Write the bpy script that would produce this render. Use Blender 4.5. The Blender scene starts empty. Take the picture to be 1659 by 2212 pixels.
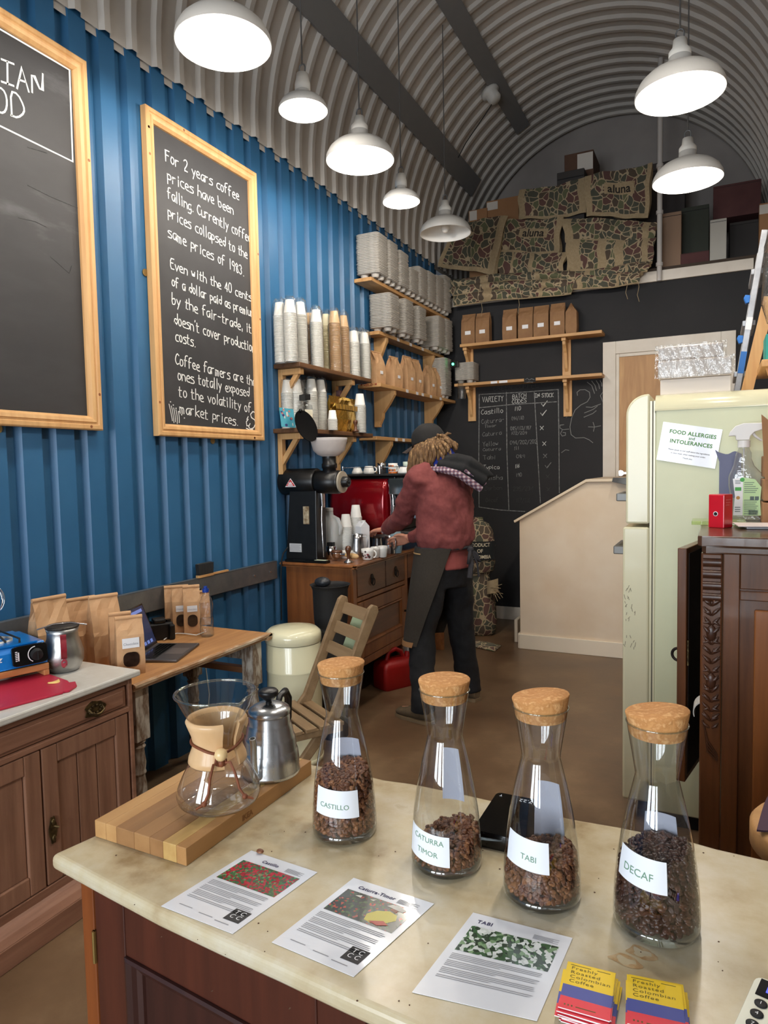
import bpy, math, random
from math import sin, cos, pi, radians
from mathutils import Vector, Matrix
random.seed(7)
SC = bpy.context.scene
COL = SC.collection
# ------------------------------------------------------------------ camera
F = 1476.92; CX, CY = 829.5, 1106.0; CAMH = 1.55
_y, _p, _r = radians(25.9078), radians(3.6159), radians(-1.13765)
FW = Vector((-sin(_y)*cos(_p), cos(_y)*cos(_p), -sin(_p)))
_rt = Vector((cos(_y), sin(_y), 0)); _up = _rt.cross(FW)
RT = _rt*cos(_r)+_up*sin(_r); UP = _up*cos(_r)-_rt*sin(_r)
CAM = Vector((0, 0, CAMH))
def ray(px, py): return RT*((px-CX)/F)-UP*((py-CY)/F)+FW
def at(px, py, x=None, y=None, z=None, d=None):
    """a point of the room seen at this place in the photograph, on a known plane"""
    r = ray(px, py)
    t = d if d is not None else ((x-CAM.x)/r.x if x is not None else (y-CAM.y)/r.y if y is not None else (z-CAM.z)/r.z)
    return CAM+r*t
cd = bpy.data.cameras.new('camera'); cam = bpy.data.objects.new('camera', cd); COL.objects.link(cam)
cam.matrix_world = Matrix(((RT.x, UP.x, -FW.x, 0), (RT.y, UP.y, -FW.y, 0), (RT.z, UP.z, -FW.z, CAMH), (0, 0, 0, 1)))
cd.sensor_fit = 'VERTICAL'; cd.sensor_height = 36.0; cd.sensor_width = 36.0; cd.lens = F*36/2212; cd.clip_start = .02
SC.camera = cam
# ------------------------------------------------------------------ light and exposure
SC.view_settings.view_transform = 'Standard'; SC.view_settings.look = 'None'
SC.view_settings.gamma = 1; SC.view_settings.use_curve_mapping = False
SC.view_settings.exposure = 0.42
LAMP_W = 23.0; LAMP_W_SMALL = 13.0; WINDOW_W = 140.0; WORLD = .05
LAMP_COL = (1, .93, .84); DAY_COL = (.86, .93, 1)
w = bpy.data.worlds.new('world'); SC.world = w; w.use_nodes = True
w.node_tree.nodes['Background'].inputs[0].default_value = (.75, .85, 1, 1)
w.node_tree.nodes['Background'].inputs[1].default_value = WORLD
cy_ = SC.cycles
cy_.max_bounces = 8; cy_.diffuse_bounces = 4; cy_.glossy_bounces = 4; cy_.transmission_bounces = 8; cy_.transparent_max_bounces = 24
cy_.caustics_reflective = False; cy_.caustics_refractive = False; cy_.sample_clamp_indirect = 6
cy_.use_denoising = True
# panes of daylight in the shopfront behind the viewer
for k, (x, wd) in enumerate(((-1.95, .95), (-.75, .95), (.15, .5))):
    l = bpy.data.lights.new('daylight', 'AREA'); l.shape = 'RECTANGLE'; l.size = wd; l.size_y = 2.0
    l.energy = WINDOW_W*wd/2.4; l.color = DAY_COL
    o = bpy.data.objects.new('daylight', l); COL.objects.link(o); o.location = (x, -2.62, 1.75); o.rotation_euler = (pi/2, 0, 0)
# ------------------------------------------------------------------ mesh helpers
def lin(c):
    if isinstance(c, str): c = tuple(int(c[i:i+2], 16) for i in (0, 2, 4))
    return tuple((v/255/12.92 if v/255 <= .04045 else ((v/255+.055)/1.055)**2.4) for v in c)+(1,)
class MB:
    def __init__(s): s.v = []; s.f = []; s.m = []; s.s = []
    def add(s, vs, fs, m=0, sm=False):
        b = len(s.v); s.v += [tuple(v) for v in vs]
        for f in fs: s.f.append([b+i for i in f]); s.m.append(m); s.s.append(sm)
        return s
    def box(s, x0, y0, z0, x1, y1, z1, m=0, M=None):
        vs = [Vector((x, y, z)) for z in (z0, z1) for y in (y0, y1) for x in (x0, x1)]
        if M is not None: vs = [M@v for v in vs]
        return s.add(vs, [(0, 2, 3, 1), (4, 5, 7, 6), (0, 1, 5, 4), (2, 6, 7, 3), (0, 4, 6, 2), (1, 3, 7, 5)], m)
    def bar(s, a, b, w, h, up=(0, 0, 1), m=0):
        a = Vector(a); b = Vector(b); d = (b-a); L = d.length; d.normalize(); u = Vector(up)
        sd = d.cross(u).normalized(); u = sd.cross(d)
        M = Matrix(((sd.x, d.x, u.x, a.x), (sd.y, d.y, u.y, a.y), (sd.z, d.z, u.z, a.z), (0, 0, 0, 1)))
        return s.box(-w/2, 0, -h/2, w/2, L, h/2, m, M)
    def loft(s, rings, m=0, sm=True, cap=True, closed=True):
        n = len(rings[0]); vs = [p for r in rings for p in r]; fs = []
        for k in range(len(rings)-1):
            for i in range(n if closed else n-1):
                j = (i+1) % n; fs.append((k*n+i, k*n+j, (k+1)*n+j, (k+1)*n+i))
        s.add(vs, fs, m, sm)
        if cap and closed: s.add(rings[0], [list(range(n))[::-1]], m); s.add(rings[-1], [list(range(n))], m)
        return s
    def lathe(s, prof, n=32, c=(0, 0, 0), m=0, sm=True, cap=False, ax=None):
        c = Vector(c); Q = Vector((0, 0, 1)).rotation_difference(Vector(ax)) if ax is not None else None
        R = []
        for r, z in prof:
            ring = [Vector((r*cos(2*pi*i/n), r*sin(2*pi*i/n), z)) for i in range(n)]
            if Q: ring = [Q@p for p in ring]
            R.append([p+c for p in ring])
        return s.loft(R, m, sm, cap)
    def cyl(s, a, b, r0, r1=None, n=16, m=0, sm=True):
        a = Vector(a); b = Vector(b); return s.lathe([(r0, 0), (r0 if r1 is None else r1, (b-a).length)], n, a, m, sm, True, (b-a))
    def tube(s, pts, r, n=8, m=0, cap=True, flat=1.0):
        pts = [Vector(p) for p in pts]; N = len(pts); rs = r if isinstance(r, (list, tuple)) else [r]*N
        R = []; u = None
        for i in range(N):
            t = (pts[min(i+1, N-1)]-pts[max(i-1, 0)]).normalized()
            if u is None: u = t.cross(Vector((0, 0, 1)) if abs(t.z) < .9 else Vector((1, 0, 0))).normalized()
            u = (u-t*u.dot(t)).normalized(); v = t.cross(u)
            R.append([pts[i]+u*(rs[i]*cos(2*pi*k/n))+v*(rs[i]*flat*sin(2*pi*k/n)) for k in range(n)])
        return s.loft(R, m, True, cap)
    def prism(s, poly, o, u, v, th, m=0, sm=False):
        o, u, v = Vector(o), Vector(u), Vector(v); nrm = u.cross(v).normalized()*th
        a = [o+u*p[0]+v*p[1] for p in poly]; b = [p+nrm for p in a]; n = len(a)
        s.add(a+b, [list(range(n))[::-1], list(range(n, 2*n))]+[(i, (i+1) % n, n+(i+1) % n, n+i) for i in range(n)], m, sm); return s
    def ell(s, c, r, n=16, k=10, m=0):
        rx, ry, rz = (r, r, r) if not isinstance(r, (tuple, list)) else r; c = Vector(c)
        R = [[c+Vector((rx*sin(t)*cos(2*pi*i/n), ry*sin(t)*sin(2*pi*i/n), rz*-cos(t))) for i in range(n)] for t in [pi*(j+.02)/(k+.04) for j in range(k+1)]]
        return s.loft(R, m, True, True)
    def grid(s, fn, nu, nv, m=0, sm=True):
        vs = [fn(i/nu, j/nv) for j in range(nv+1) for i in range(nu+1)]
        return s.add(vs, [(j*(nu+1)+i, j*(nu+1)+i+1, (j+1)*(nu+1)+i+1, (j+1)*(nu+1)+i) for j in range(nv) for i in range(nu)], m, sm)
    def sheet(s, fn, nu, nv, th, m=0):
        """a surface with thickness th along its own normal"""
        e = 1e-3; P = []; Nn = []
        for j in range(nv+1):
            for i in range(nu+1):
                a, b = i/nu, j/nv; p = Vector(fn(a, b)); P.append(p)
                du = Vector(fn(min(a+e, 1), b))-Vector(fn(max(a-e, 0), b)); dv = Vector(fn(a, min(b+e, 1)))-Vector(fn(a, max(b-e, 0)))
                Nn.append(du.cross(dv).normalized() if du.length*dv.length > 0 else Vector((0, 0, 1)))
        n = (nu+1)*(nv+1); vs = P+[p+q*th for p, q in zip(P, Nn)]
        q = [(j*(nu+1)+i, j*(nu+1)+i+1, (j+1)*(nu+1)+i+1, (j+1)*(nu+1)+i) for j in range(nv) for i in range(nu)]
        fs = [tuple(reversed(f)) for f in q]+[tuple(n+k for k in f) for f in q]
        ed = [j for j in range(nu+1)]+[k*(nu+1)+nu for k in range(1, nv+1)]+[nv*(nu+1)+j for j in range(nu-1, -1, -1)]+[k*(nu+1) for k in range(nv-1, 0, -1)]
        s.add(vs, fs, m, True); k = len(ed)
        return s.add([vs[i] for i in ed]+[vs[n+i] for i in ed], [(i, (i+1) % k, k+(i+1) % k, k+i) for i in range(k)], m, False)
    def strokes(s, lines, o, u, v, wd, th=.0008, m=0):
        o, u, v = Vector(o), Vector(u), Vector(v); n = u.cross(v).normalized()
        for L in lines:
            pts = [o+u*p[0]+v*p[1] for p in L]
            if len(pts) == 1: pts.append(pts[0]+u.normalized()*wd*.3)
            R = []
            for i, p in enumerate(pts):
                t = (pts[min(i+1, len(pts)-1)]-pts[max(i-1, 0)]).normalized(); q = n.cross(t)
                if 0 < i < len(pts)-1:
                    t0 = (pts[i]-pts[i-1]).normalized(); c = max(.5, abs(t0.dot(t))); q = q/c
                R.append([p-q*wd/2, p+q*wd/2, p+q*wd/2+n*th, p-q*wd/2+n*th])
            R[0] = [x-(pts[1]-pts[0]).normalized()*wd*.4 for x in R[0]]; R[-1] = [x+(pts[-1]-pts[-2]).normalized()*wd*.4 for x in R[-1]]
            s.loft(R, m, False)
        return s
    def geo(s, vf, fn, m=0, sm=False):
        return s.add([fn(*v) for v in vf[0]], vf[1], m, sm)
    def build(s, name, mats, parent=None, origin=None, bevel=0, world=True, seg=2, auto=None):
        if not isinstance(mats, (list, tuple)): mats = [mats]
        vs = [Vector(v) for v in s.v]
        loc = None
        if parent is None:
            if origin is None:
                lo = [min(v[i] for v in vs) for i in range(3)]; hi = [max(v[i] for v in vs) for i in range(3)]
                origin = ((lo[0]+hi[0])/2, (lo[1]+hi[1])/2, lo[2])
            loc = Vector(origin); vs = [v-loc for v in vs]
        elif world:
            r = parent
            while r.parent: r = r.parent
            I = r.matrix_basis.inverted(); vs = [I@v for v in vs]
        me = bpy.data.meshes.new(name); me.from_pydata(vs, [], s.f)
        for mt in mats: me.materials.append(mt)
        me.polygons.foreach_set('material_index', s.m); me.polygons.foreach_set('use_smooth', s.s); me.update()
        o = bpy.data.objects.new(name, me); COL.objects.link(o)
        if loc is not None: o.location = loc
        if parent: o.parent = parent
        if bevel:
            b = o.modifiers.new('bevel', 'BEVEL'); b.width = bevel; b.segments = seg; b.limit_method = 'ANGLE'; b.angle_limit = radians(40); b.harden_normals = False
        return o
def thing(name, label, cat, loc=(0, 0, 0), rz=0, group=None):
    o = bpy.data.objects.new(name, None); COL.objects.link(o); o.location = loc; o.rotation_euler = (0, 0, rz); o.empty_display_size = .05
    return tag(o, label, cat, group)
def tag(o, label, cat, group=None, kind=None):
    if not 4 <= len(label.split()) <= 16: print('LBL', label)
    o['label'] = label; o['category'] = cat
    if group: o['group'] = group
    if kind: o['kind'] = kind
    return o
def struct(o, label=None):
    o['kind'] = 'structure'
    if label: o['label'] = label
    return o
def dup(root, loc=None, rz=None, label=None, group=None, scale=None):
    r = root.copy(); COL.objects.link(r)
    if loc is not None: r.location = loc
    if rz is not None: r.rotation_euler = (0, 0, rz)
    if scale is not None: r.scale = scale
    if label: r['label'] = label
    if group: r['group'] = group
    for ch in list(root.children):
        c = ch.copy(); COL.objects.link(c); c.parent = r
        for g in ch.children:
            d = g.copy(); COL.objects.link(d); d.parent = c
    return r
_tc = {}
def text_geo(body, size, align='CENTER', space=1.0, shear=0, bold=0, lines=1.0):
    k = (body, size, align, space, shear, bold, lines)
    if k not in _tc:
        cu = bpy.data.curves.new('t', 'FONT'); cu.body = body; cu.size = size; cu.align_x = align; cu.space_character = space; cu.shear = shear
        cu.offset = bold*size; cu.fill_mode = 'FRONT'; cu.resolution_u = 3; cu.space_line = lines
        o = bpy.data.objects.new('t', cu); COL.objects.link(o); bpy.context.view_layer.update()
        me = o.evaluated_get(bpy.context.evaluated_depsgraph_get()).to_mesh()
        _tc[k] = ([tuple(v.co) for v in me.vertices], [list(p.vertices) for p in me.polygons])
        o.to_mesh_clear(); bpy.data.objects.remove(o); bpy.data.curves.remove(cu)
    return _tc[k]
def flat(o, u, v, lift=.0006):
    o, u, v = Vector(o), Vector(u).normalized(), Vector(v).normalized(); n = u.cross(v)*lift
    return lambda x, y, z: o+u*x+v*y+n
# single-stroke handwriting, one polyline per stroke on a 0-4 by 0-9 grid, baseline at 2
GL = dict(a='46160412324642', b='09023244360 5'.replace(' ', ''), c='4616041242', d='49420412'+'0416'+'45', e='0444361604'+'1242', f='49291812|0636', g='461604124346'+'4000', h='0902|05264542', i='1612|1817',
  j='262000', k='0902|460442', l='1912', m='0602|05162522|25364542', n='0602|05264542', o='16041232443616', p='0600|0636443303', r='0602|041636', s='461605444202', t='181232|0636', u='0603123244|4642', v='062246',
  w='0612253246', x='0642|4602', y='0623|4610', z='06460242', A='022942|1535', B='0209394736'+'06|36443202', C='48290604'+'2243', D='020929464422'+'02', E='49090242|0636', F='490902|0636', G='48290604224345'+'25', I='0949|2922|0242',
  K='0902|490542', N='02094249', O='19070412324447'+'3919', R='02093947360'+'6|2642', S='48391907263544321203', T='0949|2922', V='092249', Y='092649|2622', H='0902|4942|0646', P='02093947360'+'6', M='0209254942', L='090242', U='0903123244'+'49', W='0912253249')
GL.update({'0': '19070412324447'+'3919', '1': '2922', '2': '081939470242', '3': '08294726442203', '4': '3904'+'44|3932', '5': '490906364432'+'02', '6': '390512324436'+'05', '7': '094912', '8': '29073543221426'+'472 9'.replace(' ', ''), '9': '472906'+'3547|4732', '.': '12', ',': '1311', "'": '1918', '-': '0535', '/': '0149'})
WID = dict(i=2.2, l=2.0, j=2.6, I=4.2, m=5.0, w=5.0, t=3.6); WID.update({'.': 1.8, ',': 1.8, "'": 1.6, '1': 3.2, ' ': 3.0})
def hand(txt, size, jit=.05, gap=1.2, seed=1):
    """size = height of a capital (7 grid units); returns strokes and total width"""
    rnd = random.Random(seed*31+len(txt)); k = size/7; x = 0; out = []
    for ch in txt:
        g = GL.get(ch); dy = rnd.uniform(-.3, .3); sl = rnd.uniform(-.06, .1)
        if g:
            for st in g.split('|'):
                P = [(int(st[i]), int(st[i+1])-2) for i in range(0, len(st)-1, 2)]
                P = [(x+a+b*sl+rnd.uniform(-jit, jit)*3, b+dy+rnd.uniform(-jit, jit)*3) for a, b in P]
                # round the corners
                if len(P) > 3:
                    Q = [P[0]]
                    for i in range(len(P)-1):
                        a, b = P[i], P[i+1]; Q += [(a[0]*.75+b[0]*.25, a[1]*.75+b[1]*.25), (a[0]*.25+b[0]*.75, a[1]*.25+b[1]*.75)]
                    Q.append(P[-1]); P = Q
                out.append([(a*k, b*k) for a, b in P])
        x += WID.get(ch, 4.0)+gap
    return out, x*k
def write(mb, txt, size, o, u, v, wd, squeeze=None, m=0, seed=1, th=.0008, jit=.05):
    """hand lettering from o; squeeze = total width to fit"""
    L, W = hand(txt, size, seed=seed, jit=jit); kx = squeeze/W if squeeze else 1
    mb.strokes([[(a*kx, b) for a, b in P] for P in L], o, Vector(u).normalized(), Vector(v).normalized(), wd, th, m)
# ------------------------------------------------------------------ materials
MATS = {}
def mat(name, col, rough=.5, metal=0, var=None, vs=6, stretch=(1, 1, 1), bump=0, bs=None, coat=0, spec=.5, kind='noise', det=4, fac=(.35, .65), em=0, trans=0, ior=1.45, sss=0, rvar=0):
    m = bpy.data.materials.new(name); m.use_nodes = True; nt = m.node_tree; N = nt.nodes; L = nt.links; b = N['Principled BSDF']
    b.inputs['Roughness'].default_value = rough; b.inputs['Metallic'].default_value = metal; b.inputs['Base Color'].default_value = lin(col)
    b.inputs['Coat Weight'].default_value = coat; b.inputs['Coat Roughness'].default_value = .08; b.inputs['Specular IOR Level'].default_value = spec
    b.inputs['Transmission Weight'].default_value = trans; b.inputs['IOR'].default_value = ior
    if sss: b.inputs['Subsurface Weight'].default_value = sss; b.inputs['Subsurface Radius'].default_value = (.01, .005, .003)
    if em: b.inputs['Emission Color'].default_value = lin(col); b.inputs['Emission Strength'].default_value = em
    if var or bump or rvar:
        tc = N.new('ShaderNodeTexCoord'); mp = N.new('ShaderNodeMapping'); mp.inputs['Scale'].default_value = stretch; L.new(tc.outputs['Object'], mp.inputs['Vector'])
        def tex(scale):
            if kind == 'voronoi': t = N.new('ShaderNodeTexVoronoi'); t.inputs['Scale'].default_value = scale
            else: t = N.new('ShaderNodeTexNoise'); t.inputs['Scale'].default_value = scale; t.inputs['Detail'].default_value = det; t.inputs['Roughness'].default_value = .6
            L.new(mp.outputs['Vector'], t.inputs['Vector']); return t
        t = tex(vs); o = t.outputs[0]
        if var:
            r = N.new('ShaderNodeValToRGB'); r.color_ramp.elements[0].position, r.color_ramp.elements[1].position = fac
            cs = [col]+(list(var) if isinstance(var, (list, tuple)) and not isinstance(var[0], int) else [var])
            r.color_ramp.elements[0].color = lin(cs[0]); r.color_ramp.elements[1].color = lin(cs[-1])
            for i, c in enumerate(cs[1:-1]):
                e = r.color_ramp.elements.new(fac[0]+(fac[1]-fac[0])*(i+1)/(len(cs)-1)); e.color = lin(c)
            L.new(o, r.inputs[0]); L.new(r.outputs[0], b.inputs['Base Color'])
        if rvar:
            mr = N.new('ShaderNodeMapRange'); mr.inputs[3].default_value = max(0, rough-rvar); mr.inputs[4].default_value = rough+rvar; L.new(o, mr.inputs[0]); L.new(mr.outputs[0], b.inputs['Roughness'])
        if bump:
            t2 = tex(bs) if bs else t; bp = N.new('ShaderNodeBump'); bp.inputs['Strength'].default_value = bump; bp.inputs['Distance'].default_value = .01
            L.new(t2.outputs[0], bp.inputs['Height']); L.new(bp.outputs[0], b.inputs['Normal'])
    MATS[name] = m; return m
def wood(name, c1, c2, ax=0, vs=9, rough=.5, bump=.08, coat=0, extra=None):
    st = [1, 1, 1]; st[ax] = .08
    return mat(name, c1, rough, var=([c1, extra, c2][1:] if extra else c2), vs=vs*3, stretch=st, bump=bump, coat=coat, det=6, fac=(.3, .7))
def thin(name, tint=(1, 1, 1), ior=1.45, rough=.03, edge=.35, gloss=1.0, bump=0, haze=0, hazecol=(.9, .9, .9)):
    """thin clear wall: transparent with a Fresnel sheen, darker where it is seen edge on"""
    m = bpy.data.materials.new(name); m.use_nodes = True; nt = m.node_tree; N = nt.nodes; L = nt.links; N.remove(N['Principled BSDF']); out = N['Material Output']
    tr = N.new('ShaderNodeBsdfTransparent'); gl = N.new('ShaderNodeBsdfGlossy'); gl.inputs['Roughness'].default_value = rough
    mx = N.new('ShaderNodeMixShader')
    lw = N.new('ShaderNodeLayerWeight'); lw.inputs['Blend'].default_value = edge
    rp = N.new('ShaderNodeValToRGB'); rp.color_ramp.elements[0].color = tuple(tint)+(1,); rp.color_ramp.elements[1].color = tuple(c*.68 for c in tint)+(1,)
    rp.color_ramp.elements[0].position = .6; L.new(lw.outputs['Facing'], rp.inputs[0]); L.new(rp.outputs[0], tr.inputs[0])
    l2 = N.new('ShaderNodeLayerWeight'); pw = N.new('ShaderNodeMath'); pw.operation = 'POWER'; pw.inputs[1].default_value = 4.2; L.new(l2.outputs['Facing'], pw.inputs[0])
    fr = N.new('ShaderNodeMath'); fr.operation = 'MULTIPLY_ADD'; f0 = ((ior-1)/(ior+1))**2*1.6; fr.inputs[1].default_value = .7; fr.inputs[2].default_value = f0; L.new(pw.outputs[0], fr.inputs[0])
    if bump:
        tc = N.new('ShaderNodeTexCoord'); t = N.new('ShaderNodeTexNoise'); t.inputs['Scale'].default_value = 38; t.inputs['Detail'].default_value = 3; L.new(tc.outputs['Object'], t.inputs['Vector'])
        bp = N.new('ShaderNodeBump'); bp.inputs['Strength'].default_value = bump; bp.inputs['Distance'].default_value = .02; L.new(t.outputs[0], bp.inputs['Height'])
        L.new(bp.outputs[0], gl.inputs['Normal']); L.new(bp.outputs[0], l2.inputs['Normal'])
    mu = N.new('ShaderNodeMath'); mu.operation = 'MULTIPLY'; mu.inputs[1].default_value = gloss; mu.use_clamp = True; L.new(fr.outputs[0], mu.inputs[0])
    L.new(mu.outputs[0], mx.inputs[0]); L.new(tr.outputs[0], mx.inputs[1]); L.new(gl.outputs[0], mx.inputs[2]); last = mx
    if haze:
        df = N.new('ShaderNodeBsdfDiffuse'); df.inputs[0].default_value = tuple(hazecol)+(1,); m2 = N.new('ShaderNodeMixShader'); m2.inputs[0].default_value = haze
        L.new(mx.outputs[0], m2.inputs[1]); L.new(df.outputs[0], m2.inputs[2]); last = m2
    L.new(last.outputs[0], out.inputs[0]); MATS[name] = m; return m
blue = mat('blue_cladding', (40, 91, 131), .42, var=(48, 100, 140), vs=1.5, bump=.02, bs=60)
vaultm = mat('vault_sheet', (200, 194, 186), .55, var=(182, 176, 168), vs=1.2)
stripm = mat('vault_strip', (126, 126, 126), .6)
black = mat('black_paint', (30, 30, 32), .75, var=(37, 36, 38), vs=1.5)
grey_paint = mat('grey_paint', (170, 162, 156), .8, var=(150, 143, 138), vs=1)
white_paint = mat('white_paint', (228, 220, 208), .5, var=(216, 206, 192), vs=3)
cream_ply = mat('primed_panel', (232, 214, 190), .55, var=(222, 198, 168), vs=1.6)
floorm = mat('concrete', (80, 60, 42), .34, var=[(106, 83, 60), (140, 116, 88)], vs=1.6, bump=.05, bs=30, det=8, fac=(.3, .72), rvar=.15)
pine = wood('pine', (222, 178, 122), (200, 150, 96), 2, 7, .5)
pine_y = wood('pine_long', (214, 170, 116), (186, 136, 84), 1, 7, .5)
pine_x = wood('pine_wide', (214, 170, 116), (186, 136, 84), 0, 7, .5)
dkshelf = wood('dark_shelf', (112, 78, 50), (78, 52, 32), 1, 7, .5)
steel = mat('brushed_steel', (200, 200, 200), .28, 1, var=(170, 170, 172), vs=20, stretch=(1, 1, .1))
chrome = mat('chrome', (225, 225, 228), .1, 1)
galv = mat('galvanised', (150, 154, 156), .45, .85, var=(130, 134, 138), vs=8, rvar=.1)
blk = mat('black_plastic', (16, 16, 17), .35, var=(22, 22, 23), vs=20)
blkmat = mat('black_matt', (20, 20, 21), .7)
blkgloss = mat('black_gloss', (9, 9, 10), .12)
kraft = mat('kraft_paper', (208, 166, 124), .75, var=(194, 150, 108), vs=9, bump=.25, bs=14)
kraft2 = mat('kraft_paper_dark', (150, 112, 76), .75, var=(136, 100, 68), vs=9, bump=.25, bs=14)
paper = mat('white_paper', (236, 236, 238), .55)
gloss_paper = mat('laminated_paper', (232, 234, 240), .22, coat=.8)
chalk = mat('chalk_marker', (240, 240, 236), .8)
chalk_f = mat('faint_chalk', (150, 150, 148), .9, var=(96, 96, 96), vs=40)
chalk_d = mat('rubbed_chalk', (70, 70, 70), .9, var=(50, 50, 51), vs=30)
cork = mat('cork', (205, 150, 92), .8, var=[(190, 132, 76), (222, 172, 116)], vs=90, bump=.3, det=6)
ink = mat('dark_ink', (52, 48, 84), .6); inkgrey = mat('grey_ink', (150, 150, 156), .6); inkgreen = mat('green_ink', (112, 150, 122), .6); inkblack = mat('black_ink', (38, 38, 40), .6)
cream = mat('cream_enamel', (232, 226, 190), .22, coat=.5, spec=.5)
creamside = mat('cream_side', (220, 222, 186), .42, var=(214, 216, 180), vs=3)
creamdoor = mat('cream_door', (226, 220, 186), .25, coat=.3)
glass = thin('clear_glass', (.95, .96, .96), 1.5, .02, .3, 1.6)
film = thin('plastic_film', (.97, .97, .96), 1.45, .12, .25, 1.6, bump=.6, haze=.015)
bottle_clear = thin('bottle_clear', (.9, .9, .89), 1.5, .06, .45, 1.8, bump=.15, haze=.07)
glass_thick = thin('thick_glass', (.9, .93, .92), 1.6, .02, .45, 2.0)
# ------------------------------------------------------------------ the room
XW, YB, XR, YG, YF = -2.62, 6.72, .50, 7.9, -2.5
AXC, AZC, AR = -1.07, 3.70, 1.53
b = MB(); b.box(-2.8, YF-.1, -.08, .8, YG, 0); struct(b.build('floor', floorm))
def profile(y0, y1, per, ph, parts):
    """(y, height) of a folded sheet"""
    P = []; k = math.floor((y0-ph)/per); y = ph+k*per
    while y < y1+per:
        for dy, h in parts: P.append((y+dy, h))
        y += per
    return [p for p in P if y0 <= p[0] <= y1]
P = profile(YF, YB+.02, .1665, 1.916, ((0, 0), (.018, .03), (.112, .03), (.13, 0)))
b = MB()
for (ya, ha), (yb, hb) in zip(P, P[1:]):
    xa, xb = XW-.03+ha, XW-.03+hb
    b.add([(xa, ya, 0), (xb, yb, 0), (xb, yb, 3.74), (xa, ya, 3.74)], [(0, 1, 2, 3)])
b.box(-2.74, YF, 0, XW-.032, YB+.1, 3.74)
struct(b.build('wall_left', blue), 'blue corrugated metal wall on the left')
# barrel vault of ribbed sheet
P = profile(YF, YG, .1665, 1.93, ((0, 0), (.016, .024), (.05, .024), (.066, 0)))
b = MB(); NA = 44; n = len(P)
vs = []
for k in range(NA+1):
    a = radians(-3+186*k/NA)
    for y, h in P: vs.append((AXC+(AR+.012-h)*cos(a), y, AZC+(AR+.012-h)*sin(a)))
b.add(vs, [(k*n+i, (k+1)*n+i, (k+1)*n+i+1, k*n+i+1) for k in range(NA) for i in range(n-1)], 0, False)
R = [[(AXC+r*cos(radians(-4+188*k/NA)), y, AZC+r*sin(radians(-4+188*k/NA))) for k in range(NA+1)] for y, r in ((YF-.1, AR+.03), (YG+.05, AR+.03))]
b.loft(R, 0, False, False, False)
struct(b.build('ceiling', vaultm), 'ribbed metal barrel vault')
for nm, a0, a1 in (('trim_1', 143.4, 150.6), ('trim_2', 116.8, 122.6)):
    b = MB(); R = []
    for y in (YF, 7.2):
        R.append([(AXC+r*cos(radians(a)), y, AZC+r*sin(radians(a))) for a, r in ((a0, AR), (a1, AR), (a1, AR-.028), ((a0+a1)/2, AR-.03), (a0, AR-.028))])
    b.loft(R, 0, False); struct(b.build(nm, stripm), 'flat dark metal strip running along the vault')
b = MB(); b.box(XR, YF, 0, XR+.1, YG, 3.74); struct(b.build('wall_right', mat('plain_wall', (120, 112, 104), .8, var=(108, 100, 94), vs=1)))
b = MB(); b.box(-2.74, YB, 0, XR+.1, YB+.1, 3.18); struct(b.build('wall_back', black), 'black chalkboard-painted back wall')
b = MB(); b.box(-2.74, YG, 3.1, XR+.1, YG+.1, 5.4); struct(b.build('wall_gable', grey_paint), 'grey gable wall above the loft')
b = MB(); b.box(-2.66, YB-.005, 3.18, XR, YG, 3.30); struct(b.build('floor_loft', mat('loft_boards', (70, 58, 48), .8)))
# shopfront behind the viewer
b = MB(); b.box(-2.74, YF-.1, 0, .6, YF, .72); b.box(-2.74, YF-.1, 2.78, .6, YF, 5.4)
for x in (-2.74, -1.46, -.26, .42): b.box(x, YF-.1, .72, x+.22, YF, 2.78)
struct(b.build('wall_front', white_paint))
A = at(980, 664, y=YB-.02); B = at(1628, 586, y=YB-.02); C = at(1629, 557, y=YB-.02)
b = MB(); b.box(-2.60, YB-.03, A.z, B.x, YB-.002, C.z); o = b.build('trim_3', white_paint, bevel=.004); struct(o, 'white board along the loft edge')
b = MB(); b.box(-2.6, YB-.018, 0, -1.48, YB, .13); struct(b.build('baseboard_back', white_paint, bevel=.004))
# door in the back wall
A = at(1303, 741, y=YB); zt = A.z; xl = A.x; xr = at(1590, 713, y=YB).x
d = MB(); fw = .115
d.box(xl, YB-.03, 0, xl+fw, YB+.001, zt); d.box(xr-fw, YB-.03, 0, xr, YB+.001, zt); d.box(xl+fw, YB-.03, zt-fw, xr-fw, YB+.001, zt)
d.box(xl+fw, YB-.018, 0, xl+fw+.03, YB+.001, zt-fw); d.box(xr-fw-.03, YB-.018, 0, xr-fw, YB+.001, zt-fw); d.box(xl+fw+.03, YB-.018, zt-fw-.03, xr-fw-.03, YB+.001, zt-fw)
frm = d.build('door_1', white_paint, bevel=.004); struct(frm, 'plywood door in a white frame')
ply = mat('plywood', (196, 152, 102), .5, var=[(176, 132, 86), (206, 164, 112)], vs=5, stretch=(1.6, 1, .22), det=3, fac=(.3, .7))
d = MB(); d.box(xl+fw+.03, YB-.008, .02, xr-fw-.03, YB, zt-fw-.03); leaf = d.build('door_leaf', ply, frm)
p = at(1341, 1022, y=YB-.01); d = MB(); d.cyl((p.x, YB-.008, p.z), (p.x, YB-.016, p.z), .026, n=20); d.cyl((p.x, YB-.016, p.z), (p.x, YB-.05, p.z), .009); d.bar((p.x, YB-.05, p.z), (p.x+.11, YB-.05, p.z), .016, .016)
d.cyl((p.x, YB-.008, p.z-.075), (p.x, YB-.016, p.z-.075), .024, n=20); d.build('door_handle', chrome, leaf)
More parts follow.
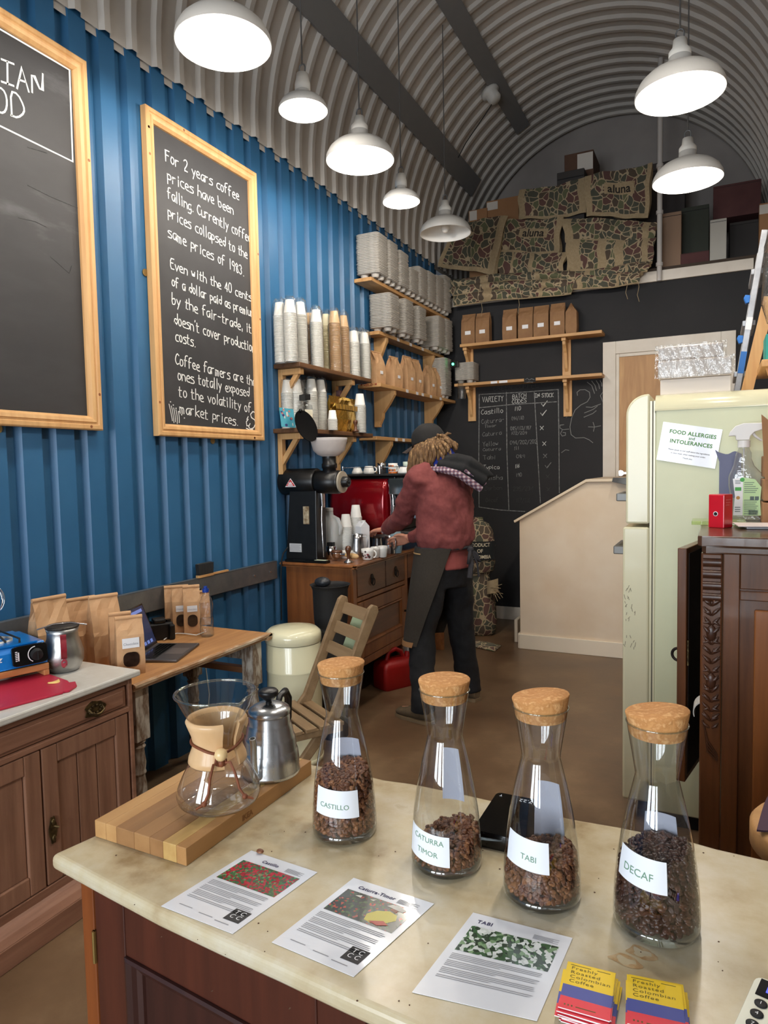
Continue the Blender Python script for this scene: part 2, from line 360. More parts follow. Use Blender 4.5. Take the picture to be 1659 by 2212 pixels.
# boxed-in stair with a sloping lid
A = at(1124, 1400, z=0); ys = A.y; xs = A.x
tl = at(1124, 1124, y=ys); pk = at(1268, 1041, y=ys); xe = .3
b = MB(); poly = [(xs, 0), (xe, 0), (xe, pk.z), (pk.x, pk.z), (xs, tl.z)]
b.prism(poly, (0, YB-.03, 0), (1, 0, 0), (0, 0, 1), YB-.03-ys); st = b.build('stair_enclosure', cream_ply, bevel=.003)
tag(st, 'pale boxed-in stair panel with a sloping lid beside the fridge', 'stair panel')
b = MB(); e = .035
b.prism([(xs-e, tl.z-e*.6), (pk.x, pk.z), (xe, pk.z), (xe, pk.z+.022), (pk.x-.005, pk.z+.022), (xs-e-.008, tl.z-e*.6+.02)], (0, YB-.03, 0), (1, 0, 0), (0, 0, 1), YB-.03-ys+.03)
b.build('lid_edge', mat('lid_edge', (228, 208, 180), .5), st, bevel=.004)
b = MB(); b.box(xs-.006, ys-.018, 0, xe, ys, .125); b.box(xs-.018, ys-.01, 0, xs, YB-.05, .13); b.box(xs-.1, ys+.18, 0, xs-.07, ys+.5, .2); b.build('skirting', mat('skirting_cream', (236, 222, 200), .5), st, bevel=.004)
p0 = at(1330, 1040, y=ys-.01); b = MB(); b.sheet(lambda u, v: (p0.x-.02+.16*u, ys-.02-.05*v, p0.z+.03-.035*v*u-.03*v), 4, 3, .002); b.build('metal_flap', galv, st)
# pole on the loft edge
p = at(1425, 480, y=YB-.05); b = MB(); zt_ = AZC+math.sqrt(AR**2-(p.x-AXC)**2)-.03
b.cyl((p.x, p.y, 3.17), (p.x, p.y, zt_), .022); 
for z in (3.3, 3.75, 4.15): b.cyl((p.x, p.y, z), (p.x, p.y, z+.03), .03)
tag(b.build('pole', mat('pole_paint', (196, 190, 184), .5)), 'pale vertical conduit pole rising past the loft edge', 'pole')
# metal rail on the left wall
b = MB(); z0, z1 = .845, .962; x0 = XW+.002; b.box(x0, .3, z0, x0+.006, 3.70, z1); b.box(x0, .3, z1-.005, x0+.034, 3.70, z1); b.box(x0, .3, z0, x0+.034, 3.70, z0+.005); b.box(x0+.028, .3, z0, x0+.034, 3.70, z1)
rail = b.build('wall_rail', galv, bevel=.002); tag(rail, 'long grey galvanised metal rail fixed along the blue wall', 'rail')
b = MB()
for y in (2.3, 2.95, 3.45, 3.62): b.cyl((x0+.033, y, .9), (x0+.038, y, .9), .006, n=8)
b.build('fixing_screw', chrome, rail)
# ------------------------------------------------------------------ pendant lamps
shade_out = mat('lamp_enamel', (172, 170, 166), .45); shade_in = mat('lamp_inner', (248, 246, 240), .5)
bulbm = mat('lamp_bulb', (255, 244, 228), .4, em=14)
bulb_off = mat('lamp_bulb_off', (235, 230, 220), .3)
capm = mat('lamp_cap', (214, 212, 206), .5)
def lamp(p, R, label, lit=True, tilt=None):
    t = thing('pendant_lamp', label, 'lamp', p, 0, 'white pendant lamps hanging from the vault')
    k = R/.2; H = .17*k
    prof = [(R, 0), (R*1.005, .012*k), (R*.985, .03*k), (R*.9, .062*k), (R*.74, .092*k), (R*.5, .115*k), (R*.3, .13*k), (R*.26, .14*k), (R*.25, .17*k)]
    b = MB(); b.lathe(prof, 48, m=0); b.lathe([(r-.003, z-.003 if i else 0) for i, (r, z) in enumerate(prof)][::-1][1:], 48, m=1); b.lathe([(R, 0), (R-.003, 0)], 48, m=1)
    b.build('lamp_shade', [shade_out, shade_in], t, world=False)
    cpl = .085 if k > .8 else .08
    b = MB(); b.lathe([(0, .165*k), (.05*max(k, .8), .165*k), (.05*max(k, .8), .165*k+.03), (.034, .165*k+.05), (.03, .165*k+cpl), (.0, .165*k+cpl)], 24); b.build('lamp_holder', capm, t, world=False)
    zt = .165*k+cpl
    b = MB()
    for s in (-1, 1): b.tube([(s*.016, 0, zt-.005), (s*.018, 0, zt+.03), (s*.012, 0, zt+.045), (0, 0, zt+.048)], .004, 6)
    b.build('hook', galv, t, world=False)
    zc = AZC+math.sqrt(AR**2-(p.x-AXC)**2)-p.z
    b = MB(); b.cyl((0, 0, zt+.045), (0, 0, zc-.01), .004, n=8); b.build('cord', mat('cord_grey', (96, 94, 92), .6), t, world=False)
    b = MB(); zb = .05*k; b.ell((0, 0, zb), (.034, .034, .045), 20, 12); b.cyl((0, 0, zb+.04), (0, 0, .15*k), .02); b.build('bulb', bulbm if lit else bulb_off, t, world=False)
    if lit:
        l = bpy.data.lights.new('lamp_light', 'POINT'); l.energy = LAMP_W if k > .8 else LAMP_W_SMALL; l.color = LAMP_COL; l.shadow_soft_size = .04
        o = bpy.data.objects.new('lamp_light', l); COL.objects.link(o); o.location = (0, 0, zb-.055); o.parent = t
    return t
def lamp_at(px, py, wpx, D): return at(px, py, d=D*F/wpx)
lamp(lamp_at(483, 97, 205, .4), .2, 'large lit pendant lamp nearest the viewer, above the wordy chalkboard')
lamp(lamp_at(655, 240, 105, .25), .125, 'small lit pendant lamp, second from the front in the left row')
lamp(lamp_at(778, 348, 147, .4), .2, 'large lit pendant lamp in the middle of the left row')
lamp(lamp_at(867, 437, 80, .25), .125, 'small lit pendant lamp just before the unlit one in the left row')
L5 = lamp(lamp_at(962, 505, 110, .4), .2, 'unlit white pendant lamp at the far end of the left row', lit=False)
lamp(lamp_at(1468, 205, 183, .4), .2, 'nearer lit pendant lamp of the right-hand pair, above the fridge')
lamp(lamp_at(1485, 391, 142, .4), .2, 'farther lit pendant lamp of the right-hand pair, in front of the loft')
for p_, lb in (((-.17, 2.6, 3.37), 'added lit pendant lamp continuing the right-hand row above the antique cabinet, out of view'), ((-.17, 1.5, 3.37), 'added lit pendant lamp continuing the right-hand row above the counter, out of view'), ((-1.91, 1.35, 3.37), 'added lit pendant lamp continuing the left row above the washstand, out of view')): lamp(Vector(p_), .2, lb)  # lamps added out of view, continuing the rows, to brighten the counter
p = at(945, 45, d=6.4); a = math.atan2(p.z-AZC, p.x-AXC); nx, nz = cos(a), sin(a)
b = MB(); q = Vector((AXC+(AR-.02)*nx, p.y, AZC+(AR-.02)*nz)); b.lathe([(0, 0), (.085, 0), (.085, .03), (.06, .045), (.06, .1), (.045, .12), (0, .12)], 24, q, ax=(-nx, 0, -nz))
cm = b.build('cable_box', capm); tag(cm, 'round white ceiling junction box on the dark vault strip', 'junction box')
b = MB(); q2 = q+Vector((-nx*.1, 0, -nz*.1)); b.tube([q2, q2+Vector((-.1, .0, -.12)), q2+Vector((-.28, 0, -.32)), q2+Vector((-.36, 0, -.44))], .004, 6); b.build('cable', blkmat, cm)
# ------------------------------------------------------------------ chalkboards on the left wall
slate = mat('slate', (42, 42, 44), .6, var=(52, 52, 54), vs=3)
slate_r = mat('slate_rubbed', (40, 40, 42), .6, var=[(46, 46, 48), (86, 86, 88)], vs=2.6, stretch=(1, .45, 1.5), det=7, fac=(.42, .70))
knot = mat('knot', (140, 84, 48), .6)
def chalkboard(label, y0, y1, z0, z1, face):
    t = thing('chalkboard', label, 'chalkboard', (XW, (y0+y1)/2, z0), 0, 'framed chalkboards on the blue wall')
    prof = [(0, .004), (0, .038), (.006, .042), (.022, .042), (.026, .036), (.033, .036), (.037, .041), (.052, .038), (.064, .024), (.066, .012)]
    R = []
    for sy, sz, y, z in ((1, 1, y0, z0), (-1, 1, y1, z0), (-1, -1, y1, z1), (1, -1, y0, z1), (1, 1, y0, z0)): R.append([(XW+h, y+sy*dx, z+sz*dx) for dx, h in prof])
    b = MB(); b.loft(R, 0, False, False, False);     rnd = random.Random(int(y1*100)); k = b
    for i in range(9):
        s = rnd.random(); hor = rnd.random() < .35; y, z = (y0+.04+s*(y1-y0-.08), rnd.choice((z0, z1))) if hor else (rnd.choice((y0, y1)), z0+.05+s*(z1-z0-.1))
        d = .015; yy = y if hor else y+(d if y == y0 else -d); zz = z+(d if z == z0 else -d) if hor else z
        k.lathe([(0, 0), (.007, 0)], 10, (XW+.0425, yy, zz), ax=(1, 0, 0), cap=False, m=1)
    b.build('frame', [pine, knot], t)
    b = MB(); b.box(XW+.004, y0+.06, z0+.06, XW+.014, y1-.06, z1-.06); b.build('slate_panel', face, t)
    b = MB(); my = (y0+y1)/2
    for y, z in ((my, z0-.012), (y0-.012, z0+(z1-z0)*.5)): b.cyl((XW+.002, y, z), (XW+.006, y, z), .018, n=16)
    b.build('mirror_plate', mat('brass_plate', (150, 128, 84), .4, .8), t)
    return t
Q = [at(x, y, x=XW+.04) for x, y in ((312, 222), (555, 375), (572, 953), (345, 940))]
y0, y1, z0, z1 = (Q[0].y+Q[3].y)/2, (Q[1].y+Q[2].y)/2, (Q[2].z+Q[3].z)/2, (Q[0].z+Q[1].z)/2
bd2 = chalkboard('narrow chalkboard covered in white handwriting about coffee prices', y0, y1, z0, z1, slate)
Q = [at(x, y, x=XW+.04) for x, y in ((188, 133), (223, 930))]
y1, z0, z1 = (Q[0].y+Q[1].y)/2, Q[1].z, Q[0].z
bd1 = chalkboard('mostly blank chalkboard with rubbed chalk, cut off by the left edge', y1-1.0, y1, z0, z1, slate_r)
XP = XW+.0142
def wrL(mb, txt, p0, p1, cap, wd=.007, seed=1):
    a, c = at(*p0, x=XP), at(*p1, x=XP); h = (at(p0[0], p0[1]-cap, x=XP)-a).length
    write(mb, txt, h, a, c-a, (0, 0, 1), wd, (c-a).length, 0, seed)
b = MB()
for i, (t_, p0, p1) in enumerate((('For 2 years coffee', (358, 347), (518, 434)), ('prices have been', (362, 390), (506, 464)), ('falling. Currently coffee', (362, 428), (543, 524)), ('prices collapsed to the', (363, 468), (536, 560)),
        ('same prices of 1983.', (363, 511), (529, 598)), ('Even with the 40 cents', (368, 579), (545, 652)), ('of a dollar paid as premium', (371, 617), (549, 686)), ('by the fair-trade, it', (371, 655), (545, 722)), ("doesn't cover production", (376, 699), (552, 762)),
        ('costs.', (379, 735), (424, 750)), ('Coffee farmers are the', (379, 787), (553, 834)), ('ones totally exposed', (384, 820), (540, 858)), ('to the volatility of', (386, 856), (544, 891)), ('market prices.', (389, 892), (516, 920)))):
    wrL(b, t_, p0, p1, 24 if i not in (5, 6) else 22, .0054, i+1)
def px_strokes(mb, lines, wd, th=.0008, **pl):
    W_ = [[at(*p, **pl) for p in L] for L in lines]; o = W_[0][0]
    u, v = ((0, 1, 0), (0, 0, 1)) if 'x' in pl else ((1, 0, 0), (0, 0, 1))
    U, V = Vector(u), Vector(v); mb.strokes([[((p-o).dot(U), (p-o).dot(V)) for p in L] for L in W_], o, U, V, wd, th)
for k in range(5): px_strokes(b, [[(365+k*5+i*1.5-.16*i*i*(k*.3+.3), 873+4*k+i*6) for i in range(7-k//2)]], .004, x=XP)
px_strokes(b, [[(368+k*6, 868+k*7)] for k in range(6)], .006, x=XP)
px_strokes(b, [[(553, 892), (546, 889), (541, 895), (543, 902), (550, 907), (552, 915), (548, 924), (541, 927), (537, 922), (540, 915)], [(536, 906), (532, 911), (533, 920), (538, 919)], [(533, 906), (536, 900)], [(532, 925), (540, 929), (546, 928)]], .006, x=XP)
b.build('chalk_writing', chalk, bd2)
b = MB(); px_strokes(b, [[(-200, -52), (-60, 28), (0, 63), (150, 151), (157, 349), (0, 272), (-200, 175)]], .007, x=XP)
wrL(b, 'COLOMBIAN', (-230, 104), (99, 209), 55, .0075, 3); wrL(b, 'FOOD', (-95, 212), (61, 262), 55, .0075, 4)
b.build('chalk_writing', chalk, bd1); b = MB()
px_strokes(b, [[(40, 470), (75, 478), (100, 490)], [(60, 400), (110, 425), (170, 450)], [(110, 555), (150, 590), (155, 575)], [(100, 330), (60, 318)]], .003, x=XP)
b.build('chalk_smear', chalk_d, bd1)
# ------------------------------------------------------------------ back wall writing
YP = YB-.0012
tb = thing('chalk_table', 'chalk table of coffee varieties and batch codes drawn on the black wall', 'chalk drawing', at(1120, 1100, y=YB-.001), 0)
def zz(x, y): return (960+x/4.1475, 640+y/4.1475)
b1, b2, b3 = MB(), MB(), MB()
px_strokes(b2, [[zz(310, 1888), zz(308, 1400), zz(312, 880), zz(660, 862), zz(1020, 835), zz(1026, 1300), zz(1030, 1760)], [zz(310, 1888), zz(500, 1915), zz(720, 1928)], [zz(555, 860), zz(560, 1400), zz(578, 1915)], [zz(805, 855), zz(835, 1400), zz(860, 1850)], [zz(318, 998), zz(600, 970), zz(1005, 945)]], .008, y=YP)
def wrB(mb, txt, p0, p1, cap, wd=.0042, seed=1):
    p0, p1 = zz(*p0), zz(*p1); a, c = at(*p0, y=YP), at(*p1, y=YP); h = (at(p0[0], p0[1]-cap/4.1475, y=YP)-a).length
    write(mb, txt, h, a, c-a, (0, 0, 1), wd, (c-a).length, 0, seed)
for i, (q, t_, p0, p1, c) in enumerate(((b3, 'GREEN COFFEE', (440, 850), (850, 818), 42), (b1, 'VARIETY', (340, 948), (535, 940), 50), (b1, 'BATCH', (610, 920), (738, 905), 42), (b1, 'CODES', (605, 963), (742, 948), 38), (b1, 'IN STOCK', (812, 907), (982, 902), 38),
        (b1, 'Castillo', (330, 1060), (532, 1040), 48), (b1, '110', (625, 1028), (688, 1018), 38), (b2, 'Caturra-', (333, 1145), (542, 1120), 44), (b2, 'Timor', (360, 1178), (470, 1167), 28), (b2, '094/110', (603, 1110), (714, 1103), 34), (b2, 'Caturra', (340, 1255), (517, 1238), 40),
        (b2, '085/113/187', (592, 1200), (778, 1193), 34), (b2, '102/209', (595, 1240), (742, 1235), 28), (b2, 'Yellow', (345, 1345), (492, 1332), 42), (b2, 'Caturra', (345, 1388), (510, 1376), 30), (b2, '094/202/202', (588, 1328), (832, 1318), 36), (b2, '111', (622, 1378), (672, 1372), 32),
        (b2, 'Tabi', (350, 1462), (467, 1458), 40), (b2, '089', (645, 1450), (728, 1445), 32), (b1, 'Typica', (350, 1550), (497, 1545), 40), (b1, '116', (632, 1540), (674, 1533), 34), (b2, 'Geisha', (358, 1645), (527, 1640), 42), (b2, '190', (640, 1618), (698, 1610), 34),
        (b3, 'Borbon', (363, 1738), (522, 1732), 42), (b3, '235/234', (615, 1745), (802, 1740), 40), (b3, 'Decaf', (372, 1842), (487, 1840), 40), (b3, '117/116', (640, 1845), (772, 1845), 40))): wrB(q, t_, p0, p1, c*.92, .0042, i+3)
for q, kind, x, y in ((b1, 1, 870, 985), (b1, 1, 862, 1068), (b1, 0, 858, 1195), (b1, 0, 880, 1335), (b2, 0, 888, 1445), (b2, 1, 903, 1538), (b3, 0, 910, 1630), (b3, 0, 918, 1745)):
    if kind: px_strokes(q, [[zz(x, y-22), zz(x+14, y), zz(x+52, y-48)]], .006, y=YP)
    else: px_strokes(q, [[zz(x, y-30), zz(x+28, y)], [zz(x+30, y-32), zz(x, y+2)]], .006, y=YP)
b1.build('bright_chalk', mat('chalk', (205, 205, 200), .9), tb); b2.build('worn_chalk', chalk_f, tb); b3.build('rubbed_chalk', chalk_d, tb)
b = MB()
px_strokes(b, [[zz(*p) for p in L] for L in ([(1192, 888), (1188, 860), (1215, 838), (1260, 836), (1300, 860), (1305, 905), (1280, 945), (1220, 975), (1170, 1020), (1140, 1090), (1125, 1170), (1135, 1240), (1175, 1270), (1250, 1266), (1295, 1285), (1330, 1312)],
    [(1115, 1190), (1060, 1195), (1035, 1180), (1035, 1155), (1070, 1150)], [(1055, 1200), (1040, 1230), (1055, 1252), (1085, 1245), (1085, 1222), (1062, 1220)], [(1270, 992), (1320, 995), (1400, 965)], [(1255, 1045), (1330, 1015), (1370, 985)], [(1250, 1083), (1330, 1050), (1360, 1025)],
    [(1280, 770), (1320, 800), (1345, 870)], [(1320, 760), (1350, 800), (1362, 845)], [(1360, 756), (1382, 790), (1390, 828)], [(1395, 756), (1408, 780), (1410, 805)], [(1418, 860), (1398, 890), (1418, 945)], [(1332, 1130), (1345, 1170), (1335, 1210)], [(1290, 1170), (1345, 1172), (1400, 1160)], [(1090, 1085), (1140, 1055)], [(1050, 1400), (1085, 1375), (1115, 1380)])], .006, y=YP)
tag(b.build('chalk_swirl', mat('chalk_mid', (128, 128, 126), .9)), 'curling chalk drawing on the black wall between the table and the door', 'chalk drawing')
# ------------------------------------------------------------------ shelves on the left wall
def strut_bracket(parent, y, zt, dep):
    x = XW+.002; w = .045
    b = MB(); b.box(x, y-w/2, zt-.27, x+.035, y+w/2, zt); b.box(x+.0352, y-w/2, zt-.04, x+dep*.86, y+w/2, zt-.0005); b.bar((x+.02, y, zt-.2), (x+dep*.7, y, zt-.03), w*.7, .032, (0, 0, 1))
    b.build('bracket', pine, parent, bevel=.003)
def scroll_bracket(parent, y, zt, dep, h=.3, th=.045):
    P = [(0, 0), (dep, 0), (dep, -.035)]+[(dep-.012-.5*dep*(1-cos(t*pi/2))**.8*1.0, -.035-h*.5*t) for t in (.25, .5, .75, 1)]+[(dep*.42, -.05-h*.58), (dep*.28, -.05-h*.75), (.05, -h*.95), (.05, -h), (0, -h)]
    b = MB(); b.prism(P, (XW+.003, y+th/2, zt), (1, 0, 0), (0, 0, 1), th); b.build('bracket', pine, parent, bevel=.003)
def wall_shelf(label, y0, y1, z, xf, th, m, brs, kind, grp='shelves on the blue wall'):
    t = thing('wall_shelf', label, 'shelf', (XW, y0, z-th), 0, grp)
    b = MB(); b.box(XW+.002, y0, z-th, xf, y1, z); b.build('shelf_board', m, t, bevel=.004)
    for y in brs: (strut_bracket if kind == 'strut' else scroll_bracket)(t, y, z-th, (xf-XW)*(.92 if kind == 'scroll' else 1))
    return t
def sh(px0, pf, pe):
    a = at(*px0, x=XW); f = at(*pf, y=a.y); e = at(*pe, x=f.x); return a.y, e.y, (a.z+f.z)/2, f.x
D1 = sh((590, 787), (647, 781), (803, 823)); D2 = sh((589, 927), (646, 923), (806, 937))
sd1 = wall_shelf('dark wooden shelf holding tall sleeves of paper cups', D1[0], D1[1], D1[2], D1[3], .03, dkshelf, (D1[0]+.07, D1[1]-.25), 'strut')
sd2 = wall_shelf('dark wooden shelf with a liqueur bottle and gold pack, above the grinder', D2[0], D2[1], D2[2], D2[3], .03, dkshelf, (D2[0]+.07, D2[1]-.25), 'strut')
P1 = sh((764, 602), (802, 598), (969, 690)); P2 = sh((789, 718), (819, 713), (960, 778)); P3 = sh((772, 831), (822, 827), (982, 869)); P4 = sh((775, 945), (814, 941), (874, 950))
def ybr(px, py): return at(px, py, x=XW).y+.025
PX = [YB-.02, YB-.12, YB-.02, YB-.3]
sp1 = wall_shelf('topmost pine shelf stacked with grey pulp cup carriers', P1[0], PX[0], P1[2], P1[3], .03, pine_y, (ybr(845, 640), ybr(914, 690)), 'scroll')
sp2 = wall_shelf('pine shelf with three stacks of cup carriers, second from the top', P2[0], PX[1], P2[2], P2[3], .03, pine_y, (ybr(806, 738), ybr(912, 780)), 'scroll')
sp3 = wall_shelf('pine shelf lined with brown coffee bags', P3[0], PX[2], P3[2], P3[3], .03, pine_y, (ybr(806, 848), ybr(915, 875)), 'scroll')
sp4 = wall_shelf('lowest pine shelf, empty, behind the cap of the barista', P4[0], PX[3], P4[2], P4[3], .03, pine_y, (ybr(809, 955), ybr(930, 960)), 'scroll')
redmark = mat('red_mark', (150, 52, 36), .7); b = MB()
a, c = at(786, 834, y=P3[0]-.001), at(806, 833, y=P3[0]-.001); write(b, 'WILD', .016, a, c-a, (0, 0, 1), .003, (c-a).length)
for x, y in ((781, 831), (812, 830)):
    q = at(x, y, y=P3[0]-.001); b.prism([(0, -.009), (.009, .002), (.005, .008), (0, .004), (-.005, .008), (-.009, .002)], q, (1, 0, 0), (0, 0, 1), .0008)
b.build('burnt_lettering', redmark, sp3)
for s_, P_, n in ((sp2, P2, (.35, .62, .9)), (sp3, P3, (.5, .72, .85, 1.05, 1.3)), (sp4, P4, (.35, .5))):
    b = MB()
    for dy in n: b.box(P_[3], P_[0]+dy, P_[2]-.03, P_[3]+.0012, P_[0]+dy+.05, P_[2]-.004)
    b.build('shelf_ticket', paper, s_)
# ------------------------------------------------------------------ paper cups
cupw = mat('cup_white', (240, 238, 232), .55); cupb = mat('cup_beige', (206, 168, 122), .6); cupy = mat('cup_cream', (238, 228, 190), .55)
def cup_mesh(name, r, r2, h, m):
    b = MB(); b.lathe([(r2-.003, h-.004), (r2-.002, h), (r2, h), (r-.0004, .004), (r+.0032, .0036), (r+.004, .0018), (r+.003, 0), (r-.001, 0), (r-.0016, .004), (r2-.003, h-.004)], 24); b.lathe([(0, h-.004), (r2-.003, h-.004)], 24)
    o = b.build(name, m, None, origin=(0, 0, 0)); COL.objects.unlink(o); return o
CUP = {'w': cup_mesh('paper_cup', .040, .0275, .088, cupw), 'b': cup_mesh('paper_cup', .040, .0275, .088, cupb), 'y': cup_mesh('paper_cup', .040, .0275, .088, cupy), 's': cup_mesh('paper_cup', .031, .023, .064, cupw), 'p': cup_mesh('pulp', .04, .0275, .088, cupw)}
ALLC = []
def cup_stack(kind, x, y, z, zt, label, step=.0078, lean=(0, 0)):
    h = .064 if kind == 's' else .088; n = max(1, int((zt-h-z)/step)+1); rnd = random.Random(int(x*1000+y*777))
    for i in range(n):
        zz_ = z+i*step; f = (zz_-z)
        ALLC.append((i == n-1, kind, Vector((x+lean[0]*f+rnd.uniform(-.0006, .0006), y+lean[1]*f+rnd.uniform(-.0006, .0006), zz_)), label, 'paper cups nested '+label.split(' nested ')[-1]))
def sleeve(x, y, z, zt, r, label, lean=(0, 0), squash=1):
    b = MB(); rnd = random.Random(int(y*999)); R = []; n = 20
    H = zt-z; fr = [0, .02, .15, .3, .45, .6, .75, .88, .97, 1.0, 1.03]
    for f in fr:
        rr = r*(1.0 if f < .9 else .85 if f < 1 else .6 if f < 1.02 else .45)
        R.append([(x+lean[0]*f*H+rr*cos(2*pi*i/n)*(1+rnd.uniform(-.03, .05))*squash, y+lean[1]*f*H+rr*sin(2*pi*i/n)*(1+rnd.uniform(-.03, .05)), z+.001+H*f+(rnd.uniform(-.012, .012) if f > .95 else 0)) for i in range(n)])
    b.loft(R, 0, True, False)
    tag(b.build('plastic_sleeve', film), label, 'plastic sleeve', 'clear plastic sleeves around paper cups')
Zs = D1[2]
def front(px, py, x=-2.46): p = at(px, py, x=x); return p
for (kind, xb, yt, x, nm) in (('w', 608, 653, -2.55, 'leftmost white sleeve on the upper dark shelf'), ('w', 630, 648, -2.47, 'tallest front white sleeve on the upper dark shelf'), ('w', 652, 652, -2.50, 'third white sleeve on the upper dark shelf'), ('b', 672, 676, -2.56, 'beige sleeve at the back of the upper dark shelf'),
        ('w', 686, 669, -2.47, 'white sleeve between the beige sleeves on the upper dark shelf'), ('y', 707, 678, -2.55, 'cream sleeve behind the beige front sleeve'), ('b', 725, 673, -2.47, 'front beige sleeve on the upper dark shelf'), ('b', 744, 681, -2.50, 'rear right beige sleeve on the upper dark shelf'),
        ('w', 766, 714, -2.46, 'first short white sleeve on the upper dark shelf'), ('w', 780, 717, -2.52, 'middle short white sleeve on the upper dark shelf'), ('w', 789, 719, -2.46, 'rightmost short white sleeve on the upper dark shelf')):
    p = at(xb, 790, x=x); q = at(xb-3, yt, y=p.y)
    cup_stack(kind, x, p.y, Zs, q.z, 'paper cup nested in the '+nm, lean=(.0, -.012))
    sleeve(x, p.y, Zs, q.z+.012, .0455, 'clear sleeve of the '+nm, (0, -.012))
for (xb, yt, x, nm) in ((623, 821, -2.56, 'leftmost sleeve on the lower dark shelf'), (642, 818, -2.52, 'second sleeve from the left on the lower dark shelf'), (658, 820, -2.57, 'sleeve behind the liqueur bottle'), (674, 818, -2.50, 'sleeve right of the liqueur bottle'), (694, 820, -2.50, 'sleeve left of the gold pack')):
    p = at(xb, 920, x=x); q = at(xb, yt, y=p.y); cup_stack('w', x, p.y, D2[2], q.z, 'white paper cup nested in the '+nm); sleeve(x, p.y, D2[2], q.z+.008, .046, 'clear plastic bag of the '+nm)
p = at(719, 930, x=-2.40); q = at(719, 885, y=p.y); cup_stack('s', -2.40, p.y, D2[2], q.z, 'small white paper cup nested in the low pile in front of the gold pack', .006)
p = at(779, 933, x=-2.42); q = at(781, 849, y=p.y); cup_stack('w', -2.42, p.y, D2[2], q.z, 'white paper cup nested in the pile right of the gold pack'); sleeve(-2.42, p.y, D2[2], q.z-.09, .046, 'torn clear plastic sleeve around the pile right of the gold pack')
# ------------------------------------------------------------------ pulp cup carriers
pulp = mat('grey_pulp', (205, 200, 192), .9, var=(188, 183, 175), vs=30, bump=.25, bs=90)
def rrect(hx, hy, r, n=4):
    P = []
    for cx_, cy__, a0 in ((hx-r, hy-r, 0), (-hx+r, hy-r, 90), (-hx+r, -hy+r, 180), (hx-r, -hy+r, 270)):
        for k in range(n+1): a = radians(a0+90*k/n); P.append((cx_+r*cos(a), cy__+r*sin(a)))
    return P
b = MB(); s = .098
b.loft([[(x, y, z) for x, y in rrect(s*k, s*k, .03)] for k, z in ((.86, .027), (1.0, .0325), (1.03, .034), (1.03, .036), (1.0, .0385), (.95, .040), (.6, .041), (.02, .041))], 0, True, False)
for sx in (-1, 1):
    for sy in (-1, 1): b.lathe([(.012, 0), (.024, .001), (.028, .006), (.036, .036), (.042, .040)], 12, (sx*.047, sy*.047, 0))
TR = b.build('cup_carrier', pulp, None, origin=(0, 0, 0)); COL.objects.unlink(TR)
ALLT = []
def tray_stack(x, y, z, zt, where, step=.0126, rz=0):
    n = max(1, int((zt-z-.041)/step)+1); rnd = random.Random(int(y*1000))
    for i in range(n): ALLT.append((i == n-1, '', Vector((x+rnd.uniform(-.003, .003), y+rnd.uniform(-.003, .003), z+i*step)), 'grey pulp cup carrier in the '+where, 'cup carriers '+where, rz+rnd.uniform(-.03, .03)))
nm = ('nearest stack on the topmost shelf', 'second stack on the topmost shelf', 'third stack on the topmost shelf', 'fourth stack on the topmost shelf', 'fifth stack on the topmost shelf', 'sixth stack on the topmost shelf', 'seventh stack on the topmost shelf', 'farthest stack on the topmost shelf')
for k, (px, py) in enumerate(((810, 500), (838, 519), (864, 542), (881, 574), (902, 574), (921, 582), (937, 590), (955, 592))):
    y = P1[0]+.10+k*.212; c = Vector((XW+.115, y-.1, 0)); q = at(px, py, x=XW+.19)
    if y < YB-.1: tray_stack(XW+.118, y, P1[2], min(q.z, 3.58), nm[k])
for k, (px, py) in enumerate(((813, 617), (862, 638), (889, 653))):
    q = at(px, py, x=XW+.2); tray_stack(XW+.122, P2[0]+.12+k*.30, P2[2], min(q.z, P1[2]-.04), ('nearest', 'middle', 'farthest')[k]+' stack on the second pine shelf')
tray_stack(XW+.13, 6.28, P2[2], P1[2]-.06, 'stack at the far end of the second pine shelf'); tray_stack(XW+.13, 6.50, P2[2], P1[2]-.05, 'second pine shelf stack touching the back wall')
tray_stack(XW+.13, 6.45, P3[2], P2[2]-.05, 'stack at the far end of the coffee bag shelf')
def place_all(A_, proto, name, stuffname, stufflabel, cat, grp):
    A_.sort(key=lambda e: (not e[0], (e[2]-CAM).length)); keep = A_[:300]; rest = A_[300:]
    for e in keep:
        o = (proto[e[1]] if isinstance(proto, dict) else proto).copy(); COL.objects.link(o); o.name = name; o.location = e[2]
        if len(e) > 5: o.rotation_euler = (0, 0, e[5])
        tag(o, e[3], cat, e[4])
    if rest:
        b = MB(); mats = []
        for e in rest:
            pr = proto[e[1]] if isinstance(proto, dict) else proto; mm = pr.data.materials[0]
            if mm not in mats: mats.append(mm)
            Q = Matrix.Rotation(e[5], 4, 'Z') if len(e) > 5 else Matrix()
            b.add([Q@v.co+e[2] for v in pr.data.vertices], [list(p.vertices) for p in pr.data.polygons], mats.index(mm), True)
        tag(b.build(stuffname, mats), stufflabel, cat, None, 'stuff')
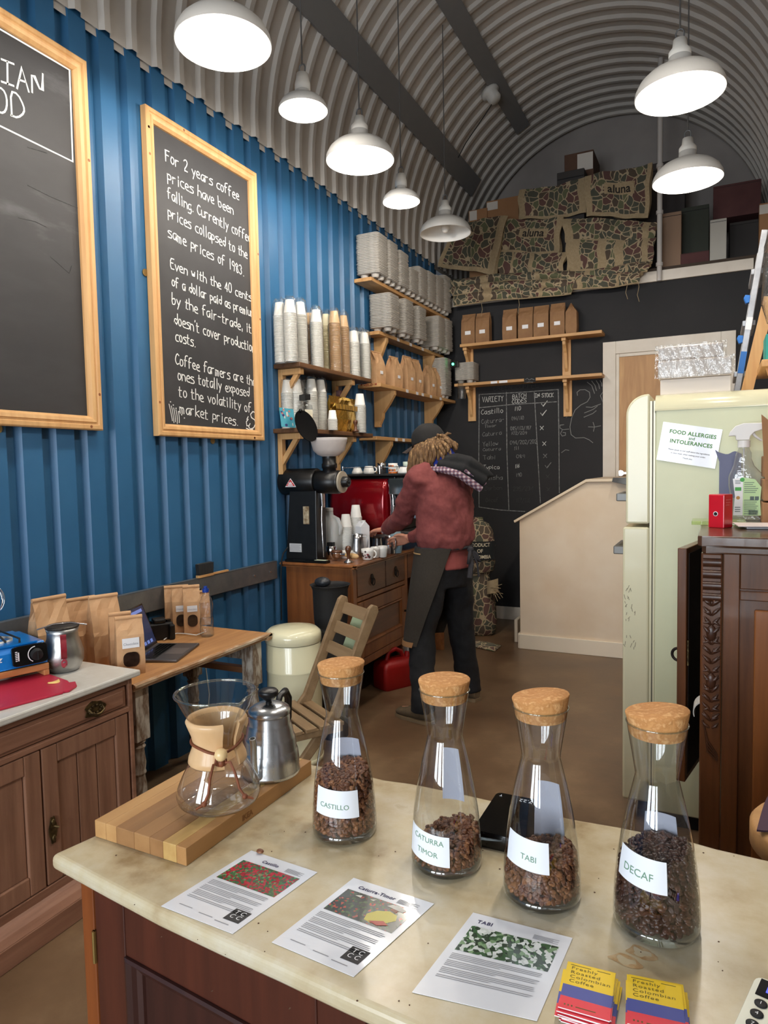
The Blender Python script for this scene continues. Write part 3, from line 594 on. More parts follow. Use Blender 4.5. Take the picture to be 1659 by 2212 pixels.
# ------------------------------------------------------------------ kraft bags
pane_dark = mat('bag_window', (38, 27, 22), .12, var=(62, 46, 38), vs=14)
def bag(name, loc, rz, w, d, h, label, grp=None, lab=None, win=False, roll=.018, mk=None, fill=.6, seed=1, lz=.32, lw=.6):
    mk = mk or kraft
    t = thing(name, label, 'paper bag', loc, rz, grp); rnd = random.Random(seed); b = MB(); R = []
    for f, ws, ds, g in ((0, .98, .96, 0), (.012, 1, 1, 0), (.15, 1.02, 1.04, 0), (.3, 1.02, 1.05, .02), (.45, 1.01, 1.03, .04), (fill, 1, .96, .1), (fill+(1-fill)*.3, .99, .72, .3), (fill+(1-fill)*.6, .99, .4, .5), (fill+(1-fill)*.85, .99, .14, .3), (1-roll/h*.4, .99, .06, .1)):
        hw, hd = w/2*ws, d/2*ds; j = lambda: rnd.uniform(-.03, .03)*w*(.2 if f < .02 else .35 if lab is not None and .1 < f < .7 else 1)
        ring = [(-hw+2*hw*k/5, -hd+j()) for k in range(6)]+[(hw-g*w*.35*(1-abs(k)/1.0*.0)*(1 if k == 0 else .5), k*hd*.5+j()) for k in (-1, 0, 1)]+[(hw-2*hw*k/5, hd+j()) for k in range(6)]+[(-hw+g*w*.35*(1 if k == 0 else .5), -k*hd*.5+j()) for k in (-1, 0, 1)]
        R.append([(x+j()*.3, y, f*h) for x, y in ring])
    b.loft(R, 0, False); b.build('bag_body', mk, t, world=False)
    b = MB(); b.loft([[(x, -.002+roll*.55*cos(a)*.8, h-roll*.5+roll*.5*sin(a)) for a in [2*pi*k/8 for k in range(8)]] for x in (-w/2*.995, 0, w/2*.995)]); b.build('rolled_top', mk, t, world=False)
    yf = -d/2*1.06-.0035 if w < .2 else -d/2*1.1
    if lab is not None:
        lh = lw*.62; z = lz*h; b = MB(); b.box(-w*lw/2, yf-.0008, z, w*lw/2, yf, z+w*lh); lb = b.build('bag_label', paper, t, world=False)
        b = MB(); b.geo(text_geo(lab, w*lw*.21, 'CENTER'), flat((0, yf-.0009, z+w*lh*.3), (1, 0, 0), (0, 0, 1))); b.build('label_text', inkgrey, lb, world=False)
    if win:
        hw, hz0, hz1 = w*.29, h*.15, h*.40; b = MB(); P_ = [(x, z) for x, z in rrect(hw, (hz1-hz0)/2, .022)]
        b.prism([(x, z+(hz0+hz1)/2) for x, z in P_], (0, yf, 0), (1, 0, 0), (0, 0, 1), .0008); b.build('clear_window', pane_dark, t, world=False)
    return t
g = 'brown coffee bags on the pine wall shelf'
for k, (x0, x1, yt, yb_, s_) in enumerate(((798, 830, 759, 827, 'nearest'), (838, 866, 770, 838, 'second'), (868, 893, 769, 843, 'third and tallest'), (888, 908, 776, 846, 'fourth'), (914, 940, 789, 852, 'fifth'), (936, 950, 795, 855, 'sixth'))):
    p = at((x0+x1)/2, yb_-4, x=P3[3]-.07); q = at((x0+x1)/2, yt, y=p.y)
    bag('coffee_bag', (P3[3]-.075, p.y, P3[2]), pi/2-.12, .135, .095, q.z-P3[2], s_+' brown paper coffee bag from the left on the pine wall shelf', g, '', seed=k+5, roll=.012, lz=.3, lw=.3)
# ------------------------------------------------------------------ shelves on the back wall
YS = YB-.2
def back_shelf(label, pl, pr, brs):
    a, c = at(*pl, y=YS), at(*pr, y=YS); t = thing('wall_shelf', label, 'shelf', (a.x, YB, a.z), 0, 'pine shelves on the black wall')
    b = MB(); b.box(a.x, YS, (a.z+c.z)/2-.028, c.x, YB-.002, (a.z+c.z)/2); b.build('shelf_board', pine_x, t, bevel=.003); z = (a.z+c.z)/2-.028
    for px in brs:
        x = at(px, 770, y=YB-.02).x; b = MB(); b.box(x-.04, YB-.024, z-.34, x+.04, YB-.001, z-.0005); b.box(x-.02, YS+.03, z-.03, x+.02, YB-.0245, z-.0007)
        P_ = [(0, 0), (.13, 0), (.125, -.03), (.09, -.06), (.06, -.1), (.045, -.16), (.02, -.24), (0, -.27)]
        b.prism([(-u, v) for u, v in P_], (x+.015, YB-.0245, z-.031), (0, 1, 0), (0, 0, 1), -.03); b.build('bracket', pine, t, bevel=.003)
    return t, a, c, z+.028
bs1, a1, c1, zb1 = back_shelf('upper pine shelf on the black wall, lined with coffee bags', (993, 744), (1300, 712), (1014, 1224))
bs2, a2, c2, zb2 = back_shelf('lower pine shelf on the black wall above the chalk table', (981, 829), (1300, 805), (1018, 1226))
b = MB(); p, q = at(1132, 815, y=YS-.002), at(1157, 822, y=YS-.002); b.box(p.x, YS-.003, q.z-.012, q.x, YS-.0005, p.z+.004); tp = b.build('black_ticket', blkmat, bs2)
b = MB(); px_strokes(b, [[(1135, 820), (1139, 817), (1143, 821), (1148, 818), (1154, 820)], [(1137, 826), (1143, 825), (1151, 826)]], .004, y=YS-.0032); b.build('chalk_scribble', chalk_f, tp)
b = MB(); p, q = at(1060, 824, y=YS-.001), at(1074, 820, y=YS-.001); b.box(p.x, YS-.0015, zb2-.026, q.x, YS-.0002, zb2-.004); p, q = at(1078, 824, y=YS-.001), at(1096, 820, y=YS-.001); b.box(p.x, YS-.0015, zb2-.026, q.x, YS-.0002, zb2-.004); b.build('shelf_ticket', paper, bs2)
g = 'brown coffee bags on the back wall shelf'
for k, (x0, x1, yt, s_, lb) in enumerate(((996, 1025, 679, 'leftmost', 1), (1027, 1056, 676, 'second', 1), (1085, 1115, 668, 'third', 1), (1119, 1150, 664, 'fourth', 1), (1152, 1184, 660, 'fifth', 1), (1188, 1219, 655, 'sixth', 1), (1222, 1246, 657, 'side-turned rightmost', 0))):
    p, q, r_ = at(x0, 725, y=YS+.02), at(x1, 725, y=YS+.02), at((x0+x1)/2, yt, y=YS+.06); w_ = q.x-p.x
    bag('coffee_bag', ((p.x+q.x)/2, YS+.07, zb1), 0 if lb else pi/2, w_ if lb else .12, .085 if lb else w_*.95, r_.z-zb1, s_+' brown coffee bag on the shelf of the black wall', g, '' if lb else None, roll=.008, mk=kraft2, fill=.72, seed=k+30, lz=.3, lw=.42)
p = at(1000, 826, y=6.56); q = at(1000, 782, y=6.56); tray_x = p.x
ALLT_back = [(p.x+.02, 6.6)]
def small_stack(x, y, z, zt, label):
    n = int((zt-z-.03)/.0115)
    for i in range(n): ALLT.append((i == n-1, '', Vector((x, y, z+i*.0115)), label, 'cup carriers stacked on the back shelf', 0))
small_stack(p.x+.03, 6.60, zb2, q.z, 'grey pulp cup carrier in the short stack on the lower back shelf')
place_all(ALLC, CUP, 'paper_cup', 'paper_cups', 'remaining paper cups deep inside the sleeves on the dark shelves', 'paper cup', '')
place_all(ALLT, TR, 'cup_carrier', 'cup_carriers', 'remaining grey pulp cup carriers deep in the far stacks', 'cup carrier', '')
p = at(989, 735, y=6.45); q = at(989, 782, y=6.45); b = MB(); b.lathe([(.04, 0), (.045, p.z-q.z), (.043, p.z-q.z), (.038, .004), (0, .004)], 24, (q.x, 6.55, zb2+.2)); 
cl = b.build('clear_tube', film); tag(cl, 'clear plastic cylinder beside the end of the pine shelves', 'plastic cup'); cl.location.z = P3[2]
p = at(977, 786, y=6.40); t = thing('indicator_box', 'small dark box with a glowing green light beside the cup carriers', 'indicator box', (p.x, 6.42, p.z), 0)
b = MB(); b.box(p.x-.03, 6.42, p.z-.03, p.x+.05, 6.46, p.z+.03); b.build('box_body', blk, t, bevel=.004); b = MB(); b.ell((p.x, 6.417, p.z), .012, 12, 8); b.build('green_light', mat('green_led', (60, 255, 150), .4, em=9), t)
# ------------------------------------------------------------------ things on the lower dark shelf
zs = D2[2]; xf = D2[3]-.03
p, q = at(605, 880, x=xf-.01), at(636, 925, x=xf-.01)
cardm = mat('bird_card', (70, 158, 182), .5, var=(88, 176, 196), vs=6)
t = thing('greeting_card', 'turquoise card with little birds leaning on the lower dark shelf', 'card', (xf-.02, (p.y+q.y)/2, zs)); b = MB(); hz = p.z-zs
b.prism([(0, 0), (q.y-p.y, 0), (q.y-p.y, hz), (0, hz)], (xf, p.y, zs), (0, 1, 0), (-.12, 0, 1), -.004); b.build('card_sheet', cardm, t)
b = MB(); rnd = random.Random(3)
for cc in range(14):
    u, v = rnd.uniform(.08, .9)*(q.y-p.y), rnd.uniform(.08, .92)*hz; k = rnd.uniform(.006, .011)
    b.prism([(k*cos(a)*(1.5 if cc % 3 else .8), k*sin(a)*(.8 if cc % 3 else 1.6)) for a in [2*pi*i/8 for i in range(8)]], (xf+.0006-.12*v, p.y+u, zs+v), (0, 1, 0), (-.12, 0, 1), .0005, cc % 3)
b.build('bird_print', [mat('print_white', (236, 232, 226), .5), mat('print_pink', (206, 130, 120), .5), mat('print_navy', (60, 60, 120), .5)], t)
p = at(660, 924, x=-2.43); hb = at(660, 852, y=p.y).z-zs
t = thing('liqueur_bottle', 'square glass bottle of red-brown liqueur with a black stopper', 'bottle', (-2.43, p.y, zs)); k = hb/.26; hw = .048
b = MB(); b.loft([[(x, y, z*k) for x, y in rrect(hw*s_, hw*s_*.72, .012*max(s_, .5))] for s_, z in ((.96, 0), (1, .006), (1, .155), (.93, .175), (.5, .185), (.3, .19), (.28, .215))], 0, True, True); b.build('bottle_glass', glass, t, world=False)
b = MB(); b.loft([[(x, y, z*k) for x, y in rrect(hw*.95, hw*.67, .01)] for z in (.004, .118)]); b.build('liqueur', mat('liqueur', (92, 22, 12), .08, coat=.3), t, world=False)
b = MB(); b.box(-.042, -.02, .215*k, .042, .02, .26*k); b.build('stopper', blk, t, world=False, bevel=.003)
b = MB(); b.box(hw+.0005, -.028, .05*k, hw+.0012, .028, .14*k); b.build('bottle_label', mat('cream_label', (228, 220, 196), .5), t, world=False)
t.rotation_euler = (0, 0, -.5)
gold = mat('gold_foil', (240, 196, 96), .26, 1, bump=.9, bs=9, rvar=.1)
p, q = at(712, 930, x=-2.47), at(771, 930, x=-2.47); zt = at(740, 853, y=p.y+.05).z
t = thing('foil_pouch', 'shiny gold foil coffee pouch on the lower dark shelf', 'pouch', (-2.47, (p.y+q.y)/2, zs), 0); rnd = random.Random(8); b = MB(); R = []; W_ = (q.y-p.y)/2
for f, dd in ((0, .038), (.1, .045), (.35, .05), (.6, .042), (.8, .026), (.92, .006), (1, .003)):
    P_ = [(dd*(1-(2*k/7-1)**2*.7)+rnd.uniform(-.006, .006), -W_+2*W_*k/7) for k in range(8)]; P_ += [(-x_, y_) for x_, y_ in P_[::-1]]
    R.append([(x_, y_, f*(zt-zs)) for x_, y_ in P_])
b.loft(R, 0, False); b.build('pouch_body', gold, t, world=False)
b = MB(); b.box(.047, -W_*.9, (zt-zs)*.62, .05, W_*.9, (zt-zs)*.76, 0); b.build('dark_band', mat('dark_print', (70, 52, 24), .4, var=(196, 148, 58), vs=60, stretch=(1, 1, .15)), t, world=False)
p = at(768, 932, x=-2.40); b = MB(); b.lathe([(0, 0), (.024, 0), (.024, .012), (.012, .018), (.01, .05), (.018, .07), (.016, .085), (0, .09)], 20, (-2.40, p.y, zs)); tag(b.build('spare_tamper', mat('dark_walnut', (88, 52, 30), .35, coat=.3)), 'small dark wooden tamper beside the gold pouch', 'tamper')
b = MB(); p = at(738, 848, x=-2.56); b.box(-2.58, p.y-.05, zs, -2.55, p.y+.05, p.z+.012); tag(b.build('carton', mat('red_grey_carton', (150, 120, 118), .6, var=(96, 40, 44), vs=14)), 'small red and grey carton peeking over the gold pouch', 'carton')
# ------------------------------------------------------------------ the loft
def pbox(x0, y0, x1, y1, Y, dep, name, m, label, cat='box', rot=0, lab=None, zb=3.3015):
    a, c = at(x0, y1, y=Y), at(x1, y0, y=Y); a.z = zb; cx_, cz = (a.x+c.x)/2, a.z; w_, h_ = c.x-a.x, c.z-a.z
    t = thing(name, label, cat, (cx_, Y+dep/2, cz), rot)
    b = MB(); b.box(-w_/2, -dep/2, 0, w_/2, dep/2, h_); b.build('box_body', m, t, world=False, bevel=.004)
    if lab:
        b = MB(); b.box(-w_/2+w_*lab[0], -dep/2-.0015, h_*lab[1], -w_/2+w_*lab[2], -dep/2-.0003, h_*lab[3]); b.build('box_label', mat('box_label', (214, 206, 196), .6), t, world=False)
    else:
        b = MB(); b.box(-w_/2*.96, -dep/2-.001, h_*.93, w_/2*.96, -dep/2-.0002, h_*.94); b.build('lid_seam', blkmat, t, world=False)
    return t
cb = mat('cardboard', (168, 124, 86), .8, var=(156, 112, 76), vs=4); cbd = mat('cardboard_dark', (104, 76, 58), .8, var=(92, 66, 52), vs=4); cbm = mat('maroon_card', (96, 60, 58), .8, var=(84, 50, 50), vs=4); dkbox = mat('dark_box', (58, 54, 52), .7)
pbox(1052, 422, 1120, 600, 6.85, .3, 'cardboard_box', cb, 'cardboard box with a white label, left of the patterned sacks on the loft', lab=(.02, .9, .36, .985))
pbox(1014, 448, 1052, 610, 6.83, .25, 'cardboard_box', cb, 'small tilted cardboard box with white label at the left end of the loft', lab=(.05, .88, .45, .99))
pbox(1220, 322, 1282, 640, 7.05, .4, 'cardboard_box', cbd, 'tall brown box with a pale label rising above the sacks', lab=(.45, .86, .98, .985))
pbox(1204, 362, 1262, 640, 6.80, .2, 'dark_carton', dkbox, 'dark carton in front of the tall brown box on the loft')
pbox(1350, 340, 1480, 640, 7.3, .3, 'dark_carton', mat('charcoal_card', (70, 64, 62), .8), 'wide charcoal carton behind the white pole')
pbox(1320, 372, 1375, 640, 6.9, .2, 'dark_carton', dkbox, 'dark carton between the sacks left of the pole')
pbox(1575, 472, 1640, 575, 7.1, .4, 'dark_carton', dkbox, 'low black carton under the big maroon-brown box')
zt7 = at(1560, 472, y=7.1).z; pbox(1540, 385, 1645, 480, 7.1, .45, 'cardboard_box', cbm, 'big maroon-brown box at the right end of the loft', zb=zt7+.0015)
pbox(1640, 432, 1690, 480, 6.85, .12, 'cardboard_box', cb, 'cardboard box with a pale label, cut off by the right edge', lab=(.0, .8, .9, .97))
pbox(1430, 455, 1472, 582, 6.80, .2, 'cardboard_box', mat('buff_bag', (150, 122, 100), .8), 'narrow buff carton standing right of the pole')
pbox(1471, 440, 1532, 580, 6.95, .2, 'dark_carton', mat('green_black', (58, 62, 54), .8), 'tall dark green carton on the loft between buff and white packs')
pbox(1533, 470, 1570, 566, 6.78, .12, 'white_carton', mat('white_sack', (190, 186, 176), .7), 'tall white printed pack standing on the loft beam', lab=None)
pbox(1470, 540, 1532, 584, 6.78, .1, 'cardboard_box', cbm, 'low maroon carton between the buff carton and the white pack')
# coffee sacks
def sack_mat():
    m = mat('sack_print', (190, 164, 120), .9); nt = m.node_tree; N, L = nt.nodes, nt.links; b = N['Principled BSDF']
    tc = N.new('ShaderNodeTexCoord'); mp = N.new('ShaderNodeMapping'); mp.inputs['Scale'].default_value = (1, 1, .8); nz = N.new('ShaderNodeTexNoise'); nz.inputs['Scale'].default_value = 5; L.new(tc.outputs['Object'], nz.inputs[0]); va = N.new('ShaderNodeVectorMath'); va.operation = 'MULTIPLY_ADD'; va.inputs[1].default_value = (.16, .16, .16); L.new(nz.outputs['Color'], va.inputs[0]); L.new(tc.outputs['Object'], va.inputs[2]); L.new(va.outputs[0], mp.inputs[0])
    v = N.new('ShaderNodeTexVoronoi'); v.feature = 'DISTANCE_TO_EDGE'; v.inputs['Scale'].default_value = 17; c = N.new('ShaderNodeTexVoronoi'); c.inputs['Scale'].default_value = 17; L.new(mp.outputs[0], v.inputs[0]); L.new(mp.outputs[0], c.inputs[0])
    r = N.new('ShaderNodeValToRGB'); r.color_ramp.interpolation = 'CONSTANT'; e = r.color_ramp.elements; e[0].color = lin((78, 78, 66)); e[1].position = .46; e[1].color = lin((96, 68, 62))
    for pz, cc in ((.62, (84, 72, 60)), (.78, (96, 98, 72)), (.92, (196, 170, 126))): k = e.new(pz); k.color = lin(cc)
    L.new(c.outputs['Color'], r.inputs[0]); st = N.new('ShaderNodeMath'); st.operation = 'GREATER_THAN'; st.inputs[1].default_value = .055; L.new(v.outputs['Distance'], st.inputs[0])
    mx = N.new('ShaderNodeMix'); mx.data_type = 'RGBA'; mx.inputs[6].default_value = lin((172, 154, 124)); L.new(st.outputs[0], mx.inputs[0]); L.new(r.outputs[0], mx.inputs[7]); L.new(mx.outputs[2], b.inputs['Base Color']); return m
sackm = sack_mat(); hess = mat('hessian', (172, 152, 120), .9, var=(158, 138, 106), vs=60, bump=.3, bs=200)
def sack(quad, Y, label, cols, th=.05, seed=1, txt=None, wave=.025, name='coffee_sack'):
    C_ = [at(*p, y=Y) for p in quad]; rnd = random.Random(seed); ph = [rnd.uniform(0, 6) for _ in range(4)]
    def fn(u, v):
        p = C_[3].lerp(C_[2], u).lerp(C_[0].lerp(C_[1], u), v)
        return p+Vector((.006*sin(9*v+ph[1]), -wave*(sin(5*u+ph[0])*.5+.5)*(1-.5*v)-.03*sin(pi*v)-.012*sin(17*u+ph[2]+3*v), .012*sin(6*u+ph[3])))
    t = thing(name, label, 'coffee sack', C_[3].lerp(C_[2], .5), 0, 'patterned coffee sacks piled along the loft edge')
    b = MB(); nu, nv = 30, 12; b.sheet(fn, nu, nv, -th)
    for i in range(len(b.m)):
        k = i % (nu*nv) if i < 2*nu*nv else -1
        if k < 0: b.m[i] = 1; continue
        u, v = (k % nu+.5)/nu, (k//nu+.5)/nv
        if v < .12 or any(abs(u-c_) < w_ for c_, w_ in cols): b.m[i] = 1
    b.build('sack_cloth', [sackm, hess], t)
    if txt:
        vf = text_geo(txt, 1, 'CENTER', bold=.02); W_ = (C_[2]-C_[3]).length; H_ = (C_[0]-C_[3]).length; k = W_*.17
        b = MB(); b.geo(vf, lambda x, y, z: fn(.55+x*k/W_, .5+y*k/H_)+Vector((0, -.006, 0))); b.build('sack_lettering', mat('sack_ink', (44, 40, 36), .9), t)
        b = MB(); b.grid(lambda u, v: fn(.55+(u-.5)*.46, .46+v*.26)+Vector((0, -.004, 0)), 12, 5); b.build('cream_patch', hess, t)
    return t
sack(((1122, 415), (1262, 385), (1268, 462), (1122, 478)), 6.74, 'top left printed coffee sack in the pile, next to the cardboard box', ((.06, .05), (.95, .06)), seed=1)
sack(((1262, 383), (1408, 352), (1400, 470), (1268, 470)), 6.72, 'topmost printed coffee sack with lettering, left of the pole', ((.05, .05), (.97, .05)), seed=2, txt='aluna')
sack(((985, 482), (1098, 466), (1068, 596), (948, 575)), 6.62, 'large leaf-printed coffee sack hanging at the left end of the loft', ((.04, .03), (.93, .07)), seed=3)
sack(((1085, 478), (1218, 468), (1208, 548), (1082, 550)), 6.69, 'lettered coffee sack in the middle of the pile', ((.96, .05),), seed=4, txt='aluna')
sack(((1215, 472), (1420, 478), (1412, 524), (1222, 522)), 6.69, 'flattened coffee sack with a broad hessian hem under the topmost one', ((.04, .05), (.9, .03)), seed=5)
sack(((1222, 520), (1416, 516), (1410, 574), (1226, 592)), 6.66, 'coffee sack with several hessian stripes at the right of the pile', ((.05, .1), (.42, .05), (.63, .05), (.9, .04)), seed=6)
sack(((1078, 548), (1225, 544), (1216, 592), (1080, 602)), 6.66, 'coffee sack showing red leaves at the centre of the pile', ((.22, .03), (.5, .03), (.97, .03)), seed=7)
for k, (q, lb) in enumerate(((((972, 604), (1230, 580), (1230, 598), (975, 622)), 'folded coffee sack, upper layer at the bottom left of the pile'), (((1215, 588), (1405, 566), (1400, 590), (1215, 612)), 'folded coffee sack, upper layer at the bottom right of the pile'),
        (((970, 620), (1250, 596), (1250, 616), (978, 640)), 'folded coffee sack, second layer from the bottom of the pile'), (((1200, 604), (1385, 582), (1380, 612), (1200, 634)), 'folded coffee sack hanging over the beam at the right of the pile'), (((980, 638), (1240, 610), (1235, 634), (982, 662)), 'lowest folded coffee sack, hanging over the white beam'))):
    sack(q, 6.60-.008*k, lb, ((.3, .02), (.75, .03)), .05, 20+k, wave=.015)
for x, y, w_ in ((1353, 600, 'left of the two at the right of the pile'), (1378, 605, 'right of the two at the right of the pile'), (1120, 645, 'above the coffee bags'), (1040, 655, 'at the left above the coffee bags')): p = at(x, y, y=6.58); b = MB(); b.tube([p, p+Vector((.01, -.005, -.06)), p+Vector((-.005, 0, -.13)), p+Vector((.012, 0, -.19))], .0025, 5); tag(b.build('loose_string', hess), 'loose hessian thread over the beam, '+w_, 'string', 'hessian threads hanging over the beam')
# ------------------------------------------------------------------ washstand on the left
marble_w = mat('white_marble', (216, 214, 206), .3, var=[(206, 202, 192), (224, 222, 216)], vs=5, det=8)
oldwood = wood('worn_mahogany', (156, 114, 90), (120, 84, 64), 2, 8, .55, .12)
oldwood_y = wood('worn_mahogany_long', (158, 114, 90), (122, 84, 64), 1, 8, .55, .12)
brass = mat('old_brass', (110, 92, 58), .45, .8, var=(60, 48, 32), vs=40, bump=.4, bs=60)
XC = -2.0; ZC = .79; XCF = -2.025
c = at(304, 1446, z=ZC); YC = c.y; Y0C = .45
t = thing('washstand', 'worn wooden cupboard with white marble top along the blue wall', 'cupboard', (-2.3, 1.2, 0), 0)
b = MB(); b.box(XW+.035, Y0C, ZC-.024, c.x, YC, ZC); b.build('marble_top', marble_w, t, bevel=.006)
def yx(px, py): return at(px, py, x=XCF)
bodyx = XCF-.022
b = MB(); b.box(XW+.05, Y0C+.02, .1, bodyx, YC-.03, ZC-.0245); b.box(XW+.05, Y0C+.02, 0, bodyx-.03, YC-.035, .0998)
for y0, y1 in ((yx(278, 1500).y, YC-.028), (Y0C+.02, Y0C+.09)): b.box(bodyx+.0003, y0, .1, XCF, y1, ZC-.0245)
zd1, zd0 = yx(270, 1483).z, yx(270, 1527).z; ydr = yx(276, 1500).y
b.box(bodyx+.0003, Y0C+.09, zd1+.004, XCF-.001, yx(278, 1500).y, ZC-.0245); zr = yx(270, 1540).z; b.box(bodyx+.0003, Y0C+.09, zr, XCF+.004, yx(278, 1500).y, zd0-.004)
b.box(bodyx+.0003, Y0C+.09, .1, XCF, yx(278, 1500).y, .155); b.build('carcass', [oldwood_y], t, bevel=.003)
b = MB(); b.box(XW+.05, Y0C, 0, XCF+.045, YC-.015, .075); b.prism([(XCF+.045, .075), (XCF+.03, .1), (XCF+.012, .118), (XCF, .125), (XCF-.02, .125), (XCF-.02, .075)], (0, YC-.015, 0), (1, 0, 0), (0, 0, 1), YC-.015-Y0C); b.build('plinth', oldwood_y, t, bevel=.003)
def paneled(parent, name, y0, y1, z0, z1, x, rail, m, planks=0, mp=None):
    b = MB(); d = .02
    b.box(x-d, y0, z0, x, y0+rail, z1); b.box(x-d, y1-rail, z0, x, y1, z1); b.box(x-d, y0+rail, z0, x, y1-rail, z0+rail*1.1); b.box(x-d, y0+rail, z1-rail*1.1, x, y1-rail, z1)
    o = b.build(name, m, parent, bevel=.004)
    b = MB(); n = max(1, planks); a, e = y0+rail, y1-rail
    for k in range(n): b.box(x-d, a+(e-a)*k/n+.0015, z0+rail*1.1, x-.009, a+(e-a)*(k+1)/n-.0015, z1-rail*1.1)
    b.build('door_panel', mp or m, o, bevel=.003); return o
b = MB(); b.box(bodyx+.0004, Y0C+.1, zd0, XCF-.006, ydr-.006, zd1); b.box(XCF-.0058, Y0C+.12, zd0+.012, XCF+.001, ydr-.022, zd1-.012)
dr = b.build('drawer', oldwood_y, t, bevel=.003)
h = yx(204, 1536); b = MB(); rnd = random.Random(4)
hz = (zd0+zd1)/2
P_ = [(.044*cos(a)*(1+.16*cos(5*a)), .03*sin(a)*(1+.14*sin(4*a))) for a in [2*pi*k/28 for k in range(28)]]
b.prism(P_, (XCF+.0012, h.y, hz), (0, 1, 0), (0, 0, 1), .004); b.tube([(XCF+.006, h.y-.03, hz+.006), (XCF+.02, h.y-.027, hz-.006), (XCF+.024, h.y-.01, hz-.014), (XCF+.024, h.y+.01, hz-.014), (XCF+.02, h.y+.027, hz-.006), (XCF+.006, h.y+.03, hz+.006)], .004, 8)
for k in range(10): a = 2*pi*k/10; b.ell((XCF+.006, h.y+.028*cos(a), hz+.014*sin(a)), (.004, .006, .005), 8, 6)
b.build('drawer_handle', brass, dr)
ym = yx(97, 1800).y; yd1 = yx(276, 1540).y
paneled(t, 'cupboard_door', ym+.004, yd1, .158, zr-.004, XCF-.001, .06, oldwood, 3)
dl = paneled(t, 'cupboard_door', Y0C+.1, ym-.002, .158, zr-.004, XCF-.001, .06, oldwood, 4)
e = yx(104, 1798); b = MB()
P_ = [(.012*cos(a)*(1+.35*abs(cos(2*a))), .048*sin(a)*(1+.1*cos(6*a))) for a in [2*pi*k/30 for k in range(30)]]
b.prism(P_, (XCF+.0002, ym+.03, e.z), (0, 1, 0), (0, 0, 1), .004); b.ell((XCF+.006, ym+.03, e.z+.03), (.004, .008, .01), 8, 6); b.ell((XCF+.006, ym+.03, e.z-.028), (.004, .008, .012), 8, 6); b.tube([(XCF+.004, ym+.034, e.z+.012), (XCF+.016, ym+.036, e.z+.012), (XCF+.02, ym+.04, e.z+.01)], .0035, 6)
b.build('keyhole_plate', brass, t)
# on the washstand
cutr = mat('red_plastic', (176, 36, 62), .45, var=[(170, 34, 58), (196, 92, 104)], vs=9, stretch=(1.4, .5, 1), det=6, fac=(.45, .8))
pts = [at(*p, z=ZC+.008) for p in ((-190, 1580), (0, 1531), (135, 1495), (138, 1493), (150, 1491), (166, 1480), (163, 1472), (150, 1474), (146, 1470), (95, 1452), (-140, 1500))]
b = MB(); b.prism([(p.x, p.y) for p in pts][::1], (0, 0, ZC+.0008), (1, 0, 0), (0, 1, 0), .008); o = b.build('cutting_board', cutr, bevel=.002); tag(o, 'scratched red plastic cutting board on the white marble washstand', 'cutting board')
p = at(122, 1474, z=ZC+.01); b = MB(); b.sheet(lambda u, v: (p.x-.02+.03*v*(1-(2*u-1)**2*.8), p.y-.022+.045*u, ZC+.0098+.005*sin(pi*v)), 8, 4, .002); tag(b.build('peel_scrap', mat('peel', (228, 196, 118), .6)), 'small yellow scrap of peel on the red cutting board', 'peel')
rp0, rp1 = at(0, 1487, z=ZC), at(108, 1462, z=ZC); rdir = (rp1-rp0).normalized(); rn = Vector((rdir.y, -rdir.x, 0))  # rn points into the room
rdir_back = -rn
riser_w = wood('acacia', (196, 136, 86), (168, 108, 64), 1, 7, .45)
b = MB(); M_ = Matrix(((rdir.x, -rn.x, 0, rp1.x), (rdir.y, -rn.y, 0, rp1.y), (0, 0, 1, ZC+.009), (0, 0, 0, 1)))
b.box(-.42, .0, .022, 0, .30, .046, 0, M_); b.box(-.42, .02, 0, -.40, .28, .0218, 0, M_); b.box(-.02, .0, 0, 0, .30, .0218, 0, M_)
o = b.build('wooden_riser', riser_w, bevel=.003); tag(o, 'low wooden riser under the blue camping stove', 'riser')
# camping stove
bl = mat('stove_blue', (16, 118, 200), .3, coat=.5); t = thing('camping_stove', 'bright blue camping gas stove with black dial panel on a wooden riser', 'camping stove', M_@Vector((0, 0, .0462)), math.atan2(rdir.y, rdir.x))
b = MB(); L_ = .40
b.prism([(0, .0), (.004, -.0), (.012, .055), (.03, .078), (.27, .078), (.285, .05), (.285, 0)], (-.39, 0, .004), (0, 1, 0), (0, 0, 1), .386, 0); 
b.loft([[(x, y*1.0, z) for x, y in ((-.38, .02), (-.03, .02), (-.03, .27), (-.38, .27))] for z in (.0822, .088)], 0, False); b.build('stove_body', bl, t, world=False, bevel=.006)
b = MB(); b.prism([(x, z) for x, z in [(x*.062+.0, z*.036) for x, z in rrect(1, 1, .3)]], (-.068, .004, .045), (1, 0, 0), (0, .16, 1), .01); pn = b.build('control_panel', blkgloss, t, world=False, bevel=.002)
b = MB(); b.cyl((-.048, -.007, .045), (-.048, -.024, .042), .022, .019, 24); b.box(-.05, -.028, .026, -.046, -.0245, .062); b.build('dial', blkmat, pn, world=False, bevel=.001)
b = MB(); b.strokes([[(.028*cos(a), .028*sin(a)) for a in [radians(95+9*k) for k in range(17)]]], (-.048, -.0072, .045), (1, 0, 0), (0, .16, 1), .003); b.box(-.111, -.0085, .03, -.107, -.0065, .062)
for k in range(7): b.box(-.12, -.0085, .024+.0065*k, -.113, -.0065, .027+.0065*k)
b.build('panel_marks', paper, pn, world=False)
b = MB(); b.geo(text_geo('CAMPINGAZ', .02, 'CENTER', shear=.2, bold=.03), flat((-.22, .0035, .036), (1, 0, 0), (0, .145, 1), .0012)); b.build('stove_lettering', paper, t, world=False)
b = MB(); b.lathe([(.0, .0), (.035, 0), (.04, .012), (.028, .02), (0, .02)], 24, (-.2, .15, .0885))
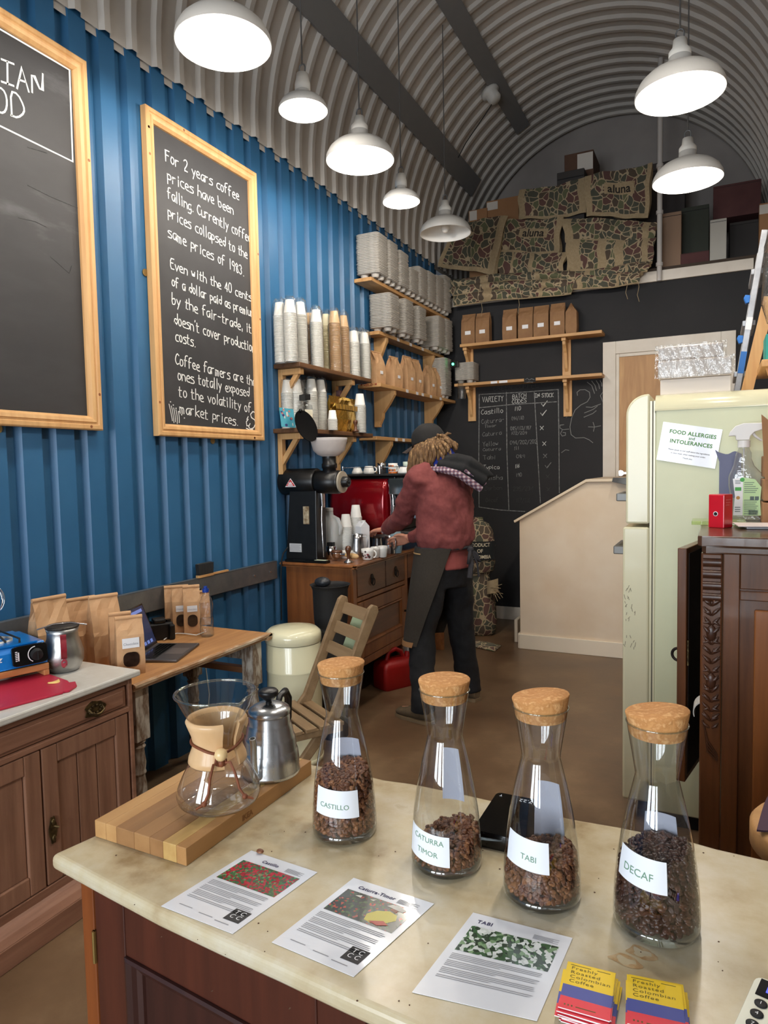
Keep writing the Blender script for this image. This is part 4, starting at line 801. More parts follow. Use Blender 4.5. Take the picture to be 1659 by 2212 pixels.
for k in range(4):
    a = pi/4+k*pi/2; b.tube([(-.2+.045*cos(a), .15+.045*sin(a), .11), (-.2+.09*cos(a), .15+.09*sin(a), .112), (-.2+.11*cos(a), .15+.11*sin(a), .09)], .004, 6)
b.tube([(-.09, .03, .09), (-.09, .03, .105), (-.09, .27, .105), (-.09, .27, .09)], .004, 6); b.tube([(-.31, .03, .09), (-.31, .03, .105), (-.31, .27, .105), (-.31, .27, .09)], .004, 6)
b.build('pan_support', blkmat, t, world=False)
# aluminium jug
p = at(141, 1442, z=ZC); t = thing('coffee_jug', 'pot-bellied aluminium jug with a red handle strap on the washstand', 'jug', (-2.285, 1.815, ZC)); alu = mat('aluminium', (186, 186, 184), .35, .95, var=(160, 160, 158), vs=7, rvar=.08)
pr = [(0, 0), (.05, 0), (.058, .006), (.073, .04), (.074, .07), (.066, .105), (.057, .13), (.056, .15), (.06, .168), (.0585, .168), (.054, .15), (.055, .13)]
b = MB(); b.lathe(pr, 40); b.build('jug_body', alu, t, world=False); to = (CAM-t.location); to.z = 0; to.normalize(); sd = Vector((-to.y, to.x, 0)); hd = (to*.98+sd*.02).normalized(); hs = Vector((-hd.y, hd.x, 0))
b = MB(); b.sheet(lambda u, v: hd*(.062+.034*sin(pi*min(v*1.0, 1))+(.012 if v < .1 else 0))+hs*((u-.5)*.021)+Vector((0, 0, .155-.105*v)), 3, 14, .005); b.build('handle_strap', mat('red_leather', (128, 24, 38), .4), t, world=False)
b = MB(); q = hd*.075; b.prism([(.011*cos(a), .018*sin(a)) for a in [2*pi*k/16 for k in range(16)]], q+Vector((0, 0, .045)), hs, (0, 0, 1), .003); b.cyl(q+Vector((0, 0, .045)), q+hd*.012+Vector((0, 0, .045)), .005); b.build('handle_rivet', chrome, t, world=False)
b = MB(); b.lathe([(0, .171), (.055, .171), (.061, .169), (.062, .173), (.055, .179), (0, .181)], 32); b.build('mesh_lid', mat('dark_mesh', (62, 56, 50), .5, .4, var=(40, 36, 32), vs=160), t, world=False)
b = MB(); b.tube([sd*-.088+Vector((0, 0, .17)), sd*-.03+Vector((0, 0, .184)), sd*.03+Vector((0, 0, .184)), sd*.088+Vector((0, 0, .17))], .003, 6); b.build('lid_wire', chrome, t, world=False)
# whisk at the frame edge
p = at(-14, 1290, x=-2.42); b = MB()
for k in range(5):
    a = pi*k/5+.25; b.tube([p+Vector((.036*cos(a)*sin(th), .036*sin(a)*sin(th), .05*cos(th))) for th in [2*pi*i/20*.86+pi*1.14 for i in range(21)]], .0016, 6)
b.cyl(p+Vector((0, 0, -.05)), p+Vector((0, 0, -.29)), .011)
wk = b.build('whisk', chrome); tag(wk, 'steel balloon whisk poking in at the left edge', 'whisk')
b = MB(); b.lathe([(0, 0), (.05, 0), (.055, .006), (.055, .15), (.051, .15), (.051, .006), (0, .006)], 24, (p.x, p.y, ZC)); jb = b.build('utensil_pot', mat('utensil_pot', (200, 196, 186), .4)); tag(jb, 'pale utensil pot behind the stove holding the whisk', 'pot')
wk.location.z = ZC+.012
# ------------------------------------------------------------------ desk
ZD = .72; XD = -2.05; yd0, yd1_ = YC+.012, at(590, 1366, z=ZD).y
dsk = wood('desk_oak', (198, 148, 96), (158, 110, 66), 1, 6, .5, .1); dedge = mat('chipped_edge', (196, 176, 146), .7, var=[(150, 108, 70), (206, 190, 164)], vs=16, stretch=(1, .25, 2.5), det=6)
flake = mat('flaking_paint', (188, 180, 166), .8, var=[(120, 98, 78), (196, 190, 178)], vs=10, stretch=(1.6, 1.6, .5), bump=.4, det=8, fac=(.38, .6))
t = thing('writing_desk', 'small wooden table with flaking painted turned legs by the wall', 'table', (-2.33, (yd0+yd1_)/2, 0))
b = MB(); b.box(XW+.03, yd0, ZD-.02, XD-.012, yd1_-.012, ZD); b.build('table_top', dsk, t, bevel=.003)
b = MB(); prf = [(0, ZD-.001), (.012, ZD-.006), (.012, ZD-.016), (.004, ZD-.02), (.002, ZD-.03), (-.012, ZD-.036), (-.03, ZD-.036), (-.03, ZD-.0205)]
R = [[(XD-.012+o_, y, z) for o_, z in prf] for y in (yd0, yd1_)]; b.loft(R, 0, False); R = [[(x, yd1_-.012+o_, z) for o_, z in prf] for x in (XD, XW+.03)]; b.loft(R, 0, False); b.build('edge_moulding', dedge, t)
def turned(x, y, zt, parent):
    b = MB(); b.box(x-.036, y-.036, zt-.22, x+.036, y+.036, zt); z0 = zt-.22
    pr = [(.03, z0), (.032, z0-.012), (.024, z0-.02), (.032, z0-.03), (.025, z0-.042), (.027, z0-.07), (.031, z0-.1), (.027, z0-.13), (.031, z0-.14), (.024, z0-.15), (.03, z0-.19), (.031, z0-.24), (.028, z0-.28), (.031, z0-.29), (.026, z0-.3), (.03, z0-.33), (.022, z0-.4), (.02, .04), (.026, .03), (.02, 0)]
    b.lathe(pr[::-1], 20, (x, y, 0), cap=True); b.build('leg', flake, parent, bevel=.002)
for x, y in ((XD-.075, yd0+.07), (XD-.075, yd1_-.08), (-2.52, yd0+.07), (-2.52, yd1_-.08)): turned(x, y, ZD-.0365, t)
b = MB(); b.box(-2.54, yd0+.11, ZD-.13, -2.52, yd1_-.12, ZD-.037); b.box(-2.48, yd1_-.09, ZD-.13, XD-.115, yd1_-.07, ZD-.037); b.box(-2.48, yd0+.06, ZD-.13, XD-.115, yd0+.08, ZD-.037); b.build('apron', flake, t)
b = MB(); b.box(-2.48, yd1_-.1, ZD-.2, XD-.04, yd1_-.06, ZD-.17); b.build('stretcher', wood('stretcher_brown', (140, 96, 64), (110, 74, 48), 0), t, bevel=.002)
# bags on washstand and desk
g = 'brown paper bags by the laptop'
bag('paper_bag', (-2.445, 1.885, ZC), pi/2-.12, .145, .07, at(98, 1287, y=1.885).z-ZC, 'wide slumped brown bag at the far left behind the aluminium jug', g, seed=41, fill=.5)
pB = at(172, 1289, x=-2.50); bag('paper_bag', (-2.50, pB.y, ZD), pi/2-.3, .13, .095, pB.z-ZD, 'second brown bag from the left, behind the aluminium jug', g, seed=42, fill=.52)
pC = at(222, 1283, x=-2.39); bag('paper_bag', (-2.39, pC.y, ZD), pi/2-.35, .125, .09, pC.z-ZD, 'tallest plain brown bag, in front of the laptop screen', g, seed=43, fill=.5)
pD = at(254, 1322, x=-2.27); bag('paper_bag', (-2.27, pD.y+.01, ZD), pi/2-.62, .09, .06, pD.z-ZD, 'narrow brown bag squeezed behind the labelled chocolate bag', g, seed=44, fill=.55)
pE = at(277, 1329, x=-2.19); bag('paper_bag', (-2.19, pE.y, ZD), pi/2-.62, .108, .066, pE.z-ZD, 'brown bag labelled Chocolate with a dark window, at the marble corner', g, 'Chocolate', True, seed=45, fill=.68, lz=.47, lw=.62)
for px, py, x, s_, lb, w_ in ((372, 1264, -2.55, 46, 'leftmost of the brown bags behind the camera', None), (388, 1263, -2.50, 47, 'brown labelled bag just left of the one beside the water bottle', 'Chocolate'), (412, 1263, -2.44, 48, 'brown bag with chocolate window beside the water bottle', 'Chocolate'), (434, 1275, -2.52, 49, 'brown bag half hidden behind the water bottle', None)):
    p = at(px, py, x=x); bag('paper_bag', (x, p.y, ZD), pi/2-.75, .085, .055, p.z-ZD, lb, g, w_, w_ is not None, seed=s_, fill=.66, lz=.46, lw=.6)
# laptop
a, c_, r_ = at(382, 1424, z=ZD+.016), at(431, 1387, z=ZD+.016), at(308, 1424, z=ZD+.016); fx = (c_-a).normalized(); fb = Vector((-fx.y, fx.x, 0)); wl = (c_-a).length; dl_ = .21
t = thing('laptop', 'open grey laptop with dark screen on the wooden table', 'laptop', (a.x, a.y, ZD), math.atan2(fx.y, fx.x)); spg = mat('space_grey', (104, 100, 100), .4, .7)
b = MB(); b.box(0, 0, .001, wl, dl_, .013); b.build('laptop_base', spg, t, world=False, bevel=.004)
b = MB(); b.box(.02, .105, .0131, wl-.02, dl_-.02, .0138); kb = b.build('keyboard', blkmat, t, world=False)
b = MB()
for j in range(5):
    for i in range(13): b.box(.024+i*(wl-.048)/13, .109+j*.0155, .014, .024+(i+.85)*(wl-.048)/13, .1215+j*.0155, .0148)
b.build('keys', blkgloss, kb, world=False)
b = MB(); b.box(wl*.33, .012, .0131, wl*.67, .095, .0134); b.build('trackpad', mat('trackpad', (120, 115, 113), .35, .5), t, world=False)
tl = radians(20); sc = lambda x, z, o=0: (x, dl_-.003+z*sin(tl)+o*cos(tl), .014+z*cos(tl)-o*sin(tl))
b = MB(); b.add([sc(x, z, o_) for o_ in (0, .006) for x, z in ((0, 0), (wl, 0), (wl, .205), (0, .205))], [(0, 1, 2, 3), (7, 6, 5, 4), (0, 4, 5, 1), (1, 5, 6, 2), (2, 6, 7, 3), (3, 7, 4, 0)]); scn = b.build('screen_lid', blkgloss, t, world=False)
scr = mat('screen_glow', (26, 34, 58), .3, var=[(20, 26, 44), (60, 72, 110)], vs=9, em=0); b = MB(); b.add([sc(x, z, -.0006) for x, z in ((.008, .012), (wl-.008, .012), (wl-.008, .197), (.008, .197))], [(0, 1, 2, 3)])
b.build('display', mat('display', (24, 32, 58), .25, em=.6), scn, world=False)
b = MB(); b.add([sc(x, z, -.0012) for x, z in ((.02, .17), (wl-.03, .17), (wl-.03, .185), (.02, .185))], [(0, 1, 2, 3)]); b.add([sc(x, z, -.0012) for x, z in ((.1, .09), (.2, .09), (.2, .15), (.1, .15))], [(0, 1, 2, 3)])
for k in range(7): b.add([sc(x, z, -.0012) for x, z in ((.03+.034*k, .018), (.054+.034*k, .018), (.054+.034*k, .034), (.03+.034*k, .034))], [(0, 1, 2, 3)])
b.build('screen_windows', mat('screen_windows', (92, 110, 168), .3, em=.6), scn, world=False)
# camera
p = at(348, 1384, z=ZD); t = thing('camera', 'black digital camera lying behind the laptop', 'camera', (p.x-.03, p.y+.02, ZD), pi/2-.6)
b = MB(); b.box(-.065, -.03, 0, .065, .03, .085); b.box(-.03, -.03, .0852, .03, .028, .108); b.box(.04, -.055, 0, .068, -.03, .078); b.build('camera_body', blk, t, world=False, bevel=.008)
b = MB(); b.lathe([(0, 0), (.034, 0), (.036, .02), (.034, .06), (.038, .062), (.038, .08), (.03, .081), (.026, .07), (0, .07)], 28, (-.06, 0, .045), ax=(-1, .25, 0)); b.build('lens', blk, t, world=False)
b = MB(); b.cyl((.045, 0, .085), (.045, 0, .097), .014, n=16); b.cyl((-.048, .0, .085), (-.048, 0, .094), .016, n=16); b.build('dials', blkgloss, t, world=False)
# bottle
p = at(450, 1376, z=ZD); t = thing('water_bottle', 'clear plastic water bottle with blue cap, half full, on the table', 'bottle', (p.x-.02, p.y+.015, ZD)); H_ = at(446, 1268, y=p.y+.015).z-ZD; k = H_/.22
pr = [(0, .004), (.03, 0), (.036, .006), (.037, .03), (.034, .045), (.037, .06), (.034, .078), (.0305, .1), (.033, .115), (.037, .13), (.036, .15), (.026, .175), (.0145, .188), (.0135, .2)]
b = MB(); b.lathe([(r*.95, z*k) for r, z in pr], 24); b.build('bottle_body', film, t, world=False); b = MB(); b.lathe([(r*.9, z*k+.003) for r, z in pr[:7]]+[(0, .082*k)], 24); b.build('water', thin('water', (.93, .96, .97), 1.33, .02, .4, 1.2, bump=.5), t, world=False)
b = MB(); b.cyl((0, 0, .197*k), (0, 0, .212*k), .0165); b.cyl((0, 0, .212*k), (0, 0, .223*k), .009); b.build('bottle_cap', mat('cap_blue', (24, 60, 150), .35), t, world=False)
P_ = [at(*q, z=ZD+.008) for q in ((354, 1382), (366, 1374), (382, 1368), (400, 1369), (424, 1372), (440, 1366))]; b = MB(); b.tube(P_, .003, 8); tag(b.build('white_cable', mat('white_rubber', (232, 232, 228), .5)), 'white charging cable curling over the table behind the laptop', 'cable')
b = MB(); P_ = [at(x, y, x=-2.5) for x, y in ((446, 1418), (444, 1438), (447, 1460), (452, 1500), (449, 1540))]; b.tube(P_, .003, 8); tag(b.build('white_cable', MATS['white_rubber']), 'white cable hanging down the blue wall under the table', 'cable')
p = at(443, 1246, x=XW+.03); t = thing('dust_brush', 'black bristled brush with a pale wooden back lying on the wall rail', 'brush', (XW+.03, p.y, .963), pi/2)
b = MB(); b.loft([[(x, y, z) for x, y in rrect(.065*s_, .013, .006)] for s_, z in ((1, 0), (1.0, .014))]); b.box(.05, -.008, .002, .2, .008, .012); b.build('brush_back', pine_x, t, world=False)
b = MB(); R_ = random.Random(5); b.loft([[(x+R_.uniform(-.003, .003), y*(1+k_*.1), z+R_.uniform(-.003, .003)*(k_ > 0)) for x, y in rrect(.06*(1+k_*.04), .013, .006)] for k_, z in ((0, .0142), (.5, .04), (1, .075))]); b.build('bristles', mat('bristles', (20, 20, 21), .8, var=(36, 36, 38), vs=90, stretch=(3, 3, .1)), t, world=False)
# ------------------------------------------------------------------ pedal bin, black bin, chair
t = thing('pedal_bin', 'round cream enamel pedal bin beside the table', 'bin', (-2.02, 3.02, 0)); H_ = at(624, 1350, y=3.02).z; r = .145
b = MB(); n = 72; R = []
for z, fl in ((.03, 0), (.06, 1), (H_-.24, 1), (H_-.235, 0), (H_-.23, 0)): R.append([((r-(.003 if fl and i % 2 else 0))*cos(2*pi*i/n), (r-(.003 if fl and i % 2 else 0))*sin(2*pi*i/n), z) for i in range(n)])
b.loft(R, 0, True, True); b.lathe([(r+.002, H_-.23), (r+.003, H_-.225), (r+.001, H_-.22), (r, H_-.09), (r-.002, H_-.085)], 48); b.lathe([(r*.9, 0), (r, .0), (r+.003, .03), (r, .031)], 48, cap=True); b.build('bin_body', cream, t, world=False)
b = MB(); b.lathe([(r+.002, H_-.082), (r+.005, H_-.078), (r+.005, H_-.045), (r+.001, H_-.03), (r*.86, H_-.012), (r*.5, H_-.002), (0, H_)], 48); b.build('bin_lid', cream, t, world=False)
b = MB(); b.box(-.03, -r-.05, .012, .03, -r+.01, .022); b.build('pedal', chrome, t, world=False, bevel=.004)
p = at(713, 1262, d=3.95); H_ = p.z; k = 4*pi
t = thing('black_bin', 'tall slim black bin lined with a bag, against the wooden sideboard', 'bin', (p.x, p.y, 0))
b = MB(); b.lathe([(0, .01), (.08, .01), (.085, .0), (.09, .3), (.094, H_-.26), (.09, H_-.255), (.098, H_-.2), (.102, H_-.03), (.112, H_-.005), (.118, H_), (.113, H_), (.1, H_-.02), (.09, H_-.2)], 36); b.build('bin_body', blkmat, t, world=False)
b = MB(); rr = random.Random(2); b.loft([[((.096+.006*(j == 1)+rr.uniform(0, .004))*cos(2*pi*i/30), (.096+.006*(j == 1)+rr.uniform(0, .004))*sin(2*pi*i/30), H_-.268+.012*j+rr.uniform(-.004, .004)) for i in range(30)] for j in range(3)], 0, True, False); b.build('bag_edge', film, t, world=False)
b = MB(); b.ell((-.05, .0, H_+.01), (.05, .04, .03), 16, 10); b.build('bag_fold', mat('bag_black', (40, 42, 46), .3, bump=.8, bs=18), t, world=False)
fw_ = wood('folding_wood', (150, 124, 92), (124, 98, 68), 0, 8, .55); 
t = thing('folding_chair', 'wooden slatted folding chair in front of the sideboard', 'chair', (-1.70, 2.47, 0), radians(-33))
for j in range(6):
    y = .165-j*.066; b = MB(); b.box(-.19, y-.024, .445, .19, y+.024, .462); b.build('seat_slat', fw_, t, world=False, bevel=.003)
for s_ in (-1, 1): b = MB(); b.bar((s_*.165, -.19, .43), (s_*.165, .19, .43), .022, .032); b.build('seat_rail', fw_, t, world=False, bevel=.003)
for s_ in (-1, 1):
    b = MB(); X0 = s_*.145; b.prism([(-.30, 0), (-.26, 0), (.19, .47), (.30, .72), (.395, .91), (.39, .935), (.365, .945), (.345, .93), (.25, .72), (.15, .5)], (X0-.012, 0, 0), (0, 1, 0), (0, 0, 1), .024); b.build('back_post', fw_, t, world=False, bevel=.005)
    b = MB(); X0 = s_*.118; b.prism([(.30, 0), (.265, 0), (-.20, .42), (-.165, .43)], (X0-.011, 0, 0), (0, 1, 0), (0, 0, 1), .022); b.build('leg', fw_, t, world=False, bevel=.003)
for z, y in ((.90, .37), (.815, .325), (.725, .282)):
    b = MB(); dy, dz = .36, .93; b.prism([(-.026*.4, -.026), (.026*.4-.0, .026), (.026*.4+.013, .021), (-.026*.4+.013, -.031)], (-.133, y-.006, z-.012), (0, 1, 0), (0, 0, 1), .266); b.build('back_slat', fw_, t, world=False, bevel=.002)
Q_ = Matrix.Translation(t.location)@Matrix.Rotation(radians(-33), 4, 'Z')
b = MB(); b.sheet(lambda u, v: Q_@Vector((-.075+.10*u+.012*sin(5*v), .262+.15*v+.012*sin(3*u), .60+.28*v)), 6, 8, .004); tag(b.build('green_cloth', mat('sage_cloth', (164, 176, 140), .9)), 'pale green cloth hanging behind the slats of the folding chair', 'cloth')
for z, y in ((.1, .21), (.1, -.21)): b = MB(); b.bar((-.11, y, z), (.11, y, z), .02, .03); b.build('cross_bar', fw_, t, world=False, bevel=.003)
b = MB()
for s_ in (-1, 1): b.cyl((s_*.178, .14, .43), (s_*.183, .14, .43), .006, n=10); b.cyl((s_*.178, -.12, .43), (s_*.183, -.12, .43), .006, n=10)
b.build('bolt', chrome, t, world=False)
# ------------------------------------------------------------------ sideboard
ZS = .95; XS = -2.02; YS0 = 3.73; YS1 = 5.45; XB = -2.065
sw = wood('sideboard_oak', (148, 92, 48), (112, 64, 32), 2, 6, .4, .06, .2); sw_y = wood('sideboard_oak_long', (150, 96, 52), (112, 66, 34), 1, 6, .4, .06, .2); sdk = wood('sideboard_dark', (112, 66, 36), (82, 46, 24), 1, 6, .35, .06, .2)
t = thing('sideboard', 'old oak sideboard carrying the grinder and espresso machine', 'sideboard', (-2.3, 4.5, 0))
b = MB(); prf = [(0, ZS), (.012, ZS-.006), (.012, ZS-.014), (0, ZS-.022), (-.02, ZS-.03)]
b.box(XW+.035, YS0+.012, ZS-.03, XS-.012, YS1, ZS); b.loft([[(XS-.012+o_, y, z-.0005) for o_, z in prf] for y in (YS0, YS1)], 0, False); b.loft([[(x, YS0+.012-o_, z-.0005) for o_, z in prf] for x in (XS, XW+.035)], 0, False); b.build('worktop', sw_y, t)
yk = at(881, 1300, x=XB).y; zb = .26; zdr = at(785, 1287, x=XB).z
b = MB(); b.box(XW+.05, YS0+.05, zb, XB-.022, yk, ZS-.031); b.box(XB-.0215, YS0+.05, zb, XB, YS0+.1, ZS-.031); b.box(XB-.0215, yk-.045, zb, XB, yk, ZS-.031); b.box(XB-.0215, YS0+.1, zb, XB, yk-.045, zb+.05); b.box(XB-.0215, YS0+.1, zdr-.03, XB, yk-.045, zdr); b.build('pedestal', sw, t, bevel=.003)
b = MB(); b.box(XW+.05, yk+.001, zdr, XB-.022, YS1-.05, ZS-.031); b.box(XW+.05, YS1-.09, 0.0, XB-.01, YS1-.05, zdr-.001); b.build('apron', sw_y, t)
for y0, y1 in ((YS0+.105, YS0+.52), (YS0+.53, yk-.05), (yk+.01, YS1-.1)):
    b = MB(); b.box(XB-.021, y0, zdr+.006, XB+.002, y1, ZS-.036); dw = b.build('drawer', sdk, t, bevel=.003); y = (y0+y1)/2
    hz = (zdr+ZS)/2-.02; b = MB(); b.prism([(.022*cos(a)*(1+.1*cos(3*a)), .034*sin(a)) for a in [2*pi*k/20 for k in range(20)]], (XB+.0022, y, hz), (0, 1, 0), (0, 0, 1), .004); b.tube([(XB+.014, y+.02*sin(a), hz-.018+.024*cos(a)) for a in [2*pi*k/16 for k in range(17)]], .0035, 6); b.build('drawer_pull', mat('iron_pull', (38, 30, 26), .5, .6), dw)
dd = paneled(t, 'cupboard_door', YS0+.105, yk-.05, zb+.055, zdr-.036, XB+.006, .075, sw, 1, sdk)
b = MB(); z0_, z1_ = zb+.055+.0825, zdr-.036-.0825; y0_, y1_ = YS0+.18, yk-.125
R = []
for sy, sz, y, z in ((1, 1, y0_, z0_), (-1, 1, y1_, z0_), (-1, -1, y1_, z1_), (1, -1, y0_, z1_), (1, 1, y0_, z0_)): R.append([(XB+h, y+sy*dx, z+sz*dx) for dx, h in ((0, .006), (0, .012), (.008, .014), (.018, .006), (.024, -.002))])
b.loft(R, 0, False, False, False); b.build('panel_moulding', sw, dd)
b = MB(); b.cyl((XB+.006, yk-.075, (z0_+z1_)/2), (XB+.026, yk-.075, (z0_+z1_)/2), .008); b.build('door_knob', MATS['iron_pull'], dd)
for x, y in ((XW+.1, YS0+.1), (XB-.05, YS0+.1), (XW+.1, yk-.05), (XB-.05, yk-.05)):
    b = MB(); b.lathe([(.018, 0), (.022, .02), (.028, .12), (.034, .2), (.026, .215), (.034, zb-.001)], 16, (x, y, 0), cap=True); b.build('leg', sdk, t)
b = MB(); b.box(XW+.05, yk+.002, zb+.04, XB, YS1-.091, zb+.075); b.build('lower_shelf', wood('shelf_brown', (136, 104, 76), (110, 82, 58), 1), t)
# on the lower shelf and floor
p = at(891, 1338, x=XB-.09); H_ = .21; t = thing('supplement_tub', 'white plastic bottle with red label on the lower shelf of the sideboard', 'bottle', (p.x, p.y+.02, zb+.0755)); 
b = MB(); b.lathe([(0, 0), (.042, 0), (.046, .006), (.046, .15), (.04, .165), (.03, .17)], 24, cap=True); b.build('tub_body', mat('white_plastic', (226, 224, 220), .4), t, world=False); b = MB(); b.cyl((0, 0, .1702), (0, 0, .205), .035, n=24); b.build('tub_cap', MATS['white_plastic'], t, world=False)
b = MB(); b.lathe([(.0465, .06), (.0465, .13)], 24); b.m = [1 if not (18 <= i % 24 < 23) else 0 for i in range(len(b.m))]; b.build('tub_label', [mat('label_red', (150, 36, 46), .5), paper], t, world=False)
b = MB(); b.box(XB-.22, p.y+.08, zb+.0755, XB-.04, p.y+.22, zb+.16); tag(b.build('dark_carton', dkbox, bevel=.003), 'dark carton on the lower shelf beside the white bottle', 'box')
# red can
p = at(850, 1490, z=0); t = thing('jerry_can', 'red plastic jerry can on the floor under the sideboard', 'jerry can', (-2.05, p.y+.1, 0), radians(62)); rm = mat('red_can', (150, 22, 22), .4); 
b = MB(); b.loft([[(x, y, z) for x, y in rrect(.15*s_, .085*s_, .03)] for s_, z in ((.95, 0), (1, .015), (1, .15), (.94, .185), (.5, .2))]); b.build('can_body', rm, t, world=False)
b = MB(); b.tube([(-.08, 0, .19), (-.06, 0, .25), (0, 0, .265), (.05, 0, .24), (.07, 0, .19)], .016, 10); b.build('can_handle', rm, t, world=False); b = MB(); b.cyl((.105, 0, .18), (.115, 0, .225), .024); b.build('can_cap', rm, t, world=False)
p = at(895, 1420, z=.16); b = MB(); rr = random.Random(6); R = [[((.12*s_+rr.uniform(-.015, .015))*cos(2*pi*i/14)-2.15, p.y+.25+(.16*s_+rr.uniform(-.015, .015))*sin(2*pi*i/14), z) for i in range(14)] for s_, z in ((.9, 0), (1.05, .05), (1, .12), (.8, .19), (.35, .23), (.4, .25))]; b.loft(R); tag(b.build('plastic_sack', mat('grey_bag', (120, 118, 120), .3, bump=.6, bs=16)), 'crumpled grey plastic sack on the floor behind the red jerry can', 'bag')
# ------------------------------------------------------------------ on the sideboard
def on_top(px, py): return at(px, py, z=ZS)
YGR = 3.865
t = thing('coffee_grinder', 'tall black shop coffee grinder with a frosted hopper and open lid', 'coffee grinder', (-2.36, YGR, ZS)); gz = ZS
def G(px, py): p = at(px, py, y=YGR-.02); return p.x+2.36, p.z-ZS
cz = G(640, 1041)[1]; xl = G(607, 1041)[0]; xm = G(684, 1041)[0]; xr = G(738, 1041)[0]; xk = G(751, 1041)[0]
b = MB(); b.loft([[(xl+o_, r*cos(2*pi*i/36), cz+r*sin(2*pi*i/36)) for i in range(36)] for o_, r in ((0, .07), (.008, .084), (.02, .088), (xm-xl-.01, .088), (xm-xl, .082))]); b.loft([[(x, r*cos(2*pi*i/36), cz-.004+r*sin(2*pi*i/36)) for i in range(36)] for x, r in ((xm, .07), (xm+.01, .076), (xr-.03, .076), (xr-.028, .072), (xr-.012, .072))])
b.build('grinder_head', blk, t, world=False)
b = MB(); b.loft([[(x, r*cos(2*pi*i/36), cz-.004+r*sin(2*pi*i/36)) for i in range(36)] for x, r in ((xr-.012, .07), (xr, .07))]); b.build('dial_plate', mat('dial_beige', (176, 166, 148), .4), t, world=False)
b = MB(); b.loft([[(x, (r-.004*(i % 2))*cos(2*pi*i/28), cz-.004+(r-.004*(i % 2))*sin(2*pi*i/28)) for i in range(28)] for x, r in ((xr, .036), (xk-.006, .034), (xk, .028))]); b.ell((xk+.002, 0, cz-.004), (.006, .012, .012)); b.build('grind_knob', blk, t, world=False)
b = MB(); p0, p1 = G(633, 1070), G(690, 1070); q0, q1 = G(626, 1205)[0], G(692, 1205)[0]
b.loft([[(x, y, z) for x, y in ((a0, -.062), (a1, -.062), (a1, .062), (a0, .062))] for z, a0, a1 in ((0, q0, q1), (.03, q0, q1), (p0[1]+.03, p0[0], p1[0]))], 0, False); b.build('grinder_column', blk, t, world=False, bevel=.006)
hx = G(708, 1000)[0]; hz0 = G(708, 1012)[1]; hz1 = G(708, 986)[1]; hz2 = G(708, 946)[1]
b = MB(); b.lathe([(.044, cz+.05), (.044, hz0), (.05, hz0+.005), (.05, hz0+.03), (.044, hz0+.035), (.044, hz1)], 28, (hx, 0, 0), cap=True); b.build('hopper_collar', blk, t, world=False)
b = MB(); hr = (G(743, 950)[0]-G(673, 950)[0])/2; b.lathe([(.045, hz1), (hr*.62, hz1+.012), (hr*.85, hz1+.04), (hr*.97, hz2-.02), (hr, hz2), (hr-.003, hz2), (hr*.94, hz2-.02), (hr*.8, hz1+.04), (hr*.58, hz1+.015), (.0, hz1+.01)], 36, (hx, 0, 0)); hp = b.build('hopper', thin('frosted_hopper', (.8, .78, .76), 1.45, .3, .5, 1.0, haze=.55, hazecol=(.75, .7, .68)), t, world=False)
cA, cB = [(q_.x+2.36, q_.z-ZS) for q_ in (at(648, 886, y=YGR-.15), at(676, 953, y=YGR-.15))]; m_ = Vector(((cA[0]+cB[0])/2, -.15, (cA[1]+cB[1])/2)); ax_ = Vector((cB[0]-cA[0], 0, cB[1]-cA[1])); ln = ax_.length/2; ax_.normalize()
b = MB(); nv_ = Vector((.8, -.42, .3)); nv_ = (nv_-ax_*nv_.dot(ax_)).normalized(); sv = ax_.cross(nv_)
b.prism([(ln*cos(a), hr*.6*sin(a)) for a in [2*pi*k/28 for k in range(28)]], m_, ax_, sv, .006); b.ell(m_-ax_*ln*.95+nv_*.005, .012, 10, 8); b.build('hopper_lid', blkgloss, t, world=False)
tri = G(640, 1043); rt_ = mat('sticker_red', (196, 40, 40), .4); b = MB(); s_ = .042
b.prism([(-s_, -s_*.6), (s_, -s_*.6), (0, s_*.75)], (tri[0], -.0895, tri[1]+.0), (1, 0, 0), (0, 0, 1), -.002); st = b.build('triangle_badge', paper, t, world=False)
b = MB(); s_ = .035; b.prism([(-s_, -s_*.54), (s_, -s_*.54), (0, s_*.72)], (tri[0], -.0898, tri[1]), (1, 0, 0), (0, 0, 1), .002); b.build('badge_red', rt_, st, world=False)
b = MB(); px_ = [(-.012, -.004), (-.016, .008), (-.006, .002), (0, .014), (.006, .002), (.016, .008), (.012, -.004)]; b.prism(px_, (tri[0], -.092, tri[1]-.002), (1, 0, 0), (0, 0, 1), .001); b.box(tri[0]-.02, -.0935, tri[1]-.016, tri[0]+.02, -.092, tri[1]-.009); b.build('badge_crown', paper, st, world=False)
a, c = G(634, 1190), G(659, 1173); b = MB(); b.box(a[0], -.066, a[1], c[0], -.0625, c[1]); pl_ = b.build('rating_plate', mat('plate_white', (205, 205, 205), .4), t, world=False)
b = MB()
for k in range(5): b.box(a[0]+.006, -.0668, a[1]+.008+.009*k, c[0]-.006-.008*(k % 2), -.0661, a[1]+.011+.009*k)
b.build('plate_lines', inkgrey, pl_, world=False)
a, c = G(663, 1093), G(676, 1131); b = MB(); b.box(a[0], -.069, c[1], c[0], -.0628, a[1]); b.build('bag_clip', mat('clip_beige', (196, 184, 156), .5, var=(120, 96, 66), vs=30), t, world=False)
a = G(692, 1085)[0]; b = MB(); b.cyl((a, 0, cz-.07), (a+.005, 0, cz-.17), .02, .014); b.tube([(a+.01, -.02, cz-.16), (a+.012, -.03, cz-.25), (a+.02, -.03, .03)], .004, 6); b.build('spout', chrome, t, world=False)
